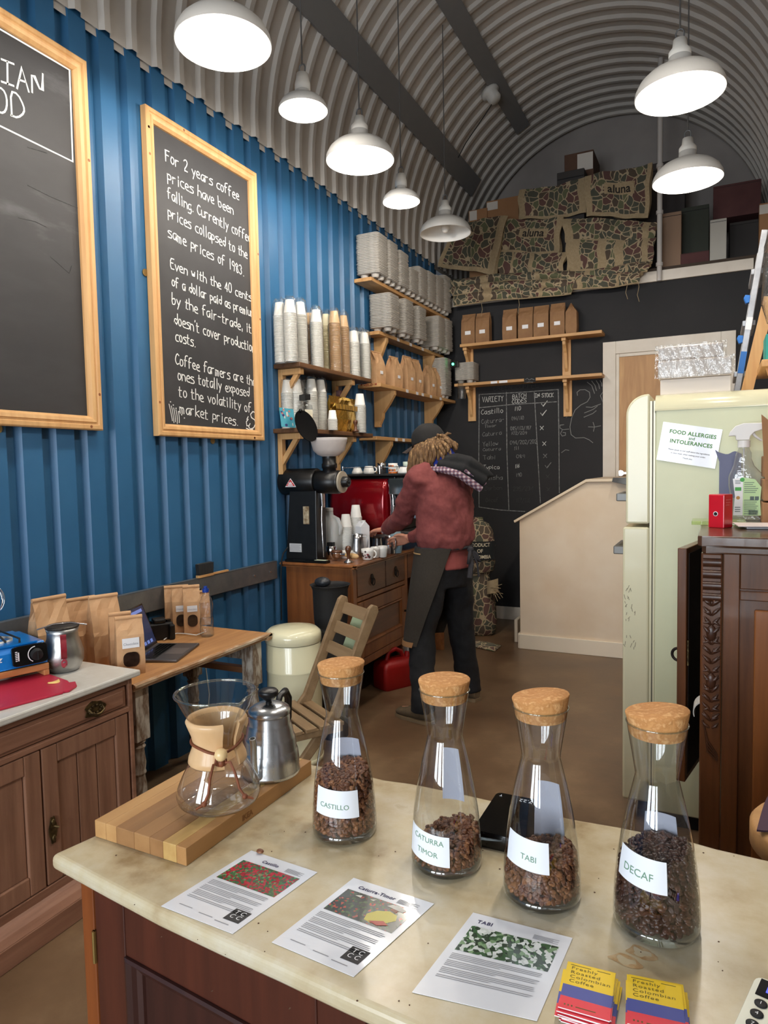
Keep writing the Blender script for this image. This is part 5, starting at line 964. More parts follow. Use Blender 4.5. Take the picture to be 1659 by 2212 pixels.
q = on_top(652, 1206); b = MB(); P_ = [at(622, 1182, y=YGR-.1), at(612, 1195, y=YGR-.14), at(608, 1212, y=YS0-.01), at(607, 1240, y=YS0-.015), at(608, 1340, y=YS0-.015)]; b.tube(P_, .005, 8); b.build('power_cord', blkmat, t)
# black tray at the end of the top
q0, q1 = on_top(622, 1214), on_top(721, 1214); b = MB(); b.box(-2.55, YS0+.012, ZS+.0005, q1.x, YS0+.066, ZS+.018); o = b.build('knock_tray', blkgloss, bevel=.003); tag(o, 'flat glossy dark tray along the near end of the sideboard', 'tray')
b = MB(); b.box(-2.33, YS0+.02, ZS+.0185, -2.25, YS0+.06, ZS+.0195); b.build('paper_scrap', mat('pale_scrap', (200, 206, 180), .6), o)
# espresso machine
YM = 4.44
def Mx(px, py): return at(px, py, y=YM)
xr_ = Mx(838, 1090).x; zt_ = Mx(790, 1026).z; xl_ = max(xr_-.56, XW+.03); zlow = Mx(800, 1148).z-.02; ym1 = YM+.62
t = thing('espresso_machine', 'espresso machine with a glossy dark red side and cups on top', 'espresso machine', ((xl_+xr_)/2, YM+.3, ZS))
red = mat('deep_red_gloss', (132, 12, 22), .18, .35, coat=.6)
b = MB(); b.box(xl_, YM+.05, zlow+.02, xr_+.04, ym1, zt_-.01); b.box(xr_+.04, YM+.05, zt_-.22, xr_+.2, ym1, zt_-.01) ; b.build('machine_body', blk, t, bevel=.01)
b = MB(); R = []; H_ = zt_-.03-zlow
for k in range(13):
    f = k/12; z = zlow+H_*f; bul = .055*math.sqrt(max(0, 1-(2*f-1)**2)) ; R.append([(xl_+.004, YM+.048, z), (xl_+.006, YM+.016-bul, z), (xl_+.03, YM+.012-bul, z), ((xl_+xr_)/2, YM+.01-bul, z), (xr_-.03, YM+.012-bul, z), (xr_-.006, YM+.016-bul, z), (xr_, YM+.048, z)])
b.loft(R, 0, True, False, False); b.build('red_side_panel', red, t)
b = MB(); R = [[(xr_+.012+u*.012+.02*sin(pi*f), YM+.0+v, zlow+.02+(zt_-zlow-.06)*f) for u, v in ((-1, 0), (1, 0), (1, .06), (-1, .06))] for f in [k/8 for k in range(9)]]; b.loft(R, 0, False); b.build('chrome_trim', chrome, t, bevel=.003)
p0, p1 = Mx(841, 1068), Mx(887, 1033); b = MB(); b.box(p0.x, YM-.01, p0.z, p1.x, YM+.048, p1.z); b.build('front_housing', mat('mirror_grey', (150, 160, 164), .12, .9), t, bevel=.004)
b = MB(); b.box(xl_, YM-.02, zt_-.009, xr_+.22, ym1, zt_+.006); b.build('cup_tray', blkmat, t, bevel=.003)
b = MB()
for x, y in ((xl_+.1, YM), (xr_-.06, YM), (xr_+.2, YM), (xr_+.2, ym1-.03), (xl_+.1, ym1-.03)): b.cyl((x, y, zt_+.006), (x, y, zt_+.065), .006, n=10)
b.tube([(xl_+.1, ym1-.03, zt_+.055), (xl_+.1, YM, zt_+.055), (xr_+.2, YM, zt_+.055), (xr_+.2, ym1-.03, zt_+.055)], .004, 8); b.build('cup_rail', chrome, t)
for k in range(2):
    y = YM+.14+.28*k; b = MB(); b.cyl((xr_+.1, y, zt_-.22), (xr_+.1, y, zt_-.29), .036, .032, 20); b.cyl((xr_+.1, y, zt_-.29), (xr_+.1, y, zt_-.32), .038); b.bar((xr_+.12, y, zt_-.305), (xr_+.22, y, zt_-.32), .024, .022); b.build('group_head', chrome, t)
b = MB(); b.box(xl_+.1, YM+.06, zlow-.03, xr_+.16, ym1-.02, zlow+.0195); b.build('drip_tray', steel, t, bevel=.004)
for x in (xl_+.06, xr_+.02):
    for y in (YM+.1, ym1-.08): b = MB(); b.cyl((x, y, ZS+.0005), (x, y, zlow-.0305), .022); b.build('foot', chrome, t)
# crockery
chinaw = mat('china_white', (236, 234, 228), .18, coat=.4)
def mug(name, p, r, h, label, m=None, handle=0, down=False, taper=.85, cat='cup', grp=None, hand_r=.5):
    t = thing(name, label, cat, p, handle or 0, grp); b = MB(); pr = [(0, .003), (r*taper*.9, .002), (r*taper, .006), (r, h*.75), (r*1.02, h), (r*.96, h), (r*.93, h*.7), (r*taper*.85, .01), (0, .008)]
    if down: pr = [(a, h-z) for a, z in pr]
    b.lathe(pr, 28); b.build('cup_body', m or chinaw, t, world=False)
    if handle is not None and hand_r: b = MB(); b.tube([(r*.93+hand_r*r*.9*sin(a), 0, h*.52+h*.3*cos(a)) for a in [pi*k/10 for k in range(11)]], r*.12, 8); b.build('handle', m or chinaw, t, world=False)
    return t
zc_ = zt_+.0065
def on_m(px, y): p = at(px, 1022, y=y); return Vector((p.x, y, zc_))
g = 'cups warming on the espresso machine'
mug('coffee_cup', on_m(772, YM+.1), .042, .055, 'upside-down white cup on the espresso machine, left of the one with a brown print', None, 2.5, True, .6, 'cup', g)
mug('coffee_cup', on_m(797, YM+.07), .042, .06, 'white cup with a faint brown print on top of the espresso machine', None, .3, True, .75, 'cup', g)
mug('metal_cup', on_m(825, YM+.12), .032, .08, 'tall polished steel cup on top of the espresso machine', chrome, 0, False, .95, 'cup', g, 0)
tt = mug('dotted_mug', on_m(849, YM+.05), .034, .075, 'white mug with orange and brown dots on the espresso machine', None, -.2, False, .95, 'cup', g)
b = MB()
for i in range(9): a = -1.5+.38*(i % 5)-.6; z = .025+.03*(i//5); b.lathe([(0, 0), (.0075, 0)], 10, (.0345*cos(a), .0345*sin(a), z), ax=(cos(a), sin(a), 0), m=i % 2)
b.lathe([(.0335, .002), (.0336, .014)], 24, m=0); b.build('dot_print', [mat('dot_orange', (206, 110, 44), .4), mat('dot_brown', (110, 62, 40), .4)], tt, world=False)
mug('white_teapot', on_m(874, YM+.06), .05, .05, 'round white pot upside down near the right end of the espresso machine', None, 2.2, True, .7, 'pot', g)
mug('green_mug', on_m(883, YM+.18), .042, .085, 'pale green mug holding a spoon on the espresso machine', mat('pale_green_china', (206, 222, 206), .25, coat=.3), .1, False, .95, 'cup', g)
q = on_m(884, YM+.18); b = MB(); b.tube([q+Vector((0, 0, .02)), q+Vector((.012, 0, .12))], .003, 6); b.ell(q+Vector((.014, 0, .135)), (.012, .005, .02), 12, 8); tag(b.build('spoon', chrome), 'metal spoon standing in the pale green mug', 'spoon')
# milk bottle
tz = at(712, 1102, y=4.08).z-ZS; k = tz/.25
milkm = mat('milk_plastic', (214, 216, 214), .35, trans=.25, sss=.2); t = thing('milk_bottle', 'translucent plastic milk bottle with a moulded handle', 'bottle', (at(712, 1150, y=4.08).x, 4.08, ZS), .1)
b = MB(); R = []
for f, w_, d_ in ((0, .055, .05), (.02, .06, .055), (.6, .06, .055), (.72, .055, .05), (.84, .035, .034), (.9, .02, .02), (.98, .019, .019)): R.append([(x-.0, y, f*.25*k) for x, y in rrect(w_*k, d_*k, min(w_, d_)*k*.6)])
b.loft(R); b.build('bottle_body', milkm, t, world=False); b = MB(); b.tube([(.018*k, -.0, .215*k), (.05*k, 0, .2*k), (.066*k, 0, .16*k), (.055*k, 0, .12*k)], .012*k, 10); b.build('handle', milkm, t, world=False)
b = MB(); b.cyl((0, 0, .246*k), (0, 0, .262*k), .022*k); b.build('bottle_cap', MATS['white_plastic'], t, world=False)
# cup stacks beside the milk
def stack_px(px, yt, Y, kind, label, ztop_single=True):
    p = at(px, 1170, y=Y); zt = at(px, yt, y=Y).z; h = {'w': .088, 's': .064}[kind]; n = int((zt-ZS-h)/.0074)+1
    for i in range(n):
        o = CUP[kind].copy(); COL.objects.link(o); o.name = 'paper_cup'; o.location = (p.x, Y, ZS+.0005+i*.0074); tag(o, label, 'paper cup', 'paper cups stacked beside the milk bottle')
stack_px(748, 1110, 4.17, 'w', 'white paper cup in the shorter stack right of the milk bottle'); stack_px(770, 1090, 4.27, 'w', 'white paper cup in the taller stack behind the milk carton')
p = at(783, 1150, y=4.2); zt = at(783, 1126, y=4.2).z; t = thing('milk_carton', 'white milk carton between the paper cups and the steel jug', 'carton', (p.x, 4.2, ZS), -.5); b = MB(); H_ = zt-ZS
b.box(-.036, -.036, 0, .036, .036, H_*.86); b.loft([[(x, y, z) for x, y in ((-.036, -s_), (.036, -s_), (.036, s_), (-.036, s_))] for z, s_ in ((H_*.8605, .036), (H_*1.0, .004))], 0, False); b.build('carton_body', paper, t, world=False, bevel=.002)
b = MB(); b.cyl((.012, .0, H_*.95), (.012, 0, H_*1.03), .016); b.build('carton_cap', MATS['white_plastic'], t, world=False); b = MB()
for k in range(4): b.box(-.02, -.0368, H_*.6-k*.012, .02-.008*(k % 2), -.0362, H_*.6-k*.012+.004)
b.box(-.026, -.0368, H_*.3, .026, -.0362, H_*.42); b.build('carton_print', inkgrey, t, world=False)
def jug(p, r, h, label, ang):
    t = thing('steaming_jug', label, 'jug', p, ang, 'steel milk jugs on the sideboard'); b = MB(); pr = [(0, 0), (r*1.05, 0), (r*1.08, .005), (r*1.05, h*.3), (r*.88, h*.75), (r*.92, h), (r*.89, h), (r*.85, h*.75), (r*1.0, h*.3), (0, .004)]
    b.lathe(pr, 30); b.build('jug_body', steel, t, world=False); b = MB(); b.tube([(r*.9, 0, h*.9), (r*1.5, 0, h*.92), (r*1.65, 0, h*.7), (r*1.5, 0, h*.35), (r*1.04, 0, h*.25)], .006, 8, flat=.6); b.build('handle', steel, t, world=False); return t
J1 = Vector((-2.33, 4.11, ZS)); zj = at(772, 1154, y=J1.y).z; J1.x = at(772, 1175, y=J1.y).x
jug(J1, .045, zj-ZS, 'steel milk jug under the left hand of the barista', .2)
J2 = Vector((0, 4.34, ZS)); J2.x = at(842, 1175, y=J2.y).x; zj = at(842, 1158, y=J2.y).z
jug(J2, .036, max(.09, zj-ZS), 'steel milk jug held by the right hand of the barista', -.3)
def spot(px, Y): return Vector((at(px, 1180, y=Y).x, Y, ZS))
tt = mug('rose_mug', spot(794, 4.0), .043, .075, 'white mug printed with dark red flowers at the front of the sideboard', None, .15, False, .8)
b = MB(); rr = random.Random(9)
for i in range(16):
    a = -pi/2+rr.uniform(-.9, .8); z = rr.uniform(.02, .062); rr_ = .044*(.8+.2*z/.075)+.0012; s_ = rr.uniform(.004, .009)
    b.lathe([(0, .0), (s_, 0)], 7, (rr_*cos(a), rr_*sin(a), z), ax=(cos(a), sin(a), 0), m=0 if i < 6 else 1)
b.build('flower_print', [mat('flower_red', (120, 20, 34), .4), mat('leaf_dark', (60, 44, 44), .4)], tt, world=False)
mug('small_mug', spot(811, 4.10), .033, .075, 'small plain white mug right of the flowered mug', None, None, False, .75, 'cup', None, 0)
mug('small_mug', spot(826, 4.14), .035, .078, 'plain white cup at the right of the row, beside the steel jug', None, None, False, .8, 'cup', None, 0)
t = mug('blue_lidded_bowl', spot(802, 4.25), .05, .05, 'white bowl with a dark blue rim behind the flowered mug', None, None, False, .7, 'bowl', None, 0); b = MB(); b.lathe([(.0505, .034), (.0525, .05), (.048, .053), (.0, .056)], 28); b.build('blue_rim', mat('navy_enamel', (36, 44, 92), .3), t, world=False)
mug('tea_cup', spot(747, 4.02), .05, .05, 'white teacup with a looped handle behind the tamper', None, .1, False, .6)
t = thing('tamper', 'coffee tamper with dark wooden handle and steel base', 'tamper', spot(752, 3.83)); b = MB(); b.lathe([(0, 0), (.028, 0), (.029, .004), (.028, .01), (.012, .02), (.009, .026)], 24); b.build('tamper_base', steel, t, world=False); b = MB(); b.lathe([(.009, .026), (.009, .04), (.012, .06), (.019, .08), (.02, .095), (.014, .108), (0, .112)], 24); b.build('tamper_handle', MATS['dark_walnut'], t, world=False)
t = thing('portafilter', 'steel portafilter with a pale wooden handle lying on the sideboard', 'portafilter', spot(727, 3.90)+Vector((0, 0, .02)), -.15); b = MB(); b.lathe([(.0, 0), (.025, .0), (.03, .01), (.036, .03), (.038, .034), (.036, .034)], 24, cap=True); b.cyl((.03, 0, .025), (.075, 0, .022), .008); b.build('filter_head', chrome, t, world=False); b = MB(); b.tube([(.075, 0, .022), (.09, 0, .021), (.13, 0, .019), (.165, 0, .017), (.18, 0, .016)], [.011, .015, .018, .016, .006], 14); b.build('filter_handle', mat('olive_wood', (206, 168, 116), .4), t, world=False)
b = MB(); b.lathe([(.036, .0345), (.039, .036), (.036, .05), (0, .052)], 24); b.build('wooden_collar', MATS['dark_walnut'], t, world=False)
t = thing('dosing_cup', 'small chrome dosing canister with a black label behind the portafilter', 'canister', spot(716, 3.98)); b = MB(); b.lathe([(0, 0), (.036, 0), (.036, .085), (.033, .088), (.0, .088)], 28); b.build('canister_body', chrome, t, world=False); b = MB(); b.box(-.022, -.02, .088, .02, .012, .112); b.build('black_tag', blk, t, world=False)
b = MB(); p = on_top(604, 1212); b.tube([Vector((-2.56, YS0+.016, ZS+.012)), Vector((-2.5, YS0+.014, ZS+.016))], .01, 8); 
# cloths and other steel things behind the jugs
q = spot(860, 4.40); b = MB(); rr = random.Random(12); b.loft([[(q.x-.02+(.05*s_+rr.uniform(-.01, .01))*cos(2*pi*i/12), q.y+(.05*s_+rr.uniform(-.01, .01))*sin(2*pi*i/12), ZS+z) for i in range(12)] for s_, z in ((.8, .0), (1, .05), (.9, .12), (.6, .17), (.25, .19))]); tag(b.build('blue_cloth', mat('cloth_blue', (150, 176, 186), .9, bump=.5, bs=40)), 'crumpled pale blue cloth beside the espresso machine drip tray', 'cloth')
jug(spot(815, 4.55), .04, .1, 'steel jug behind the blue-rimmed bowl', .6)
# ------------------------------------------------------------------ sacks on the floor by the back wall
def floor_sack(name, label, c, w_, d_, z0, H_, seed, neck):
    t = thing(name, label, 'coffee sack', (c.x, c.y, z0)); rr = random.Random(seed); b = MB(); R = []
    for f, s_ in ((0, .8), (.04, .98), (.2, 1.06), (.5, 1.02), (.75, .92), (.88, .66), (.95, neck), (1, neck*1.15)): R.append([((w_*s_+rr.uniform(-.012, .012))*cos(2*pi*i/24), (d_*s_+rr.uniform(-.012, .012))*sin(2*pi*i/24), f*H_) for i in range(24)])
    b.loft(R); b.build('sack_cloth', sackm, t, world=False); return t
q = at(1040, 1375, z=0); sxc = at(1025, 1250, y=q.y).x; s1_ = floor_sack('coffee_sack', 'lower printed coffee sack standing on the floor behind the barista', Vector((sxc, q.y+.12, 0)), .155, .14, 0, .58, 1, .6)
p = at(1030, 1240, y=q.y); s2_ = floor_sack('coffee_sack', 'upper coffee sack reading PRODUCT OF COLOMBIA behind the barista', Vector((sxc, q.y+.12, 0)), .15, .13, .585, .50, 2, .25)
b = MB(); nz = .545
def wrap(x, z, o=.007): a = -pi/2+x/.16; return (s2_.location.x+(.15+o+.018)*cos(a), s2_.location.y+(.13+o+.022)*sin(a), z)
z_hi, z_lo = at(1040, 1172, y=q.y-.1).z, at(1040, 1213, y=q.y-.1).z
b.grid(lambda u, v: wrap(-.2+.42*u, z_lo+(z_hi-z_lo)*v), 16, 4); o = b.build('black_band', mat('sack_black', (26, 28, 30), .9), s2_)
b = MB(); k = (z_hi-z_lo)*.27
for i, s_ in enumerate(('PRODUCT', 'OF', 'COLOMBIA')): b.geo(text_geo(s_, k, 'CENTER', bold=.02), lambda x, y, z, i=i: wrap(x*.8+.06, z_hi-(i+.85)*(z_hi-z_lo)*.32+y, .011))
b.build('sack_lettering', mat('sack_cream', (206, 196, 170), .9), o)
q2 = at(1040, 1400, z=0); b = MB(); b.sheet(lambda u, v: (q2.x-.12+.26*u, q2.y+.02+.2*v-.1*u, .004+.03*sin(pi*u)*sin(pi*v)), 10, 6, .004); tag(b.build('loose_sack', sackm), 'loose corner of printed sacking lying on the floor', 'coffee sack')
q = at(1078, 1275, y=5.9); b = MB(); rr = random.Random(3)
for i in range(26): a = rr.uniform(0, 6.3); b.tube([(q.x-.12, 5.95, q.z-.02), (q.x-.06+rr.uniform(-.03, .02), 5.93+rr.uniform(-.03, .03), q.z+rr.uniform(-.04, .03)), (q.x+rr.uniform(-.06, .02), 5.93+rr.uniform(-.05, .05), q.z+rr.uniform(-.1, .05))], .003, 4)
b.sheet(lambda u, v: (q.x-.12+.1*u, 5.94-.03*sin(3*u), q.z-.05+.12*v+.03*u), 5, 5, .004)
b.build('frayed_tie', hess, s2_)
# ------------------------------------------------------------------ the barista
skin = mat('skin', (214, 152, 124), .5, var=(200, 134, 108), vs=12, sss=.08); maroon = mat('maroon_sweatshirt', (122, 62, 60), .9, var=(112, 54, 53), vs=60, bump=.25, bs=11); navy = mat('dark_trousers', (15, 15, 18), .9, var=(19, 19, 23), vs=50, bump=.3, bs=12); apr = mat('apron_cloth', (50, 44, 37), .9, var=(44, 39, 33), vs=80, bump=.2, bs=20)
PF = Vector((-.90, .43, 0)).normalized(); PL = Vector((-PF.y, PF.x, 0))   # the way he faces and his left
PC = Vector((-1.545, 4.05, 0))
def pp(l, f, z): return PC+PL*l+PF*f+Vector((0, 0, z))
def ering(c, w_, d_, n=24, tilt=0): return [c+PL*(w_*cos(2*pi*i/n))+PF*(d_*sin(2*pi*i/n))+Vector((0, 0, tilt*sin(2*pi*i/n))) for i in range(n)]
def soft(o, vox, it=6, disp=0, ds=.1, seed=0):
    r = o.modifiers.new('remesh', 'REMESH'); r.mode = 'VOXEL'; r.voxel_size = vox; r.use_smooth_shade = True
    s_ = o.modifiers.new('smooth', 'SMOOTH'); s_.iterations = it; s_.factor = .5
    if disp:
        tx = bpy.data.textures.new('folds', 'CLOUDS'); tx.noise_scale = ds; tx.noise_depth = 2; d = o.modifiers.new('folds', 'DISPLACE'); d.texture = tx; d.strength = disp; d.mid_level = .5
HL = at(806, 1150, x=-2.17); HL = Vector((HL.x, HL.y, 1.10)); WL = at(833, 1143, y=HL.y-.04); WL.z = max(WL.z, 1.12)
HR = Vector((J2.x+.05, J2.y-.0, 1.05)); WR = at(882, 1163, y=J2.y+.02); SHL = pp(.19, .02, 1.49); SHR = pp(-.19, .0, 1.49)
ELL = (SHL+WL)/2+Vector((.03, -.05, -.075)); ELR = (SHR+WR)/2+Vector((.05, .05, -.12))
NB = pp(0, .03, 1.56); HC = pp(0.03, .10, 1.70)
FL_, FR_ = Vector((-1.60, 3.78, 0)), Vector((-1.475, 4.28, 0)); fdL = Vector((-.93, .25, 0)).normalized(); fdR = Vector((-.93, .35, 0)).normalized()
HIPL, HIPR = pp(.1, 0, .93), pp(-.1, 0, .93); KNL = (HIPL+FL_)/2+PF*.06+Vector((0, 0, .05)); KNR = (HIPR+FR_)/2+PF*.02+Vector((0, 0, .05)); ANL, ANR = FL_+Vector((0, 0, .09)), FR_+Vector((0, 0, .09))
T = thing('person', 'person in a black cap, maroon sweatshirt and brown apron making coffee', 'person', (-1.54, 4.03, 0))
b = MB()
b.loft([ering(pp(0, f, z), w_, d_) for z, w_, d_, f in ((.86, .14, .1, 0), (.95, .165, .115, 0), (1.08, .145, .1, .0), (1.28, .165, .11, 0), (1.42, .17, .1, .01), (1.5, .13, .08, .02), (1.56, .065, .06, .03), (1.63, .056, .058, .05))])
HF = Vector((-.985, .03, 0)).normalized(); HL_ = Vector((-HF.y, HF.x, 0)); fh = (HF*.93-Vector((0, 0, .36))).normalized(); uh = (Vector((0, 0, 1))-fh*fh.z).normalized()
def hp_(l, f, u): return HC+HL_*l+fh*f+uh*u
def hring(f0, u, w_, d_, n=20): return [hp_(w_*cos(2*pi*i/n), f0+d_*sin(2*pi*i/n), u) for i in range(n)]
b.loft([hring(.035, -.125, .03, .03), hring(.03, -.11, .048, .06), hring(.018, -.07, .062, .08), hring(.006, -.02, .071, .092), hring(0, .03, .075, .098), hring(-.003, .075, .07, .09), hring(-.005, .11, .045, .058), hring(-.005, .122, .012, .015)])
b.tube([NB-Vector((0, 0, .03)), hp_(0, -.03, -.06)], [.06, .055], 16)
b.tube([hp_(0, .088, .015), hp_(0, .108, -.02), hp_(0, .116, -.036), hp_(0, .094, -.05)], [.008, .012, .016, .009], 10)   # nose
for s_ in (-1, 1): b.ell(hp_(s_*.074, -.005, -.01), (.016, .016, .028), 10, 8)
b.tube([hp_(-.024, .088, -.07), hp_(0, .096, -.069), hp_(.024, .088, -.07)], .007, 8); b.tube([hp_(-.022, .086, -.08), hp_(0, .093, -.081), hp_(.022, .086, -.08)], .008, 8)
def arm(S, E_, W_): b.tube([S, S.lerp(E_, .5), E_, E_.lerp(W_, .35), W_], [.054, .047, .04, .038, .027], 14)
arm(SHL, ELL, WL); arm(SHR, ELR, WR)
def hand_(W_, tip, down, side, curl):
    """palm from wrist W_ towards tip; down is the palm's inner side, side points to the thumb"""
    d = (tip-W_).normalized(); dn = (down-d*down.dot(d)).normalized(); sd_ = d.cross(dn).normalized(); sd_ = sd_ if sd_.dot(side) > 0 else -sd_
    for k in (-1.5, -.5, .5, 1.5): b.tube([W_-d*.01+sd_*k*.008, W_+d*.045+sd_*k*.017, W_+d*.088+sd_*k*.019], [.018, .0165, .0115], 10)
    for k, ln_ in ((1.5, .068), (.5, .076), (-.5, .07), (-1.5, .054)):
        p = W_+d*.088+sd_*k*.0195; a = 0; P_ = [p-d*.012, p]
        for j, fr_ in enumerate((.42, .33, .25)):
            a += curl*(.55, 1.0, .8)[j]; p = p+(d*cos(a)+dn*sin(a)+sd_*k*.05)*ln_*fr_*1.05; P_.append(p)
        b.tube(P_, [.0105, .0105, .0095, .0088, .0074], 10)
    p = W_+d*.03+sd_*.028; b.tube([W_+d*.012+sd_*.014, p+sd_*.008+dn*.006, p+d*.03+sd_*.022+dn*.016, p+d*.058+sd_*.022+dn*.026], [.014, .014, .011, .008], 10)
HANDTIP_L = Vector((J1.x+.03, J1.y, 1.09)); hand_(WL, Vector((WL.x-.2, WL.y+.06, WL.z-.03)), Vector((0, 0, -1)), Vector((0, 1, 0)), .45)
hand_(WR, Vector((WR.x-.18, WR.y-.03, WR.z-.04)), Vector((-.1, -.9, -.4)), Vector((0, 0, 1)), .6)
for H_, K_, A_ in ((HIPL, KNL, ANL), (HIPR, KNR, ANR)): b.tube([H_+Vector((0, 0, .03)), H_.lerp(K_, .5), K_, K_.lerp(A_, .35), A_], [.085, .075, .056, .056, .038], 16)
for Fp, fd in ((FL_, fdL), (FR_, fdR)): b.tube([Fp+Vector((0, 0, .05))-fd*.03, Fp+Vector((0, 0, .045))+fd*.08, Fp+Vector((0, 0, .035))+fd*.16], [.036, .036, .028], 12)
body = b.build('body', skin, T); soft(body, .0048, 2)
# sweatshirt
b = MB()
b.loft([ering(pp(0, f, z), w_, d_, 32, tl) for z, w_, d_, f, tl in ((1.035, .165, .12, -.0, .0), (1.055, .195, .15, -.0, .0), (1.10, .215, .17, -.005, .0), (1.18, .21, .165, -.01, 0), (1.3, .205, .15, -.012, 0), (1.41, .2, .135, -.005, 0), (1.48, .175, .115, .005, 0), (1.53, .115, .09, .02, 0), (1.575, .08, .075, .03, 0))])
b.tube([SHL+PL*-.07+Vector((0, 0, .015)), SHL, SHL.lerp(ELL, .5), ELL, ELL.lerp(WL, .4), ELL.lerp(WL, .8), ELL.lerp(WL, .97)], [.085, .085, .079, .07, .064, .052, .038], 18)
b.tube([SHR+PL*.07+Vector((0, 0, .015)), SHR, SHR.lerp(ELR, .5), ELR, ELR.lerp(WR, .4), ELR.lerp(WR, .8), ELR.lerp(WR, .97)], [.085, .085, .079, .068, .06, .05, .038], 18)
sw_ = b.build('sweatshirt', maroon, T); soft(sw_, .011, 4, .042, .1)
# its tail hanging below the apron string
b = MB(); b.loft([ering(pp(0, -.0, z), w_, d_, 32) for z, w_, d_ in ((.915, .178, .136), (.93, .18, .138), (1.0, .172, .13), (1.045, .165, .12))]); o = b.build('sweatshirt_tail', mat('maroon_tail', (142, 70, 66), .9, bump=.25, bs=11), T); soft(o, .01, 4, .015, .1)
# trousers
b = MB(); b.loft([ering(pp(0, f, z), w_, d_) for z, w_, d_, f in ((.8, .16, .115, 0), (.9, .168, .126, 0), (1.0, .158, .116, 0))])
for H_, K_, A_ in ((HIPL, KNL, ANL), (HIPR, KNR, ANR)): b.tube([H_+Vector((0, 0, .02)), H_.lerp(K_, .4), K_, K_.lerp(A_, .5), A_+Vector((0, 0, .06)), A_+Vector((0, 0, -.03))], [.105, .1, .088, .08, .078, .08], 18)
o = b.build('trousers', navy, T); soft(o, .011, 5, .035, .14)
# apron
def apf(u, v):
    z = 1.055-.60*v; a0 = radians(-66+48*v); a1 = radians(205-62*v**.8)   # angle 0 = his left, 90 = front
    lean = (KNL-PC); w_ = .206+.012*v; d_ = .158+.014*v; off = Vector((lean.x, lean.y, 0))*(.36*v)
    a = a0*(1-u)+a1*u; return PC+off+PL*(w_*cos(a))+PF*(d_*sin(a)+.02*v)+Vector((0, 0, z+.0))+(PL*cos(a)+PF*sin(a))*(.006*sin(14*u+5*v)*v)
b = MB(); b.sheet(apf, 36, 18, .004); ap = b.build('apron', apr, T)
b = MB(); b.sheet(lambda u, v: apf(.05+.42*u, .955+.052*v)+(PL*.6+PF*.4)*.008-Vector((0, 0, .004)), 14, 4, .004); b.build('leather_hem', mat('tan_leather', (150, 108, 70), .7), ap)
b = MB(); b.sheet(lambda u, v: apf(.22+.12*u, .05+.012*v)+(PL*.8+PF*.4)*.006, 6, 2, .003); b.build('leather_tab', mat('tan_tab', (176, 140, 92), .7), ap)
b = MB(); b.tube([pp(.196*cos(a), .15*sin(a), 1.052) for a in [2*pi*k/32 for k in range(33)]], .011, 8); q = pp(-.06, -.17, 1.04)
b.ell(q, (.022, .022, .02), 10, 8)
for s_ in (-1, 1): b.tube([q, q+PL*s_*.03-PF*.02+Vector((0, 0, -.03)), q+PL*s_*.05-PF*.03+Vector((0, 0, -.08)), q+PL*s_*.02-PF*.02+Vector((0, 0, -.05)), q], .012, 6); b.tube([q, q+PL*s_*.025-PF*.03+Vector((0, 0, -.08)), q+PL*s_*.04-PF*.03+Vector((0, 0, -.17))], [.012, .016, .018], 6, flat=.4)
b.build('apron_strings', mat('apron_tie', (44, 42, 46), .85), ap)
# shoes
for Fp, fd in ((FL_, fdL), (FR_, fdR)):
    sv = Vector((-fd.y, fd.x, 0)); b = MB(); R = []
    for f, w_, h0 in ((-.075, .028, .085), (-.06, .04, .1), (0, .046, .11), (.05, .048, .085), (.11, .052, .062), (.17, .045, .048), (.2, .02, .03)): R.append([Fp+fd*f+sv*(w_*cos(a))+Vector((0, 0, .012+max(0, h0*.5*(1+sin(a))))) for a in [2*pi*k/16 for k in range(16)]])
    b.loft(R); sh_ = b.build('shoe', mat('suede_brown', (98, 82, 60), .9, var=(82, 68, 50), vs=30), T)
    b = MB(); b.prism([(-.08, -.03), (-.06, -.045), (.05, -.052), (.13, -.055), (.19, -.035), (.21, 0), (.19, .035), (.13, .055), (.05, .052), (-.06, .045), (-.08, .03)], Fp+Vector((0, 0, .001)), fd, sv, .02); b.build('sole', mat('sole_tan', (120, 100, 74), .8), sh_)
# cap
b = MB(); R = []
for k in range(12):
    t_ = k/11; w_ = cos(t_*pi/2*.985)**.7; R.append([hp_(w_*.089*cos(a), -.008+w_*.112*sin(a), .012+.004*cos(2*a)+.02*max(0, sin(a))+(.118-.02*max(0, sin(a)))*sin(t_*pi/2)) for a in [2*pi*i/32 for i in range(32)]])
b.loft(R); b.ell(hp_(0, -.008, .132), .008, 8, 6); capm_ = mat('cap_black', (24, 23, 23), .9, var=(30, 28, 28), vs=70); cp = b.build('cap', capm_, T)
b = MB(); b.sheet(lambda u, v: hp_((u-.5)*.16*(1-.2*v*v), .085+.02*(1-(2*u-1)**2)+.085*v*(1-.4*(2*u-1)**2), .034-.012*v-.03*(2*u-1)**2), 14, 6, .004); b.build('brim', mat('brim_grey', (62, 52, 48), .85), cp)
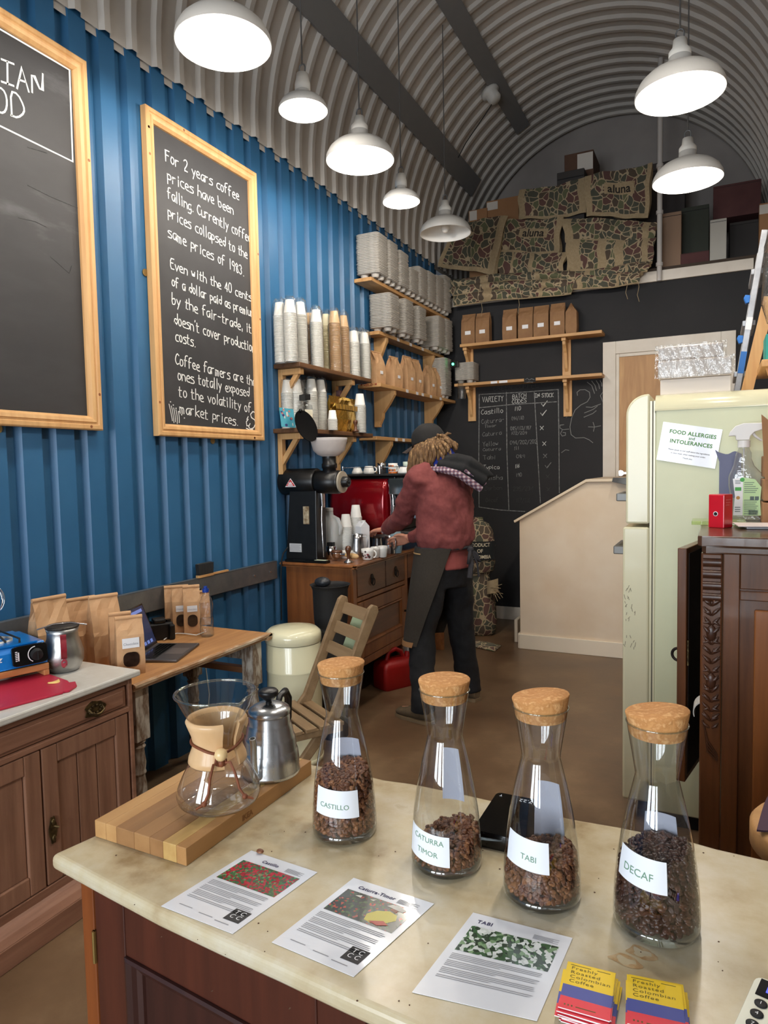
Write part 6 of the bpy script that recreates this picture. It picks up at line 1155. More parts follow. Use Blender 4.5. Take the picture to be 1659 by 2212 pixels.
# hair in dreadlocks, hanging from under the cap
hairm = mat('hair', (134, 100, 62), .75, var=[(82, 58, 36), (164, 130, 88)], vs=22, stretch=(3, 3, .5), bump=.7, bs=30); b = MB(); rr = random.Random(21)
for i in range(64):
    a = radians(rr.uniform(-165, 52)); ca, sa_ = cos(a), sin(a)      # 0 = left side of the head, -90 = back
    p = hp_(.080*ca, -.006+.098*sa_, rr.uniform(-.02, .018)); out = HL_*ca+HF*sa_; front = max(0, sa_); back = max(0, -sa_)
    L_ = rr.uniform(.09, .15)*(1-.25*back)+.11*front+(.05 if ca > .5 else 0); P_ = [p-out*.012+Vector((0, 0, .012))]; w1, w2 = rr.uniform(-.02, .02), rr.uniform(-.02, .02)
    for k in range(1, 7): f = k/6; P_.append(p+out*(.012+.026*sin(f*2.6)*(1+.5*back)+w1*f)+Vector((0, 0, -L_*f*(1-.2*back*f)))+HF*(.035*f*front-.03*f*back+.012*sin(f*5+i))+HL_*(w2*f))
    b.tube(P_, [.012, .0145, .014, .013, .012, .010, .005], 7)
for i in range(34):
    a = radians(rr.uniform(-175, -20)); p = hp_(.085*cos(a), -.01+.105*sin(a), rr.uniform(-.06, .01)); q = p+(HL_*cos(a)+HF*sin(a))*rr.uniform(.02, .045)+Vector((rr.uniform(-.02, .02), rr.uniform(-.02, .02), rr.uniform(-.035, .02)))
    b.tube([p, p.lerp(q, .5)+Vector((0, 0, .012)), q], [.012, .011, .005], 6)
b.build('hair', hairm, T)
# grey mask over cheek and chin
b = MB(); b.loft([[hp_((.078+g_)*cos(a), .012+(.102+g_)*sin(a), u) for a in [radians(8+164*i/20) for i in range(21)]]+[hp_((.070+g_)*cos(a), .012+(.092+g_)*sin(a), u) for a in [radians(172-164*i/20) for i in range(21)]] for u, g_ in ((-.025, -.006), (-.045, .0), (-.075, .0), (-.1, -.012), (-.125, -.03))]); b.build('face_covering', mat('grey_mask', (150, 146, 140), .9, var=[(96, 92, 90), (190, 186, 178)], vs=70), T)
# scarf and hood
b = MB(); b.loft([[NB+PL*(r*cos(a))+PF*(r*.95*sin(a)-.01)+Vector((0, 0, z-.025*sin(a))) for a in [2*pi*i/24 for i in range(24)]] for z, r in ((-.02, .088), (.02, .096), (.06, .09), (.09, .078), (.095, .066), (.08, .058))], 0, True, False); b.build('blue_scarf', mat('scarf_blue', (34, 54, 150), .85, bump=.3, bs=30), T)
plaid = mat('plaid_lining', (196, 184, 190), .9); nt = plaid.node_tree; N, L = nt.nodes, nt.links; tc = N.new('ShaderNodeTexCoord'); w1 = N.new('ShaderNodeTexWave'); w1.inputs['Scale'].default_value = 14; w2 = N.new('ShaderNodeTexWave'); w2.bands_direction = 'Z'; w2.inputs['Scale'].default_value = 14; L.new(tc.outputs['Object'], w1.inputs[0]); L.new(tc.outputs['Object'], w2.inputs[0])
r1 = N.new('ShaderNodeValToRGB'); r1.color_ramp.elements[0].color = lin((58, 54, 84)); r1.color_ramp.elements[1].color = lin((196, 190, 198)); r1.color_ramp.elements.new(.45).color = lin((122, 84, 92)); mx = N.new('ShaderNodeMath'); mx.operation = 'MULTIPLY'; ad = N.new('ShaderNodeMath'); ad.operation = 'ADD'
L.new(w1.outputs[1], ad.inputs[0]); L.new(w2.outputs[1], ad.inputs[1]); mx.inputs[1].default_value = .5; L.new(ad.outputs[0], mx.inputs[0]); L.new(mx.outputs[0], r1.inputs[0]); L.new(r1.outputs[0], N['Principled BSDF'].inputs['Base Color'])
# the hood lies on the back: black outside, its plaid-lined edge running down from the left of the neck
hA, hB, hC_ = pp(.12, -.02, 1.545), pp(.03, -.155, 1.51), pp(-.10, -.215, 1.42)
kA, kB, kC = pp(.05, -.06, 1.60), pp(-.05, -.17, 1.575), pp(-.17, -.22, 1.50)
b = MB(); b.tube([kA+Vector((0, 0, .0)), kA.lerp(kB, .5)+Vector((0, 0, .012)), kB, kB.lerp(kC, .5), kC, kC+PL*-.03-PF*.015+Vector((0, 0, -.005))], [.035, .05, .058, .05, .034, .012], 14, flat=.8); b.tube([hA.lerp(kA, .5), hB.lerp(kB, .5), hC_.lerp(kC, .5)], [.04, .055, .05], 14, flat=.8); b.tube([pp(-.1, .05, 1.56), pp(-.13, -.05, 1.56), kC.lerp(hC_, .3)], [.03, .045, .04], 12); hd_ = b.build('hood', mat('hood_black', (20, 20, 22), .9, bump=.3, bs=20), T); soft(hd_, .008, 3)
b = MB(); b.tube([hA+PL*.01, hA.lerp(hB, .5)+Vector((0, 0, .008))-PF*.012+PL*.012, hB-PF*.012, hB.lerp(hC_, .5)-PF*.012-Vector((0, 0, .004)), hC_-PF*.008-Vector((0, 0, .006))], [.018, .027, .03, .032, .026], 14, flat=.8); b.tube([hA.lerp(kA, .35)+PL*.004, hA.lerp(hB, .5).lerp(kA.lerp(kB, .5), .33)-PF*.03, hB.lerp(kB, .33)-PF*.034, hC_.lerp(kC, .33)-PF*.022], [.012, .018, .02, .016], 12, flat=.8); b.build('hood_lining', plaid, T)
b = MB(); b.tube([ELL.lerp(WL, .97)+Vector((0, 0, .0)), ELL.lerp(WL, 1.03)], .036, 14); b.build('shirt_cuff', plaid, T)
# ------------------------------------------------------------------ fridge and what stands on it
YFR = 3.06; FB = at(1416, 900, y=YFR).x; FT = at(1500, 846, y=YFR).z; seam = at(1500, 879, y=YFR).z; FD = .60; FXR = .44
t = thing('fridge', 'tall cream retro fridge with chrome handles and a food allergy notice', 'fridge', (.1, YFR+.3, 0))
def yz_prism(b, poly, x0, x1, m=0): b.prism(poly, (x0, 0, 0), (0, 1, 0), (0, 0, 1), x1-x0, m)
b = MB(); b.box(FB, YFR, .06, FXR, YFR+FD, seam-.002); b.build('cabinet', creamside, t, bevel=.006)
b = MB(); r = .07; P_ = [(YFR-.004, seam)]+[(YFR-.004+r*(1-cos(a)), FT-r+r*sin(a)) for a in [pi/2*k/8 for k in range(9)]]+[(YFR+FD-r*(1-cos(a)), FT-r+r*sin(a)) for a in [pi/2*(8-k)/8 for k in range(9)]]+[(YFR+FD, seam)]
yz_prism(b, P_, FB-.002, FXR); b.s = [True]*len(b.s); b.s[0] = b.s[1] = False; b.build('top_cap', cream, t, bevel=.004)
b = MB(); b.box(FB+.02, YFR+.02, 0, FXR-.02, YFR+FD-.02, .0598); b.build('base', blkmat, t)
zsp = at(1345, 1131, y=YFR).z; zsq = at(1343, 1138, y=YFR).z; xd = at(1352, 1000, y=YFR).x; ztp = at(1380, 852, y=YFR).z
def fdoor(x0, z0, z1, rt, rb):
    P_ = [(FB-.022, z0), (FB-.022, z1)]+[(x0+rt*(1-sin(a))*1.0, z1-rt+rt*cos(a)) for a in [pi/2*k/10 for k in range(11)]]+[(x0+rb*(1-cos(a)), z0+rb-rb*sin(a)) for a in [pi/2*k/4 for k in range(5)]]
    b = MB(); b.prism(P_[::-1], (0, YFR+FD, 0), (1, 0, 0), (0, 0, 1), FD+.0); o = b.build('fridge_door', creamdoor, t, bevel=.012, seg=3); return o
du = fdoor(xd, zsp, ztp, .085, .01); dl_ = fdoor(xd-.012, .09, zsq, .012, .01)
b = MB(); b.box(FB-.0215, YFR+.004, .1, FB-.013, YFR+FD-.01, ztp-.03); b.box(FB-.0126, YFR+.012, .1, FB-.008, YFR+FD-.01, ztp-.03, 1); b.box(FB-.0076, YFR+.004, .1, FB-.0005, YFR+FD-.01, ztp-.03); b.build('door_gasket', [creamdoor, mat('gasket_grey', (120, 116, 104), .6)], t)
handle_m = mat('handle_satin', (118, 118, 116), .45, .5)
for o_, px0, px1, py0, py1, xx in ((du, 1320, 1345, 1065, 1082, xd), (dl_, 1312, 1340, 1178, 1195, xd-.012)):
    z0, z1 = at(1330, py1, y=YFR+.12).z, at(1330, py0, y=YFR+.12).z; b = MB(); b.box(xx-.05, YFR+.09, z0, xx+.001, YFR+.125, z1); b.box(xx-.05, YFR+.1255, z0, xx-.03, YFR+.36, z1); b.build('door_handle', handle_m, o_, bevel=.004)
b = MB(); rr = random.Random(4)
for i in range(26):
    y = at(1352, 1340+rr.uniform(-70, 70), y=YFR).z; x = xd+rr.uniform(-.006, .04); b.strokes([[(0, 0), (rr.uniform(-.008, .008), rr.uniform(.006, .02))]], (x, YFR-.0006, y), (1, 0, 0), (0, 0, 1), .0018, .0004)
b.build('scuff_marks', mat('scuff', (128, 116, 96), .8), dl_)
# notice
Q = [at(*p, y=YFR-.004) for p in ((1433, 911), (1561, 928), (1546, 1011), (1418, 993))]
u = (Q[1]-Q[0]); v = (Q[0]-Q[3]); W_, H_ = u.length, v.length; u.normalize(); v.normalize()
t2 = thing('allergy_notice', 'white laminated notice about food allergies stuck on the side of the fridge', 'notice', (Q[3]+Q[2])/2); 
b = MB(); b.prism([(0, 0), (W_, 0), (W_, H_), (0, H_)], Q[3], u, v, .0012); sheet_ = b.build('notice_sheet', gloss_paper, t2)
def onq(x, y, l=.0016): return flat(Q[3]+u*(x*W_)+v*(y*H_), u, v, l)
b = MB(); b.geo(text_geo('FOOD ALLERGIES', W_*.096, 'CENTER', space=1.06, bold=.032), onq(.53, .74)); b.geo(text_geo('and', W_*.075, 'CENTER', bold=.02), onq(.53, .635)); b.geo(text_geo('INTOLERANCES', W_*.096, 'CENTER', space=1.06, bold=.032), onq(.53, .50)); b.build('green_heading', mat('notice_green', (74, 132, 58), .5), sheet_)
b = MB(); b.geo(text_geo('Please speak to our staff about the ingredients', W_*.0375, 'CENTER', bold=.012), onq(.52, .31)); b.geo(text_geo('in your meal, when making your order.', W_*.0375, 'CENTER', bold=.012), onq(.52, .225)); b.geo(text_geo('Thank you.', W_*.0375, 'CENTER', bold=.012), onq(.52, .13)); b.build('notice_text', inkblack, sheet_)
p0, p1 = at(1553, 1075, y=YFR-.012), at(1602, 970, y=YFR-.012); H_ = p1.z-p0.z; W_ = p1.x-p0.x
b = MB(); b.sheet(lambda a, c: (p0.x+W_*a-(.016*(1-a*3)*max(0, c-.75)*4 if a < .33 else 0), YFR-.0125, p0.z+H_*c*(1 if a < .1 else .93+.03*cos(9*a))), 10, 8, -.002); tag(b.build('blue_folder', mat('blue_grey_card', (112, 116, 142), .7)), 'blue-grey card hanging on the fridge side behind the spray bottle', 'card')
# boxes on the fridge
def fbox(x0, y0, x1, y1, Y, dep, name, m, label, cat='box', zb=None, lid=None):
    a, c = at(x0, y1, y=Y), at(x1, y0, y=Y); z0 = a.z if zb is None else zb; b = MB(); b.box(a.x, Y, z0, c.x, Y+dep, c.z); o = b.build(name, m, bevel=.004); return tag(o, label, cat), c.z
boxw = mat('white_carton', (226, 216, 206), .6)
o, z1 = fbox(1426, 810, 1580, 846, YFR+.09, .36, 'white_box', boxw, 'white cardboard box directly on top of the fridge', 'box', FT+.0005)
wrapm = mat('wrapped_pack', (222, 212, 206), .35, var=(208, 198, 192), vs=7, coat=.4, bump=.06, bs=14)
def wrapped(x0, y0, x1, y1, Y, dep, zb, label):
    a, c = at(x0, y1, y=Y), at(x1, y0, y=Y); t3 = thing('wrapped_pack', label, 'pack', ((a.x+c.x)/2, Y+dep/2, zb)); b = MB(); b.box(a.x, Y, zb, c.x, Y+dep, c.z); b.build('pack_body', wrapm, t3, bevel=.006)
    b = MB(); rr = random.Random(3); b.sheet(lambda p, q: (a.x-.012+(c.x-a.x+.024)*p, Y-.004-.004*sin(40*p+5*q), zb+.002+(c.z-zb+.004)*q), 24, 6, -.0012); b.build('shrink_film', film, t3); return c.z
z2 = wrapped(1421, 768, 1581, 811, YFR+.07, .38, z1+.0008, 'shrink-wrapped pale pack resting on the white box above the fridge'); wrapped(1422, 738, 1563, 768, YFR+.08, .3, z2+.0012, 'topmost shrink-wrapped pale pack on the pile above the fridge')
# ladder, plank, shelf against the right wall
YL = 4.0; p0, p1 = at(1594, 840, y=YL), at(1652, 500, y=YL); dr_ = (p1-p0); e0 = p0-dr_*(p0.z/dr_.z); e1 = p0+dr_*1.0
if e1.x > XR-.02: e1 = p0+dr_*((XR-.03-p0.x)/dr_.x)
t = thing('ladder', 'aluminium step ladder leaning against the right wall behind the fridge', 'ladder', e0); alum = mat('ladder_aluminium', (176, 178, 182), .4, .7, var=(150, 152, 156), vs=12)
for k in (0, 1): b = MB(); b.bar(e0+Vector((0, .42*k, .02)), e1+Vector((0, .42*k, 0)), .03, .07, (0, -1, .0)); b.build('stile', alum, t, bevel=.004)
for k in range(10): q = e0.lerp(e1, (k+.8)/10.5); b = MB(); b.bar(q+Vector((0, .045, 0)), q+Vector((0, .376, 0)), .06, .028); b.build('rung', alum, t, bevel=.003)
lbl = mat('ladder_blue', (36, 110, 190), .4); b = MB(); q0, q1 = e0.lerp(e1, 1), e0.lerp(e1, 1)
tt_ = lambda px, py: max(0, min(1, (at(px, py, y=YL).z-e0.z)/(e1.z-e0.z)))
for (y0_, y1_), m_ in (((808, 762), 0), ((716, 690), 1)): b.bar(e0.lerp(e1, tt_(1600, y0_))+Vector((-.001, -.0362, 0)), e0.lerp(e1, tt_(1600, y1_))+Vector((-.001, -.0362, 0)), .028, .002, (0, -1, 0), m_)
b.build('ladder_sticker', [lbl, paper], t)
for py in (735, 650): q = e0.lerp(e1, tt_(1600, py))+Vector((-.026, 0, 0)); b = MB(); b.prism([(-.008, -.02), (.012, -.015), (.012, .02), (-.01, .024), (-.018, .008)], q+Vector((0, -.02, 0)), (1, 0, 0), (0, 0, 1), -.03); b.build('blue_latch', lbl, t, bevel=.003)
p0, p1 = at(1618, 830, y=3.62), at(1656, 672, y=3.62); dr_ = p1-p0; e0 = p0-dr_*(p0.z/dr_.z); k = min(1.25, (XR-.035-p0.x)/dr_.x); e1 = p0+dr_*k; e0 = p0-dr_*.9
FXW = XR
b = MB(); q_ = Vector((e0.x, 3.70, e0.z)); sl = (e1.x-e0.x)/(e1.z-e0.z); b.bar(Vector((e1.x-sl*e1.z, 3.72, .005)), Vector((e1.x, 3.72, e1.z)), .05, .03, (0, 1, 0)); tag(b.build('wooden_plank', pine), 'pale wooden batten leaning beside the ladder behind the fridge', 'plank')
p = at(1645, 792, y=3.35); t = thing('side_shelf', 'pine shelf on the right wall, mostly cut off by the right edge', 'shelf', (XR, 3.4, p.z)); b = MB(); b.box(p.x, 3.35, p.z, XR-.002, 3.85, p.z+.03); b.build('shelf_board', pine_y, t, bevel=.003)
b = MB(); b.prism([(0, 0), (XR-.002-p.x-.02, 0), (XR-.002-p.x-.02, -.09), (XR-.002-p.x-.05, -.09), (.01, -.03)], (p.x+.02, 3.45, p.z-.0005), (1, 0, 0), (0, 0, 1), .03); b.build('bracket', pine, t)
q = at(1655, 735, y=3.4); b = MB(); b.box(q.x, 3.42, p.z+.0305, q.x+.12, 3.6, q.z+.03); tag(b.build('teal_box', mat('teal', (40, 150, 140), .5), bevel=.003), 'teal box standing on the pine shelf at the right edge', 'box')
q0, q1 = at(1652, 690, y=3.34), at(1656, 478, y=3.34); b = MB(); rr = random.Random(8); b.loft([[(q0.x+.05+(.05*s_+rr.uniform(-.008, .008))*cos(2*pi*i/14), 3.42+(.06*s_+rr.uniform(-.008, .008))*sin(2*pi*i/14), q0.z+(q1.z-q0.z)*f) for i in range(14)] for f, s_ in ((0, .9), (.2, 1.1), (.5, 1), (.8, .9), (.97, .7), (1, .5))]); tag(b.build('hanging_bag', film), 'long clear plastic bag hanging at the right edge above the shelf', 'bag')
# ------------------------------------------------------------------ antique cabinet on the right
ZA = 1.32; cA = at(1507, 1158, z=ZA); XA, YA = cA.x, cA.y; YA1 = YFR-.012
wal = wood('walnut', (112, 66, 34), (74, 42, 22), 2, 7, .35, .06, .3); wal_y = wood('walnut_top', (92, 62, 42), (70, 46, 30), 1, 6, .3, .03, .3); wal_d = wood('walnut_dark', (84, 48, 28), (54, 30, 18), 2, 7, .4, .06, .2); wal_p = wood('walnut_panel', (150, 90, 44), (104, 58, 28), 2, 4, .35, .03, .3)
t = thing('antique_cabinet', 'carved dark walnut cabinet with its door ajar, right of the fridge side', 'cabinet', (XA+.25, (YA+YA1)/2, 0))
b = MB(); P_ = [(XA, YA+.02), (XA+.012, YA+.004)]+[(XA+.012+.47*k/8, YA+.004-.018*sin(pi*k/8)) for k in range(9)]+[(XA+.49, YA1), (XA, YA1)]
b.prism(P_, (0, 0, ZA-.032), (1, 0, 0), (0, 1, 0), .032); b.prism([(x+(.012 if x < XA+.1 else 0), y+.012) for x, y in P_[:-2]]+[(XA+.48, YA1), (XA+.012, YA1)], (0, 0, ZA-.055), (1, 0, 0), (0, 1, 0), .0228); b.build('cabinet_top', wal_y, t, bevel=.004)
def AX(px, py): p = at(px, py, y=YA+.03); return p.x, p.z
x0 = AX(1514, 1250)[0]; x1 = AX(1562, 1250)[0]; x2 = AX(1598, 1300)[0]; yb = YA+.03; z0 = .12
b = MB(); b.box(x1, yb+.02, z0, XA+.46, YA1-.01, ZA-.056); b.box(x1, yb+.004, z0, x2, yb+.0198, ZA-.056); zp = AX(1620, 1278)[1]; b.box(x2, yb+.012, zp+.004, XA+.46, yb+.0198, ZA-.056)
b.box(x2, yb+.004, zp-.03, XA+.46, yb+.0198, zp); b.box(x2, yb+.004, z0, XA+.46, yb+.0198, z0+.12); b.build('cabinet_body', wal, t, bevel=.003)
b = MB(); xp = AX(1629, 1400)[0]; b.box(xp, yb+.01, z0+.16, XA+.45, yb+.0195, AX(1640, 1320)[1]); b.build('side_panel', wal_p, t, bevel=.006)
b = MB(); b.box(x0, yb, z0-.115, x1-.001, yb+.06, ZA-.056); zc1, zc0 = AX(1530, 1290)[1], AX(1540, 1600)[1]
po = b.build('corner_post', wal, t, bevel=.006)
b = MB(); xm_ = (x0+x1)/2; hw = (x1-x0)/2*.82
for k in range(4): z = AX(1530, 1215+25*k)[1]; b.loft([[(xm_-hw, yb-.001-h, z+dz) for h, dz in ((0, -.014), (.006, -.012), (.009, 0), (.006, .012), (0, .014))], [(xm_+hw, yb-.001-h, z+dz) for h, dz in ((0, -.014), (.006, -.012), (.009, 0), (.006, .012), (0, .014))]], 0, True)
zt_, zb_ = AX(1530, 1300)[1], AX(1540, 1590)[1]
rr = random.Random(5); n_ = 13
for k in range(n_):
    z = zt_+(zb_+.03-zt_)*k/n_
    for s_ in (-1, 1):
        w_ = rr.uniform(.8, 1); b.tube([(xm_+s_*hw*.05, yb, z-.012), (xm_+s_*hw*.35, yb-.007, z), (xm_+s_*hw*w_, yb-.003, z+rr.uniform(-.012, .012))], [.003, rr.uniform(.006, .009), .002], 8)
        b.tube([(xm_+s_*hw*w_, yb, z-.016), (xm_+s_*hw*.55, yb-.006, z-.026), (xm_+s_*hw*.15, yb-.003, z-.034)], [.002, .0055, .003], 7)
    if k in (3, 8): b.ell((xm_, yb-.002, z-.006), (.015, .009, .026), 14, 10)
for k in range(4): b.tube([(xm_-hw*.9+.003*k, yb-.002, zb_+.05-.012*k), (xm_-hw*.3, yb-.006, zb_-.015-.012*k), (xm_+hw*.8, yb-.002, zb_-.06-.006*k)], .003, 6)
b.build('carving', wal_d, po)
# open door: hinge at the far end, free edge towards the viewer
f_ = at(1472, 1160, d=2.33); g_ = Vector((f_.x, f_.y, 0)); hz1, hz0 = at(1472, 1152, y=f_.y).z, at(1494, 1691, y=f_.y).z
hdir = Vector((.2, .98, 0)).normalized(); hn = Vector((hdir.y, -hdir.x, 0)); hz1 = min(hz1, ZA-.06); ln_ = .40
M_ = Matrix(((hn.x, hdir.x, 0, f_.x-.012), (hn.y, hdir.y, 0, f_.y), (0, 0, 1, 0), (0, 0, 0, 1)))
b = MB(); b.box(0, 0, hz0, .03, ln_, hz1, 0, M_); dq = b.build('cabinet_door', wal, t, bevel=.003)
b = MB(); b.box(.0302, .03, hz0+.02, .0315, ln_-.02, hz1-.02, 0, M_); b.build('door_lining', mat('black_stain', (20, 14, 11), .6), dq)
zl1, zl0 = at(1500, 1385, y=f_.y).z, at(1500, 1440, y=f_.y).z; b = MB(); b.box(.0316, .01, zl0, .036, .028, zl1, 0, M_); b.build('lock_plate', brass, dq)
zh = at(1462, 1418, y=f_.y).z; b = MB(); b.tube([M_@Vector((-.001-.022*sin(a), .03, zh+.022*cos(a))) for a in [pi*k/10 for k in range(11)]], .005, 8); b.build('ring_pull', MATS['iron_pull'], dq)
p = at(1531, 1515, y=YA+.10); b = MB(); b.sheet(lambda u, v: (p.x-.004-.042*sin(pi*.62*u), p.y-.06+.09*v, p.z+.018-.045*(1-cos(pi*.62*u))*.9-.004*v), 12, 3, .003); b.build('paper_curl', mat('curl_white', (204, 200, 192), .5), dq)
# on the antique cabinet
def onA(px, py): return at(px, py, z=ZA)
q = onA(1560, 1141); t = thing('red_box', 'small shiny red cardboard box with a round hole on the antique cabinet', 'box', (q.x, q.y+.03, ZA), radians(-28)); zt = at(1560, 1068, y=q.y+.01).z-ZA; redc = mat('red_card', (206, 22, 40), .3, coat=.4)
b = MB(); b.box(-.034, -.03, 0, .022, .03, zt); b.build('box_body', redc, t, world=False, bevel=.003)
b = MB(); b.lathe([(0, 0), (.006, 0), (.006, .001)], 16, (-.008, -.0301, zt*.42), ax=(0, -1, 0)); b.lathe([(.006, 0), (.0085, .0006), (.0085, 0)], 16, (-.008, -.0301, zt*.42), ax=(0, -1, 0), m=1); b.build('round_hole', [blkmat, paper], t, world=False)
b = MB()
for k in range(3): b.box(.0222, -.018, zt*.82-.009*k, .0228, .016-.006*k, zt*.82-.009*k+.004)
b.build('faded_print', mat('faded_red', (214, 96, 96), .4), t, world=False)
q = onA(1492, 1121); gz_ = at(1500, 1112, y=q.y+.2).z
b = MB(); b.box(XA-.03, YA+.42, ZA+.0005, XA+.15, YA+.56, ZA+.014); t = b.build('acrylic_slab', thin('acrylic', (.86, .95, .72), 1.5, .03, .4, 1.2, haze=.15, hazecol=(.7, .85, .3)), bevel=.001); tag(t, 'clear acrylic slab with a lime edge sticking out behind the red box', 'acrylic slab')
q = onA(1612, 1127); q.y = min(q.y, YA1-.06); t = thing('spray_bottle', 'clear cleaning spray bottle with white trigger and green label', 'spray bottle', (at(1612, 1100, y=q.y).x, q.y, ZA), .0); H_ = at(1610, 915, y=q.y).z-ZA; k = H_/.28; sx = .047*k
b = MB(); R = []
for z, a, c, o_ in ((.0, .92, .5, 0), (.006, 1, .55, 0), (.03, 1, .56, 0), (.07, .86, .5, .0), (.105, .95, .52, -.002), (.128, 1.0, .52, 0), (.142, .82, .5, -.004), (.16, .58, .45, -.008), (.18, .46, .4, -.01), (.196, .42, .38, -.008), (.206, .32, .32, -.008), (.212, .3, .3, -.008)): R.append([(x+o_*k, y, z*k) for x, y in rrect(sx*a, sx*c, min(sx*a, sx*c)*.75)])
b.loft(R, 0, True, True); b.build('bottle_body', bottle_clear, t, world=False)
whp = MATS['white_plastic']; b = MB(); b.cyl((-.008*k, 0, .2125*k), (-.008*k, 0, .232*k), .0165*k, n=24); b.prism([(x*k, z*k) for x, z in ((-.028, .233), (.006, .233), (.008, .244), (.018, .255), (.04, .262), (.042, .28), (-.01, .281), (-.03, .274), (-.044, .258), (-.048, .245), (-.03, .246))], (0, .012*k, 0), (1, 0, 0), (0, 0, 1), .024*k); b.build('spray_head', whp, t, world=False, bevel=.003)
b = MB(); b.tube([(.012*k, 0, .256*k), (.02*k, 0, .244*k), (.034*k, 0, .232*k), (.038*k, 0, .23*k)], [.005*k, .004*k, .003*k, .002], 8); b.build('trigger', whp, t, world=False)
b = MB(); b.tube([(-.008*k, 0, .21*k), (-.008*k, 0, .1*k), (.02*k, 0, .02*k), (.036*k, 0, .008*k)], .003, 6); b.build('dip_tube', paper, t, world=False)
yl = -sx*.56-.002; b = MB(); b.prism([(-.034*k, .02*k), (-.010*k, .02*k), (-.010*k, .128*k), (-.036*k, .124*k), (-.030*k, .075*k)], (0, yl, 0), (1, 0, 0), (0, 0, 1), .001); la = b.build('label_white', paper, t, world=False)
b = MB(); b.prism([(-.010*k, .02*k), (.036*k, .02*k), (.033*k, .06*k), (.036*k, .1*k), (.02*k, .122*k), (-.010*k, .128*k)], (0, yl, 0), (1, 0, 0), (0, 0, 1), .001); lb = b.build('label_green', mat('label_green', (186, 216, 160), .5), t, world=False)
b = MB(); y2 = yl-.0014
for i in range(17):
    if 6 <= i <= 8: continue
    z = (.112-.0055*i)*k; b.box(-.007*k, y2, z, (.028-.008*(i % 3)*.4-.01*(i < 2))*k, yl-.0011, z+.0016*k)
for i in range(14): b.box((.004+.0017*i)*k, y2, .022*k, (.004+.0017*i+.0008*(1+i % 2))*k, yl-.0011, .036*k)
b.box(.008*k, y2, .064*k, .018*k, yl-.0011, .074*k); b.box(.02*k, y2, .064*k, .03*k, yl-.0011, .074*k); b.build('label_print', mat('label_ink', (88, 104, 100), .6), lb, world=False)
b = MB(); b.box(-.03*k, y2, .09*k, -.014*k, yl-.0011, .1*k, 1); b.lathe([(0, 0), (.005*k, 0)], 14, (-.022*k, y2, .07*k), ax=(0, -1, 0), m=2); b.lathe([(0, 0), (.006*k, 0)], 14, (-.012*k, y2, .121*k), ax=(0, -1, 0), m=1)
for i in range(6): b.box(-.03*k, y2, (.118-.004*i)*k if i < 3 else (.06-.006*i)*k, -.016*k, yl-.0011, (.1195-.004*i)*k if i < 3 else (.062-.006*i)*k, 0)
b.build('label_print', [MATS['label_ink'], mat('label_leaf', (70, 160, 70), .5), mat('label_ochre', (190, 140, 70), .5)], la, world=False)
q = onA(1600, 1141); t = thing('tablet', 'silver tablet with white papers on top, by the red box', 'tablet', (q.x+.07, q.y+.02, ZA), .1); b = MB(); b.box(-.06, -.06, 0, .16, .10, .009); b.build('tablet_body', alum, t, world=False, bevel=.003)
b = MB(); b.box(-.085, -.065, .0095, .15, .09, .012); b.build('paper_sheet', mat('pinkish_paper', (236, 222, 218), .5), t, world=False)
for k_, (x, y, ang, lb) in enumerate(((1644, 1112, .1, 'lower folded brown carton at the right edge behind the spray bottle'), (1646, 1070, -.05, 'middle folded brown carton at the right edge behind the spray bottle'), (1648, 1035, .15, 'upper folded brown carton at the right edge behind the spray bottle'))):
    q = at(x, y, y=YA1-.14); b = MB(); b.box(q.x, YA1-.22, ZA+.001+.085*k_, q.x+.2, YA1-.02, ZA+.08+.085*k_); tag(b.build('folded_carton', cb, bevel=.004), lb, 'carton', 'folded brown cartons')
q0, q1 = at(1643, 1000, y=YA1-.2), at(1646, 897, y=YA1-.2); b = MB(); b.sheet(lambda u, v: (q0.x+.012-.014*v+.1*u, YA1-.24+.02*u, q0.z-.06+(q1.z-q0.z+.06)*v*(1-.4*u)), 4, 5, .004); tag(b.build('carton_flap', cb), 'upright brown cardboard flap at the right edge', 'cardboard')
# stool behind the counter
sq = at(1620, 1772, z=.80); SX, SY = sq.x+.15, sq.y+.02
t = thing('stool', 'round pale wooden stool with a dark purple cloth, at the right edge behind the counter', 'stool', (SX, SY, 0)); stw = wood('stool_beech', (206, 160, 106), (176, 128, 80), 0, 6, .45)
r = .15; b = MB(); b.lathe([(0, .74), (r-.01, .74), (r, .75), (r, .79), (r-.008, .80), (0, .80)], 48); b.build('seat', stw, t, world=False)
for k in range(4): a = pi/4+k*pi/2; b = MB(); b.tube([(r*.55*cos(a), r*.55*sin(a), .74), (r*.95*cos(a), r*.95*sin(a), 0)], .018, 12); b.build('leg', stw, t, world=False)
b = MB(); b.sheet(lambda u, v: (SX-.14+.24*u+.03*v, SY-.07+.15*v, .803+.012*sin(6*u+2*v)**2+.006*sin(15*u*v)), 16, 14, .004); tag(b.build('purple_cloth', mat('purple_cloth', (74, 52, 66), .9)), 'dark purple cloth lying on the round stool', 'cloth')
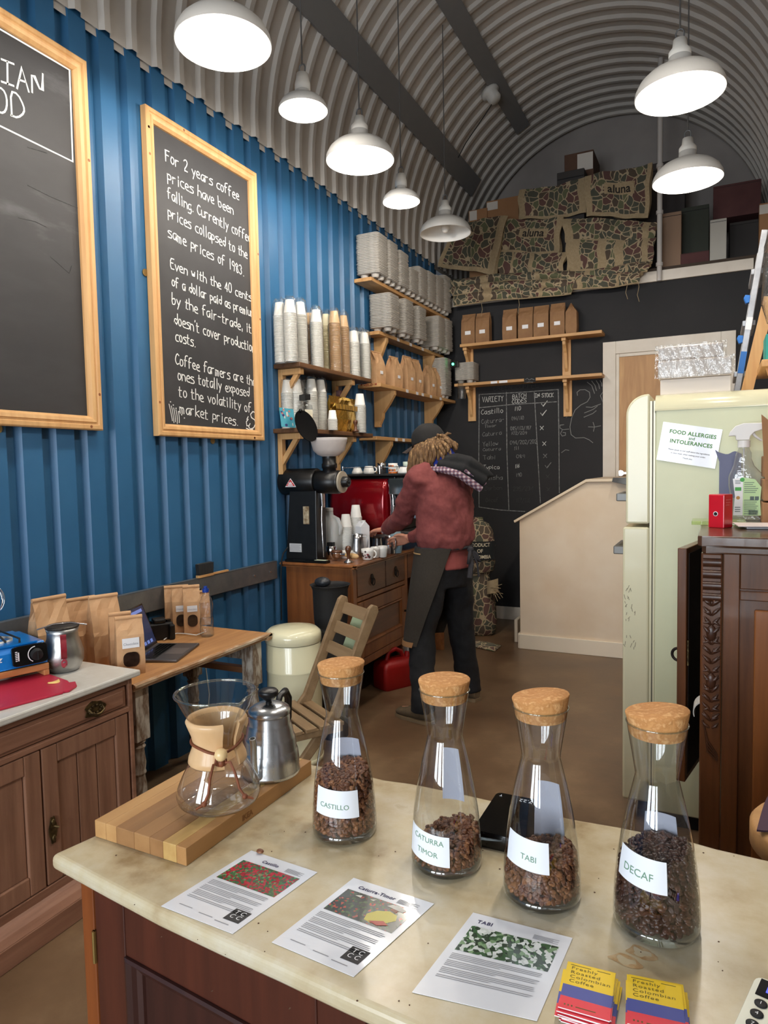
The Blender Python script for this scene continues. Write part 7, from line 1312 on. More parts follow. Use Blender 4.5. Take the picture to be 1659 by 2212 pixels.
# ------------------------------------------------------------------ front counter
ZM = .85; marble = mat('cream_marble', (158, 136, 100), .24, var=[(186, 168, 134), (198, 184, 152), (206, 196, 172), (174, 154, 116)], vs=6.5, det=12, fac=(.3, .72), rvar=.1)
P_ = [at(*p, z=ZM) for p in ((108, 1845), (225, 1908), (340, 1968), (470, 2028), (600, 2085), (740, 2150), (880, 2212))]; e = (P_[-1]-P_[0]).normalized()
P_ += [P_[-1]+e*.3, P_[-1]+e*.78]; B_ = [at(*p, z=ZM) for p in ((1659, 1855), (1548, 1830), (1495, 1815), (1335, 1783), (1241, 1767), (1100, 1735), (1000, 1712), (890, 1690), (830, 1682), (760, 1664), (690, 1652), (639, 1643), (585, 1632))]
PP = P_+[Vector((P_[-1].x+.02, 1.335, ZM))]+B_
t = thing('shop_counter', 'mahogany counter with a worn cream marble top in the foreground', 'counter', (-.4, 1.05, 0))
b = MB(); b.prism([(p.x, p.y) for p in PP], (0, 0, ZM-.03), (1, 0, 0), (0, 1, 0), .03); mt = b.build('marble_top', marble, t, bevel=.011, seg=4)
st_ = mat('marble_stain', (176, 140, 96), .3, var=(196, 172, 134), vs=60); b = MB(); rr = random.Random(11)
for cx_, cy_, rx_, ry_ in ((1385, 2058, .02, .014), (1352, 2075, .022, .012)):
    c_ = at(cx_, cy_, z=ZM); k = 22; ph = rr.uniform(0, 6); R0 = [c_+Vector((rx_*cos(a)*(1+.22*sin(3*a+ph)), ry_*sin(a)*(1+.2*sin(2*a+ph)), .0003)) for a in [2*pi*i/k for i in range(k)]]; R1 = [c_+(p-c_)*(.62+.22*sin(i*.9)) for i, p in enumerate(R0)]; b.loft([R0, R1], 0, False, False)
b.build('stain_ring', st_, mt)
b = MB()
for i in range(46): p = at(rr.uniform(250, 1600), rr.uniform(1760, 2180), z=ZM); p.z += .0004; s_ = rr.uniform(.0006, .0018); b.lathe([(0, 0), (s_, 0), (s_*.9, .0003)], 7, p)
b.build('speck', mat('speck', (92, 62, 44), .6), mt)
O = P_[0]; ex = e; ey = Vector((-ex.y, ex.x, 0)); zt = ZM-.0305
M_ = Matrix(((ex.x, ey.x, 0, O.x), (ex.y, ey.y, 0, O.y), (0, 0, 1, 0), (0, 0, 0, 1)))
mah = wood('mahogany', (84, 40, 26), (58, 27, 18), 2, 7, .4, .06, .25); mah_o = wood('mahogany_orange', (140, 76, 34), (110, 56, 24), 2, 6, .4, .05, .2); mah_x = wood('mahogany_rail', (88, 44, 26), (60, 30, 18), 0, 6, .4, .05, .25); mah_d = wood('mahogany_dark', (62, 31, 25), (42, 21, 17), 2, 7, .4, .05, .25)
for x_ in (.035, 1.50): b = MB(); b.box(x_, .035, 0, x_+.037, .43, zt, 0, M_); b.build('corner_post', mah_o, t, bevel=.003)
b = MB(); b.box(.0725, .055, .06, 1.4995, .43, zt, 0, M_); b.box(.0725, .03, zt-.022, 1.4995, .0545, zt, 0, M_); b.box(.0725, .04, .0, 1.4995, .0545, .07, 0, M_); b.box(.68, .04, .0705, .72, .0545, zt-.0225, 0, M_); b.build('carcass', mah_x, t, bevel=.002)
for x0_, x1_ in ((.076, .676), (.724, 1.496)):
    zb0, zb1 = .075, zt-.026; fw_ = .085; b = MB(); b.box(x0_, .034, zb0, x0_+fw_, .0543, zb1, 0, M_); b.box(x1_-fw_, .034, zb0, x1_, .0543, zb1, 0, M_); b.box(x0_+fw_, .034, zb1-fw_*1.2, x1_-fw_, .0543, zb1, 0, M_); b.box(x0_+fw_, .034, zb0, x1_-fw_, .0543, zb0+fw_*1.2, 0, M_); dq = b.build('counter_door', mah, t, bevel=.003)
    b = MB(); R = []; a0, a1, c0, c1 = x0_+fw_, x1_-fw_, zb0+fw_*1.2, zb1-fw_*1.2
    for sx_, sz_, x_, z_ in ((1, 1, a0, c0), (-1, 1, a1, c0), (-1, -1, a1, c1), (1, -1, a0, c1), (1, 1, a0, c0)): R.append([M_@Vector((x_+sx_*d_, h_, z_+sz_*d_)) for d_, h_ in ((0, .038), (0, .030), (.006, .028), (.014, .034), (.02, .040), (.03, .044), (.034, .05))])
    b.loft(R, 0, False, False, False); b.build('panel_moulding', mah_d, dq); b = MB(); b.box(a0, .0485, c0, a1, .0543, c1, 0, M_); b.build('door_panel', mah_d, dq)
b = MB(); z1_, z0_ = at(182, 1996, y=O.y+.03).z, at(182, 2062, y=O.y+.03).z; b.box(.0705, .031, z0_, .0785, .0335, z1_, 0, M_); b.cyl(M_@Vector((.0745, .031, z0_)), M_@Vector((.0745, .031, z1_)), .0035, n=10); b.build('hinge', mat('brass_hinge', (176, 150, 92), .35, .85), t)
# chopping board
TB = .033; ZT = ZM+.0005+TB; A_, B2, C_ = at(193.6, 1777.5, z=ZT), at(401.5, 1833, z=ZT), at(684, 1655, z=ZT)
u = (A_-B2); wb = u.length; u.normalize(); v = Vector((u.y, -u.x, 0)); v = v if v.dot(C_-B2) > 0 else -v; v = (v*.6+(C_-B2).normalized()*.4).normalized(); u = Vector((-v.y, v.x, 0)); Lb = (C_-B2).length+.02
M_ = Matrix(((v.x, u.x, 0, B2.x), (v.y, u.y, 0, B2.y), (0, 0, 1, ZM+.0005), (0, 0, 0, 1)))
cols = [((192, 150, 98), (176, 132, 82)), ((178, 134, 84), (160, 116, 68)), ((158, 116, 74), (142, 102, 62)), ((168, 126, 80), (152, 110, 68)), ((200, 166, 104), (182, 144, 86))]
bw = [wood('board_strip_%d' % i, c[0], c[1], 0, 9, .45, .05) for i, c in enumerate(cols)]
t = thing('chopping_board', 'thick striped wooden chopping board under the glass coffee maker and kettle', 'chopping board', B2-Vector((0, 0, TB)), math.atan2(v.y, v.x))
b = MB(); ws = [0, .1, .24, .38, .55, .75, .87, 1.0]; mi = [1, 4, 2, 3, 2, 0, 0]
for i in range(7): b.box(0, wb*ws[i], 0, Lb, wb*ws[i+1]-.0002, TB, mi[i])
b.build('board_strips', bw, t, world=False, bevel=.0012)
b = MB(); b.geo(text_geo('IKEA', .016, 'LEFT', bold=.03), flat((.155, -.0001, .008), (1, 0, 0), (0, 0, 1), .0004)); b.build('burnt_mark', mat('burnt_mark', (128, 84, 44), .7), t, world=False)
# glass coffee maker
c_ = at(474, 1735, z=ZT); k = 1.0; t = thing('glass_coffee_maker', 'hourglass glass coffee maker with a wooden collar and leather tie', 'coffee maker', (c_.x, c_.y, ZT+.0005)); H_ = .228
pr = [(0, .003), (.05, .001), (.068, .004), (.08, .014), (.083, .026), (.080, .042), (.064, .075), (.05, .1), (.0425, .118), (.041, .13), (.0425, .142), (.052, .172), (.0665, .2), (.079, H_)]
def spoutR(r, z, a): d = abs((a-sa+pi) % (2*pi)-pi); g_ = max(0, 1-d/.32); s_ = max(0, (z-.10)/(H_-.10)); return r+g_*g_*(.012*s_+.004*sin(pi*min(1, s_*1.3)))
sa = math.atan2(-.35, .94)
b = MB(); n = 64; R = [[(spoutR(r, z, 2*pi*i/n)*cos(2*pi*i/n), spoutR(r, z, 2*pi*i/n)*sin(2*pi*i/n), z-(.004*max(0, 1-abs(((2*pi*i/n)-sa+pi) % (2*pi)-pi)/.32) if z > .22 else 0)) for i in range(n)] for r, z in pr]
b.loft(R, 0, True, False); b.build('glass_body', glass, t, world=False)
b = MB(); b.tube([(spoutR(.079, H_, 2*pi*i/n)*cos(2*pi*i/n), spoutR(.079, H_, 2*pi*i/n)*sin(2*pi*i/n), H_-.004*max(0, 1-abs(((2*pi*i/n)-sa+pi) % (2*pi)-pi)/.32)) for i in range(n+1)], .0028, 8); b.build('glass_rim', thin('glass_rim', (.92, .96, .9), 1.6, .02, .5, 2.2), t, world=False)
colw = mat('maple_collar', (226, 188, 142), .38, var=(212, 172, 124), vs=12, stretch=(1, 1, .3), coat=.2)
b = MB(); a0, a1 = sa+.30, sa+2*pi-.30; po_ = [(.0545, .088), (.058, .093), (.0565, .102), (.05, .118), (.0475, .131), (.05, .145), (.058, .166), (.0605, .174), (.057, .180)]; pi_ = [(.0535, .179), (.0505, .166), (.0445, .145), (.0425, .131), (.0445, .116), (.05, .1), (.0525, .09)]
prc = po_+pi_; R = [[(r*cos(a0+(a1-a0)*i/48), r*sin(a0+(a1-a0)*i/48), z) for r, z in prc] for i in range(49)]; b.loft(R, 0, True, True); b.build('wooden_collar', colw, t, world=False)
lea = mat('leather_tie', (132, 74, 44), .6, var=(110, 60, 36), vs=40); b = MB(); fa = math.atan2(-c_.y, -c_.x)+.12; fd = Vector((cos(fa), sin(fa), 0)); fs = Vector((-fd.y, fd.x, 0))
b.tube([(.0505*cos(a), .0505*sin(a), .133-.012*max(0, cos(a-fa))**4) for a in [fa+2*pi*i/40 for i in range(41)]], .0028, 8)
q = fd*.054+Vector((0, 0, .104)); b.ell(q, (.007, .007, .008), 12, 8); b.tube([fd*.052+fs*.006+Vector((0, 0, .12)), q+fs*.009, q+fs*.004-Vector((0, 0, .006))], .003, 8); b.tube([fd*.052-fs*.008+Vector((0, 0, .12)), q-fs*.011, q-fs*.002-Vector((0, 0, .008))], .003, 8)
for s_ in (-1, 1): P2 = [q+fs*s_*.004, q+fs*s_*.016+fd*.006+Vector((0, 0, .002)), q+fs*s_*.024+fd*.014+Vector((0, 0, -.02)), q+fs*s_*.029+fd*.024+Vector((0, 0, -.045)), q+fs*s_*.038+fd*.03+Vector((0, 0, -.06))]; b.tube(P2, .0026, 8); b.ell(P2[-1], (.0055, .0055, .0055), 10, 8); b.tube([P2[-1], P2[-1]+fs*s_*.016+fd*.003-Vector((0, 0, .006))], [.0035, .0018], 6)
b.build('leather_tie', lea, t, world=False); b = MB(); b.ell(fd*.0595-fs*.001+Vector((0, 0, .123)), .0125, 20, 14); b.build('wooden_bead', mat('bead', (232, 200, 146), .35, coat=.3), t, world=False)
# kettle
c_ = at(583, 1668, z=ZT); t = thing('kettle', 'brushed steel beehive kettle with black knob on the chopping board', 'kettle', (c_.x, c_.y+.004, ZT+.0005)); ks = mat('kettle_steel', (208, 210, 212), .27, 1, var=(186, 188, 190), vs=30, stretch=(1, 1, .12), rvar=.08)
b = MB(); b.lathe([(0, 0), (.062, 0), (.065, .003), (.0645, .008), (.0635, .012), (.0635, .03), (.061, .05), (.0595, .053), (.0585, .056), (.056, .078), (.0545, .082), (.053, .085), (.0495, .104), (.0475, .109), (.046, .113), (.0455, .128), (.043, .132)], 48, cap=True); b.build('kettle_body', ks, t, world=False)
b = MB(); b.lathe([(.0465, .1325), (.047, .138), (.044, .145), (.03, .152), (.012, .155), (.0, .1555)], 40); ld = b.build('kettle_lid', ks, t, world=False)
b = MB(); b.lathe([(.007, .155), (.006, .160), (.014, .166), (.021, .174), (.022, .181), (.018, .1855), (0, .187)], 28); b.build('lid_knob', blk, ld, world=False)
fa = math.atan2(-(c_.y), -c_.x)-.42; fd = Vector((cos(fa), sin(fa), 0)); b = MB(); b.tube([fd*.058+Vector((0, 0, .016)), fd*.075+Vector((0, 0, .017)), fd*.084+Vector((0, 0, .028)), fd*.085+Vector((0, 0, .05)), fd*.084+Vector((0, 0, .09)), fd*.088+Vector((0, 0, .108))], [.0085, .008, .0075, .007, .0068, .0068], 14); b.lathe([(.0, 0), (.0072, 0), (.0062, .0006), (.0055, .0002)], 16, fd*.0883+Vector((0, 0, .1085)), ax=(fd*.2+Vector((0, 0, 1)))); b.build('spout', ks, t, world=False)
b = MB(); b.lathe([(0, 0), (.0052, 0)], 16, fd*.0886+Vector((0, 0, .1095)), ax=(fd*.2+Vector((0, 0, 1)))); b.build('spout_opening', blkmat, t, world=False)
b = MB(); b.tube([-fd*.046+Vector((0, 0, .128)), -fd*.062+Vector((0, 0, .15)), -fd*.095+Vector((0, 0, .152)), -fd*.112+Vector((0, 0, .13)), -fd*.108+Vector((0, 0, .085)), -fd*.095+Vector((0, 0, .06))], [.007, .008, .009, .0095, .009, .007], 10, flat=.8); b.build('handle', blk, t, world=False)
# ------------------------------------------------------------------ carafes of beans
CZ = [(.058, 0), (.0618, .003), (.0625, .010), (.0622, .03), (.0605, .06), (.0565, .1), (.0505, .14), (.0425, .18), (.036, .208), (.0318, .226), (.0308, .231), (.0318, .238), (.0365, .268), (.041, .295), (.0435, .312)]
def cr(z):
    for (r0, z0), (r1, z1) in zip(CZ, CZ[1:]):
        if z0 <= z <= z1: return r0+(r1-r0)*(z-z0)/(z1-z0)
    return CZ[-1][0]
def bean_geo():
    b = MB(); R = []; n = 12
    for k in range(7):
        t_ = pi*(k+.03)/6.06; R.append([(.0056*-cos(t_), .0042*sin(t_)**.8*cos(2*pi*i/n), (.0036 if sin(2*pi*i/n) > 0 else .0018)*sin(t_)**.8*sin(2*pi*i/n)+(.0014*sin(t_) if i == 9 else 0)) for i in range(n)])
    b.loft(R); return b.v, b.f
BV, BF = bean_geo(); BV = [Vector(v) for v in BV]
bean_mats = {'light': mat('beans_medium', (112, 68, 42), .42, var=[(96, 56, 36), (150, 100, 64)], vs=75, det=1), 'dark': mat('beans_dark', (66, 38, 28), .36, var=[(56, 32, 24), (88, 54, 40)], vs=75, det=1)}
labm = mat('sticker_white', (236, 240, 246), .4); labb = mat('sticker_back', (206, 208, 224), .6)
def carafe(base, text, label, fill, tint, lab, back, seed, tilt=.2, corktilt=0.0, slope=(0, 0)):
    p = at(*base, z=ZM); t = thing('carafe', label, 'carafe', (p.x, p.y, ZM+.0006), 0, 'cork-stoppered glass carafes of coffee beans')
    va = math.atan2(-p.y, -p.x)          # towards the viewer
    b = MB(); b.lathe([(r, z) for r, z in CZ if z >= .008], 56); b.build('glass_body', glass, t, world=False)
    b = MB(); b.lathe([(0, 0), (.057, 0), (.0612, .003), (.0622, .010), (.0612, .016), (.0575, .0165), (.054, .0145), (.03, .0125), (0, .012)], 48); b.build('glass_base', glass_thick, t, world=False)
    b = MB(); b.tube([(.0436*cos(a), .0436*sin(a), .312) for a in [2*pi*i/48 for i in range(49)]], .0013, 6); b.build('glass_rim', MATS['glass_rim'], t, world=False)
    rr = random.Random(seed); ca = [rr.uniform(0, 6.28) for _ in range(3)]; b = MB(); R = []
    for r, z in ((.039, .294), (.0415, .300), (.0418, .312), (.0452, .3265), (.0455, .329), (.0445, .3305), (.02, .3308)): R.append([(r*cos(2*pi*i/40)*(1+rr.uniform(-.006, .006)), r*sin(2*pi*i/40)*(1+rr.uniform(-.006, .006)), z+(corktilt*cos(2*pi*i/40-va-1.2)*.006 if z > .32 else 0)) for i in range(40)])
    b.loft(R, 0, True, True); b.build('cork_stopper', cork, t, world=False)
    # beans: a full skin against the glass plus the heap on top
    V, Fc = [], []; gap = .0072; cnt = 0
    def put(x, y, z, nrm=0):
        Q3 = Matrix.Rotation(rr.uniform(0, 6.28), 3, 'Z')@Matrix.Rotation(rr.uniform(-.5, .5), 3, 'X')
        if rr.random() < .6: Q3 = Matrix.Rotation(pi, 3, 'X')@Q3
        M3 = (Vector((0, 0, 1)).rotation_difference(Vector((x, y, 0 if nrm else .05))).to_matrix() if not nrm else Matrix.Rotation(rr.uniform(-.7, .7), 3, 'Y'))@Q3; k = rr.uniform(.9, 1.1); o_ = len(V); V.extend([M3@(v*k)+Vector((x, y, z)) for v in BV]); Fc.extend([[o_+i for i in f] for f in BF])
    top = lambda x, y: fill+slope[0]*(x*cos(va)+y*sin(va))/.05*.02+slope[1]*(x*-sin(va)+y*cos(va))/.05*.02
    z = .019
    while z < fill+.03:
        r = cr(z)-.0052
        for ring in (0, 1):
            rr_ = r-ring*.0078
            m_ = int(2*pi*rr_/(gap*1.28))
            for i in range(m_):
                a = 2*pi*i/m_+rr.uniform(-.1, .1)+z*40; x, y = (rr_-rr.uniform(0, .0012))*cos(a), (rr_-rr.uniform(0, .0012))*sin(a)
                if z <= top(x, y)+rr.uniform(-.002, .002): put(x, y, z+rr.uniform(-.001, .001))
        z += gap*.86
    for i in range(int(420)):
        a = rr.uniform(0, 6.28); q = math.sqrt(rr.random())*(cr(fill)-.009); x, y = q*cos(a), q*sin(a); put(x, y, top(x, y)+rr.uniform(-.004, .003), 1)
    b = MB(); b.add(V, Fc, 0, True); n_ = 24
    b.loft([[((cr(zq)-.017)*cos(2*pi*i/n_), (cr(zq)-.017)*sin(2*pi*i/n_), zq) for i in range(n_)] for zq in (.018, max(.022, fill*.5), max(.03, fill-.012))])
    o = b.build('coffee_beans', bean_mats[tint], t, world=False); o['kind'] = 'stuff'
    def cyl_patch(a0, a1, z0, z1, rot, o_, nu=14, nv=6):
        def fn(u, v): a = va+a0+(a1-a0)*u; z = z0+(z1-z0)*v+rot*(u-.5); return ((cr(z)+o_)*cos(a), (cr(z)+o_)*sin(a), z)
        return fn
    # front label
    a0, a1, z0, z1, rot, ts, dx, lines = lab; fn = cyl_patch(a0, a1, z0, z1, rot, .0006); b = MB(); b.grid(fn, 16, 6); lb = b.build('front_label', labm, t, world=False)
    b = MB(); wd_ = (a1-a0)*.057; fn2 = cyl_patch(a0, a1, z0, z1, rot, .0011)
    for i, s_ in enumerate(lines): b.geo(text_geo(s_, ts, 'CENTER'), lambda x, y, z, i=i: fn2(.5+dx+x/wd_, .5-.18*(len(lines) == 1)+(.18-.42*i if len(lines) > 1 else 0)+y/(z1-z0)))
    b.build('label_text', inkgreen, lb, world=False)
    a0, a1, z0, z1 = back; fn = cyl_patch(a0, a1, z0, z1, 0, .0006); b = MB(); b.grid(fn, 14, 10); b.build('back_label', labb, t, world=False)
    return t
carafe((745, 1792), 'CASTILLO', 'glass carafe labelled CASTILLO, two thirds full of brown beans', .118, 'light', (-1.03, .46, .054, .104, -.004, .0125, -.04, ['CASTILLO']), (pi-.75, pi+.45, .07, .165), 1, slope=(-.3, .3), corktilt=.4)
carafe((965, 1860), 'CATURRA TIMOR', 'glass carafe labelled CATURRA TIMOR with a low heap of beans', .046, 'light', (-1.36, .08, .027, .078, -.006, .0125, .04, ['CATURRA', 'TIMOR']), (pi-.62, pi+.1, .085, .19), 2, slope=(-.3, 1.0), corktilt=.2)
carafe((1170, 1928), 'TABI', 'glass carafe labelled TABI with a low heap of brown beans', .062, 'light', (-1.12, .2, .068, .116, -.005, .0125, .08, ['TABI']), (pi-.7, pi+.2, .06, .168), 3, slope=(-.2, .7), corktilt=.9)
carafe((1417, 1993), 'DECAF', 'glass carafe labelled DECAF, half full of the darkest beans', .112, 'dark', (-1.12, .26, .082, .128, -.005, .0155, -.04, ['DECAF']), (pi-.6, pi+.35, .11, .15), 4, slope=(-.3, .6), corktilt=.8)
# black scale
t = thing('scale', 'flat black digital scale behind the carafes', 'scale', (-.335, 1.25, ZM+.0005)); b = MB(); b.loft([[(x, y, z) for x, y in rrect(.066*s_, .082*s_, .012)] for s_, z in ((.97, 0), (1, .004), (1, .026), (.97, .03))]); b.build('scale_body', blkgloss, t, world=False); sm_ = MATS['black_gloss']
b = MB(); d7 = mat('display_digits', (190, 196, 204), .4, em=.5); b.geo(text_geo('7.22', .016, 'CENTER'), flat((0, .068, .0305), (-1, 0, 0), (0, -1, 0))); b.geo(text_geo('T', .01, 'CENTER'), flat((-.052, .07, .0305), (-1, 0, 0), (0, -1, 0))); b.build('scale_display', d7, t, world=False)
# leaflets
def leaflet(q, title, label, pic, seed, logo=True, tx=.3, figure=False):
    Q = [at(*p, z=ZM+.0012) for p in q]   # top-left, top-right, bottom-right, bottom-left of the sheet
    f = lambda u, v, l=0: Q[3].lerp(Q[2], u).lerp(Q[0].lerp(Q[1], u), v)+Vector((0, 0, l))
    c = f(.5, .5); t = thing('leaflet', label, 'leaflet', (c.x, c.y, ZM), 0, 'variety leaflets laid on the counter')
    b = MB(); b.loft([[p+Vector((0, 0, l)) for p in (Q[3], Q[2], Q[1], Q[0])] for l in (-.0006, 0)], 0, False); b.build('paper_sheet', gloss_paper, t)
    W_ = (Q[1]-Q[0]).length; H_ = (Q[0]-Q[3]).length
    tf = lambda ox, oy: (lambda x, y, z: f(ox+x/W_, oy+y/H_, .0004))
    b = MB(); b.geo(text_geo(title, .0105, 'LEFT', bold=.03, space=1.1), tf(tx, .885)); b.build('leaflet_title', ink, t)
    b = MB(); b.add([f(u, v, .0003) for u, v in ((.08, .52), (.92, .52), (.92, .84), (.08, .84))], [(0, 1, 2, 3)]); lp = b.build('leaflet_picture', pic, t)
    if figure:   # a picker in a yellow shirt and white hat among the branches
        b = MB()
        for m_, P_ in ((0, ((.55, .56), (.62, .55), (.78, .60), (.84, .66), (.80, .72), (.70, .74), (.58, .70), (.52, .63))), (1, ((.68, .76), (.76, .74), (.78, .79), (.71, .81))), (2, ((.62, .79), (.82, .77), (.84, .80), (.76, .83), (.66, .825))), (3, ((.60, .56), (.72, .54), (.82, .58), (.74, .61))), (2, ((.22, .79), (.3, .78), (.29, .815))), (2, ((.4, .80), (.45, .79), (.46, .82)))): b.add([f(u, v, .0005+.0001*m_) for u, v in P_], [tuple(range(len(P_)))], m_)
        b.build('picture_figure', [mat('shirt_yellow', (206, 192, 70), .3, coat=.6), mat('face_tan', (150, 98, 76), .3), mat('hat_white', (220, 216, 206), .3), mat('cherry_red', (176, 60, 44), .3)], lp)
    b = MB(); rr = random.Random(seed); v = .475; par = 0
    while v > .2:
        b.add([f(x, y, .0003) for x, y in ((.08, v), (.9-rr.uniform(0, .06)-(.35 if par % 4 == 3 else 0), v), (.9-rr.uniform(0, .02)-(.35 if par % 4 == 3 else 0), v+.007), (.08, v+.007))], [(0, 1, 2, 3)]); par += 1; v -= .018 if par % 4 else .03
    for k in range(5): b.add([f(x, y, .0003) for x, y in ((.66, .865+.012*k), (.9-.05*(k % 2), .865+.012*k), (.9-.05*(k % 2), .871+.012*k), (.66, .871+.012*k))], [(0, 1, 2, 3)])
    if logo:
        for x0_, y0_ in ((.1, .09), (.4, .075), (.64, .06)): b.add([f(x, y, .0003) for x, y in ((x0_+.03, y0_), (x0_+.22, y0_), (x0_+.22, y0_+.008), (x0_+.03, y0_+.008))], [(0, 1, 2, 3)])
    b.build('leaflet_text', inkgrey, t)
    if logo:
        b = MB(); b.add([f(x, y, .0003) for x, y in ((.72, .11), (.93, .11), (.93, .26), (.72, .26))], [(0, 1, 2, 3)]); lg = b.build('logo_square', inkblack, t)
        b = MB(); b.geo(text_geo('T C\nC C', .0125, 'CENTER', lines=.85), lambda x, y, z: f(.825+x/W_, .2+y/H_, .0006)); b.build('logo_letters', paper, lg)
    return t
def pic_mat(name, cols, vs, kind='voronoi'):
    m = mat(name, cols[0], .25, coat=.6); nt = m.node_tree; N, L = nt.nodes, nt.links; b = N['Principled BSDF']; tc = N.new('ShaderNodeTexCoord'); v = N.new('ShaderNodeTexVoronoi'); v.inputs['Scale'].default_value = vs; L.new(tc.outputs['Object'], v.inputs[0])
    nz = N.new('ShaderNodeTexNoise'); nz.inputs['Scale'].default_value = 28; L.new(tc.outputs['Object'], nz.inputs[0]); mx = N.new('ShaderNodeMix'); mx.inputs[0].default_value = .55; L.new(v.outputs['Color'], mx.inputs[2]) if False else None
    sp = N.new('ShaderNodeSeparateColor'); L.new(v.outputs['Color'], sp.inputs[0]); ad = N.new('ShaderNodeMath'); ad.operation = 'MULTIPLY_ADD'; ad.inputs[1].default_value = .45; mm = N.new('ShaderNodeMath'); mm.operation = 'MULTIPLY'; mm.inputs[1].default_value = .62; L.new(nz.outputs[0], mm.inputs[0]); L.new(sp.outputs[0], ad.inputs[0]); L.new(mm.outputs[0], ad.inputs[2])
    r = N.new('ShaderNodeValToRGB'); r.color_ramp.interpolation = 'CONSTANT'; e = r.color_ramp.elements; n = len(cols); e[0].color = lin(cols[0]); e[1].position = .82; e[1].color = lin(cols[-1])
    for i, c in enumerate(cols[1:-1]): k = e.new(.22+.6*i/(n-2)); k.color = lin(c)
    L.new(ad.outputs[0], r.inputs[0]); L.new(r.outputs[0], b.inputs['Base Color']); return m
leaflet(((543, 1837), (686, 1884), (503, 2017), (348, 1957)), 'Castillo', 'leaflet headed Castillo with a photo of red coffee cherries', pic_mat('cherry_picture', [(36, 70, 50), (168, 28, 48), (186, 40, 60), (64, 110, 66), (50, 90, 62), (150, 24, 44), (104, 150, 98), (60, 96, 84)], 260), 1)
leaflet(((764, 1896), (938, 1952), (764, 2110), (587, 2035)), 'Caturra-Timor', 'leaflet headed Caturra-Timor with a photo of a coffee picker', pic_mat('picker_picture', [(24, 28, 26), (150, 56, 40), (30, 40, 30), (22, 26, 24), (40, 56, 36), (26, 32, 28), (60, 84, 44), (170, 60, 40), (34, 40, 34)], 230), 2, tx=.16, figure=True)
leaflet(((1022, 1971), (1237, 2026), (1160, 2205), (890, 2143)), 'TABI', 'leaflet headed TABI with a photo of misty green plants', pic_mat('mist_picture', [(44, 66, 44), (226, 230, 228), (58, 92, 56), (206, 212, 208), (40, 60, 40), (120, 150, 110), (216, 220, 218)], 150), 3, logo=False, tx=.1)
# one loose bean by the leaflet
p = at(562, 1841, z=ZM+.003); b = MB(); b.add([v*1.3+p+Vector((0, 0, .0015)) for v in BV], BF, 0, True); tag(b.build('coffee_bean', bean_mats['light']), 'single coffee bean lying on the top edge of the Castillo leaflet', 'coffee bean')
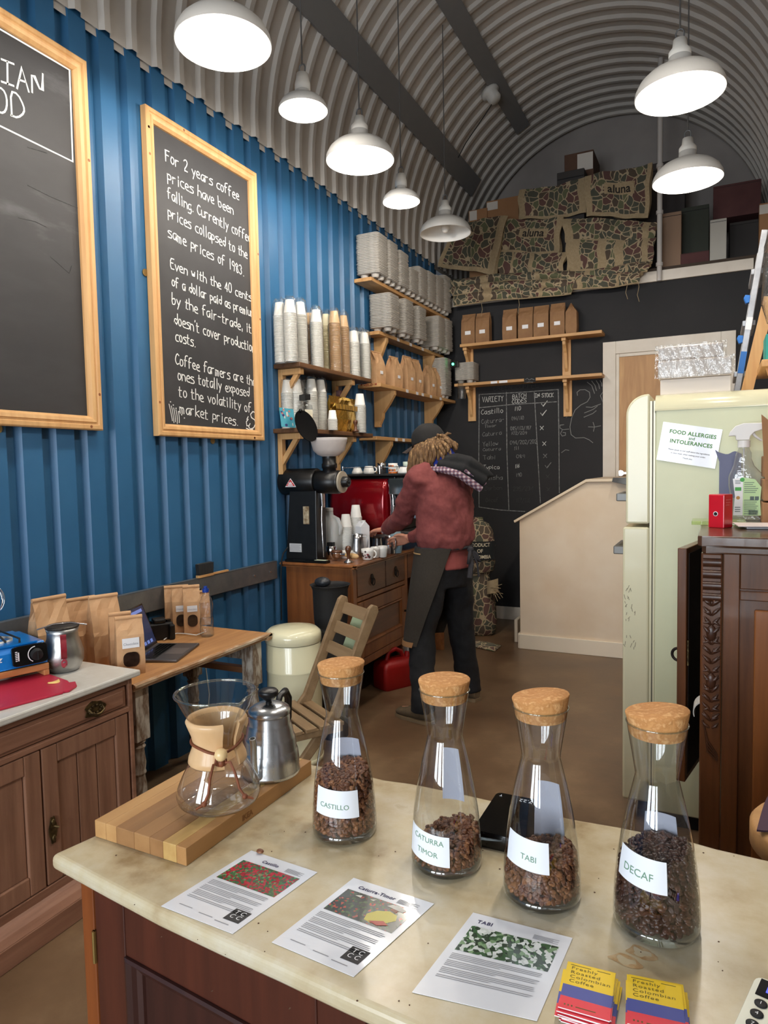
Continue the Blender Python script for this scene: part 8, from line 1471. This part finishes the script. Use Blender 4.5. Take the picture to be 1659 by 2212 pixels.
# business cards
cy1, cbl, crd = mat('card_yellow', (238, 200, 24), .45), mat('card_blue', (62, 72, 150), .45), mat('card_red', (226, 50, 66), .45)
CN = 14; CT = .0014
def card_stack(q, n, which, seed):
    Q = [at(*p, z=ZM+CT*n) for p in q]; u = (Q[1]-Q[0]); W_ = u.length; u.normalize(); v = (Q[0]-Q[3]); H_ = .085; v.normalize(); rr = random.Random(seed); c = Q[3]
    proto = None
    lo = Q[0]-v*H_
    for i in range(n):
        top = i == n-1; last = None
        lb = ('top yellow, blue and red card reading Freshly Roasted Colombian Coffee, %s pile' if top else 'yellow, blue and red card lying under the top one of the %s pile') % which
        rz = math.atan2(u.y, u.x)+(0 if top else rr.uniform(-.06, .03)); loc = lo+Vector((rr.uniform(-.004, .006), rr.uniform(-.004, .006), 0))*(0 if top else 1); loc.z = ZM+.0006+CT*i
        if proto is None or top:
            t = thing('business_card', lb, 'card', loc, rz, 'business cards in the %s pile' % which); b = MB(); b.box(0, 0, 0, W_, H_, CT*.92); cs = b.build('card_stock', paper, t, world=False)
            for nm_, m_, y0, y1 in (('yellow_band', cy1, .5, 1), ('blue_band', cbl, .25, .5), ('red_band', crd, 0, .25)): b = MB(); b.box(0, H_*y0, CT*.92, W_, H_*y1, CT*.98); b.build(nm_, m_, t, world=False)
            if top:
                b = MB()
                for k, s_ in enumerate(('Freshly', 'Roasted', 'Colombian', 'Coffee')): b.geo(text_geo(s_, .0078, 'LEFT', space=1.12, bold=.0), lambda x, y, z, k=k: Vector((W_*.1+x*1.35, H_*(.855-.096*k)+y, CT+.0002)))
                for k in range(2): b.box(W_*(.08+.55*k), H_*.945, CT, W_*(.5+.4*k), H_*.955, CT+.0002)
                for k in range(3): b.box(W_*(.1+.07*k), H_*.07, CT, W_*(.13+.07*k), H_*.1, CT+.0002)
                b.box(W_*.33, H_*.075, CT, W_*.72, H_*.09, CT+.0002); b.build('card_text', mat('card_ink', (96, 84, 30), .6) if 'card_ink' not in MATS else MATS['card_ink'], t, world=False)
            proto = proto or t
        else: dup(proto, loc, rz, lb)
card_stack(((1245, 2083), (1349, 2110), (1322, 2214), (1200, 2187)), CN, 'left', 1); card_stack(((1366, 2108), (1484, 2133), (1478, 2235), (1355, 2212)), CN, 'right', 2)
# card reader
p0, p1 = at(1633, 2104, z=ZM+.02), at(1588, 2204, z=ZM+.02); dn = (p0-p1).normalized(); rt = Vector((dn.y, -dn.x, 0)); t = thing('card_reader', 'cream card payment terminal with black round keys at the right edge', 'card reader', p0-Vector((0, 0, .0195)), math.atan2(rt.y, rt.x))
b = MB(); b.loft([[(x+.038, y-.07, z) for x, y in rrect(.038*s_, .07*s_, .012)] for s_, z in ((.95, 0), (1, .004), (1, .017), (.96, .0205))]); b.build('reader_body', mat('reader_cream', (232, 232, 214), .4), t, world=False)
b = MB(); b.box(.008, -.04, .0207, .068, -.006, .0212); s_ = b.build('reader_screen', blkgloss, t, world=False); b = MB(); b.box(.018, -.03, .0213, .058, -.01, .0216); b.build('lit_display', mat('lcd_blue', (70, 80, 220), .4, em=.7), s_, world=False)
for j in range(4):
    for i in range(3):
        x, y = .018+.02*i, -.054-.0205*j; b = MB(); b.lathe([(.0075, .0207), (.0075, .022), (.006, .0228), (0, .0229)], 20, (x, y, 0)); kx = b.build('key', blkmat, t, world=False)
        if j < 3: b = MB(); b.geo(text_geo(str(j*3+i+1), .008, 'CENTER'), flat((x, y-.003, .0229), (1, 0, 0), (0, 1, 0), .0004)); b.build('key_number', paper, kx, world=False)
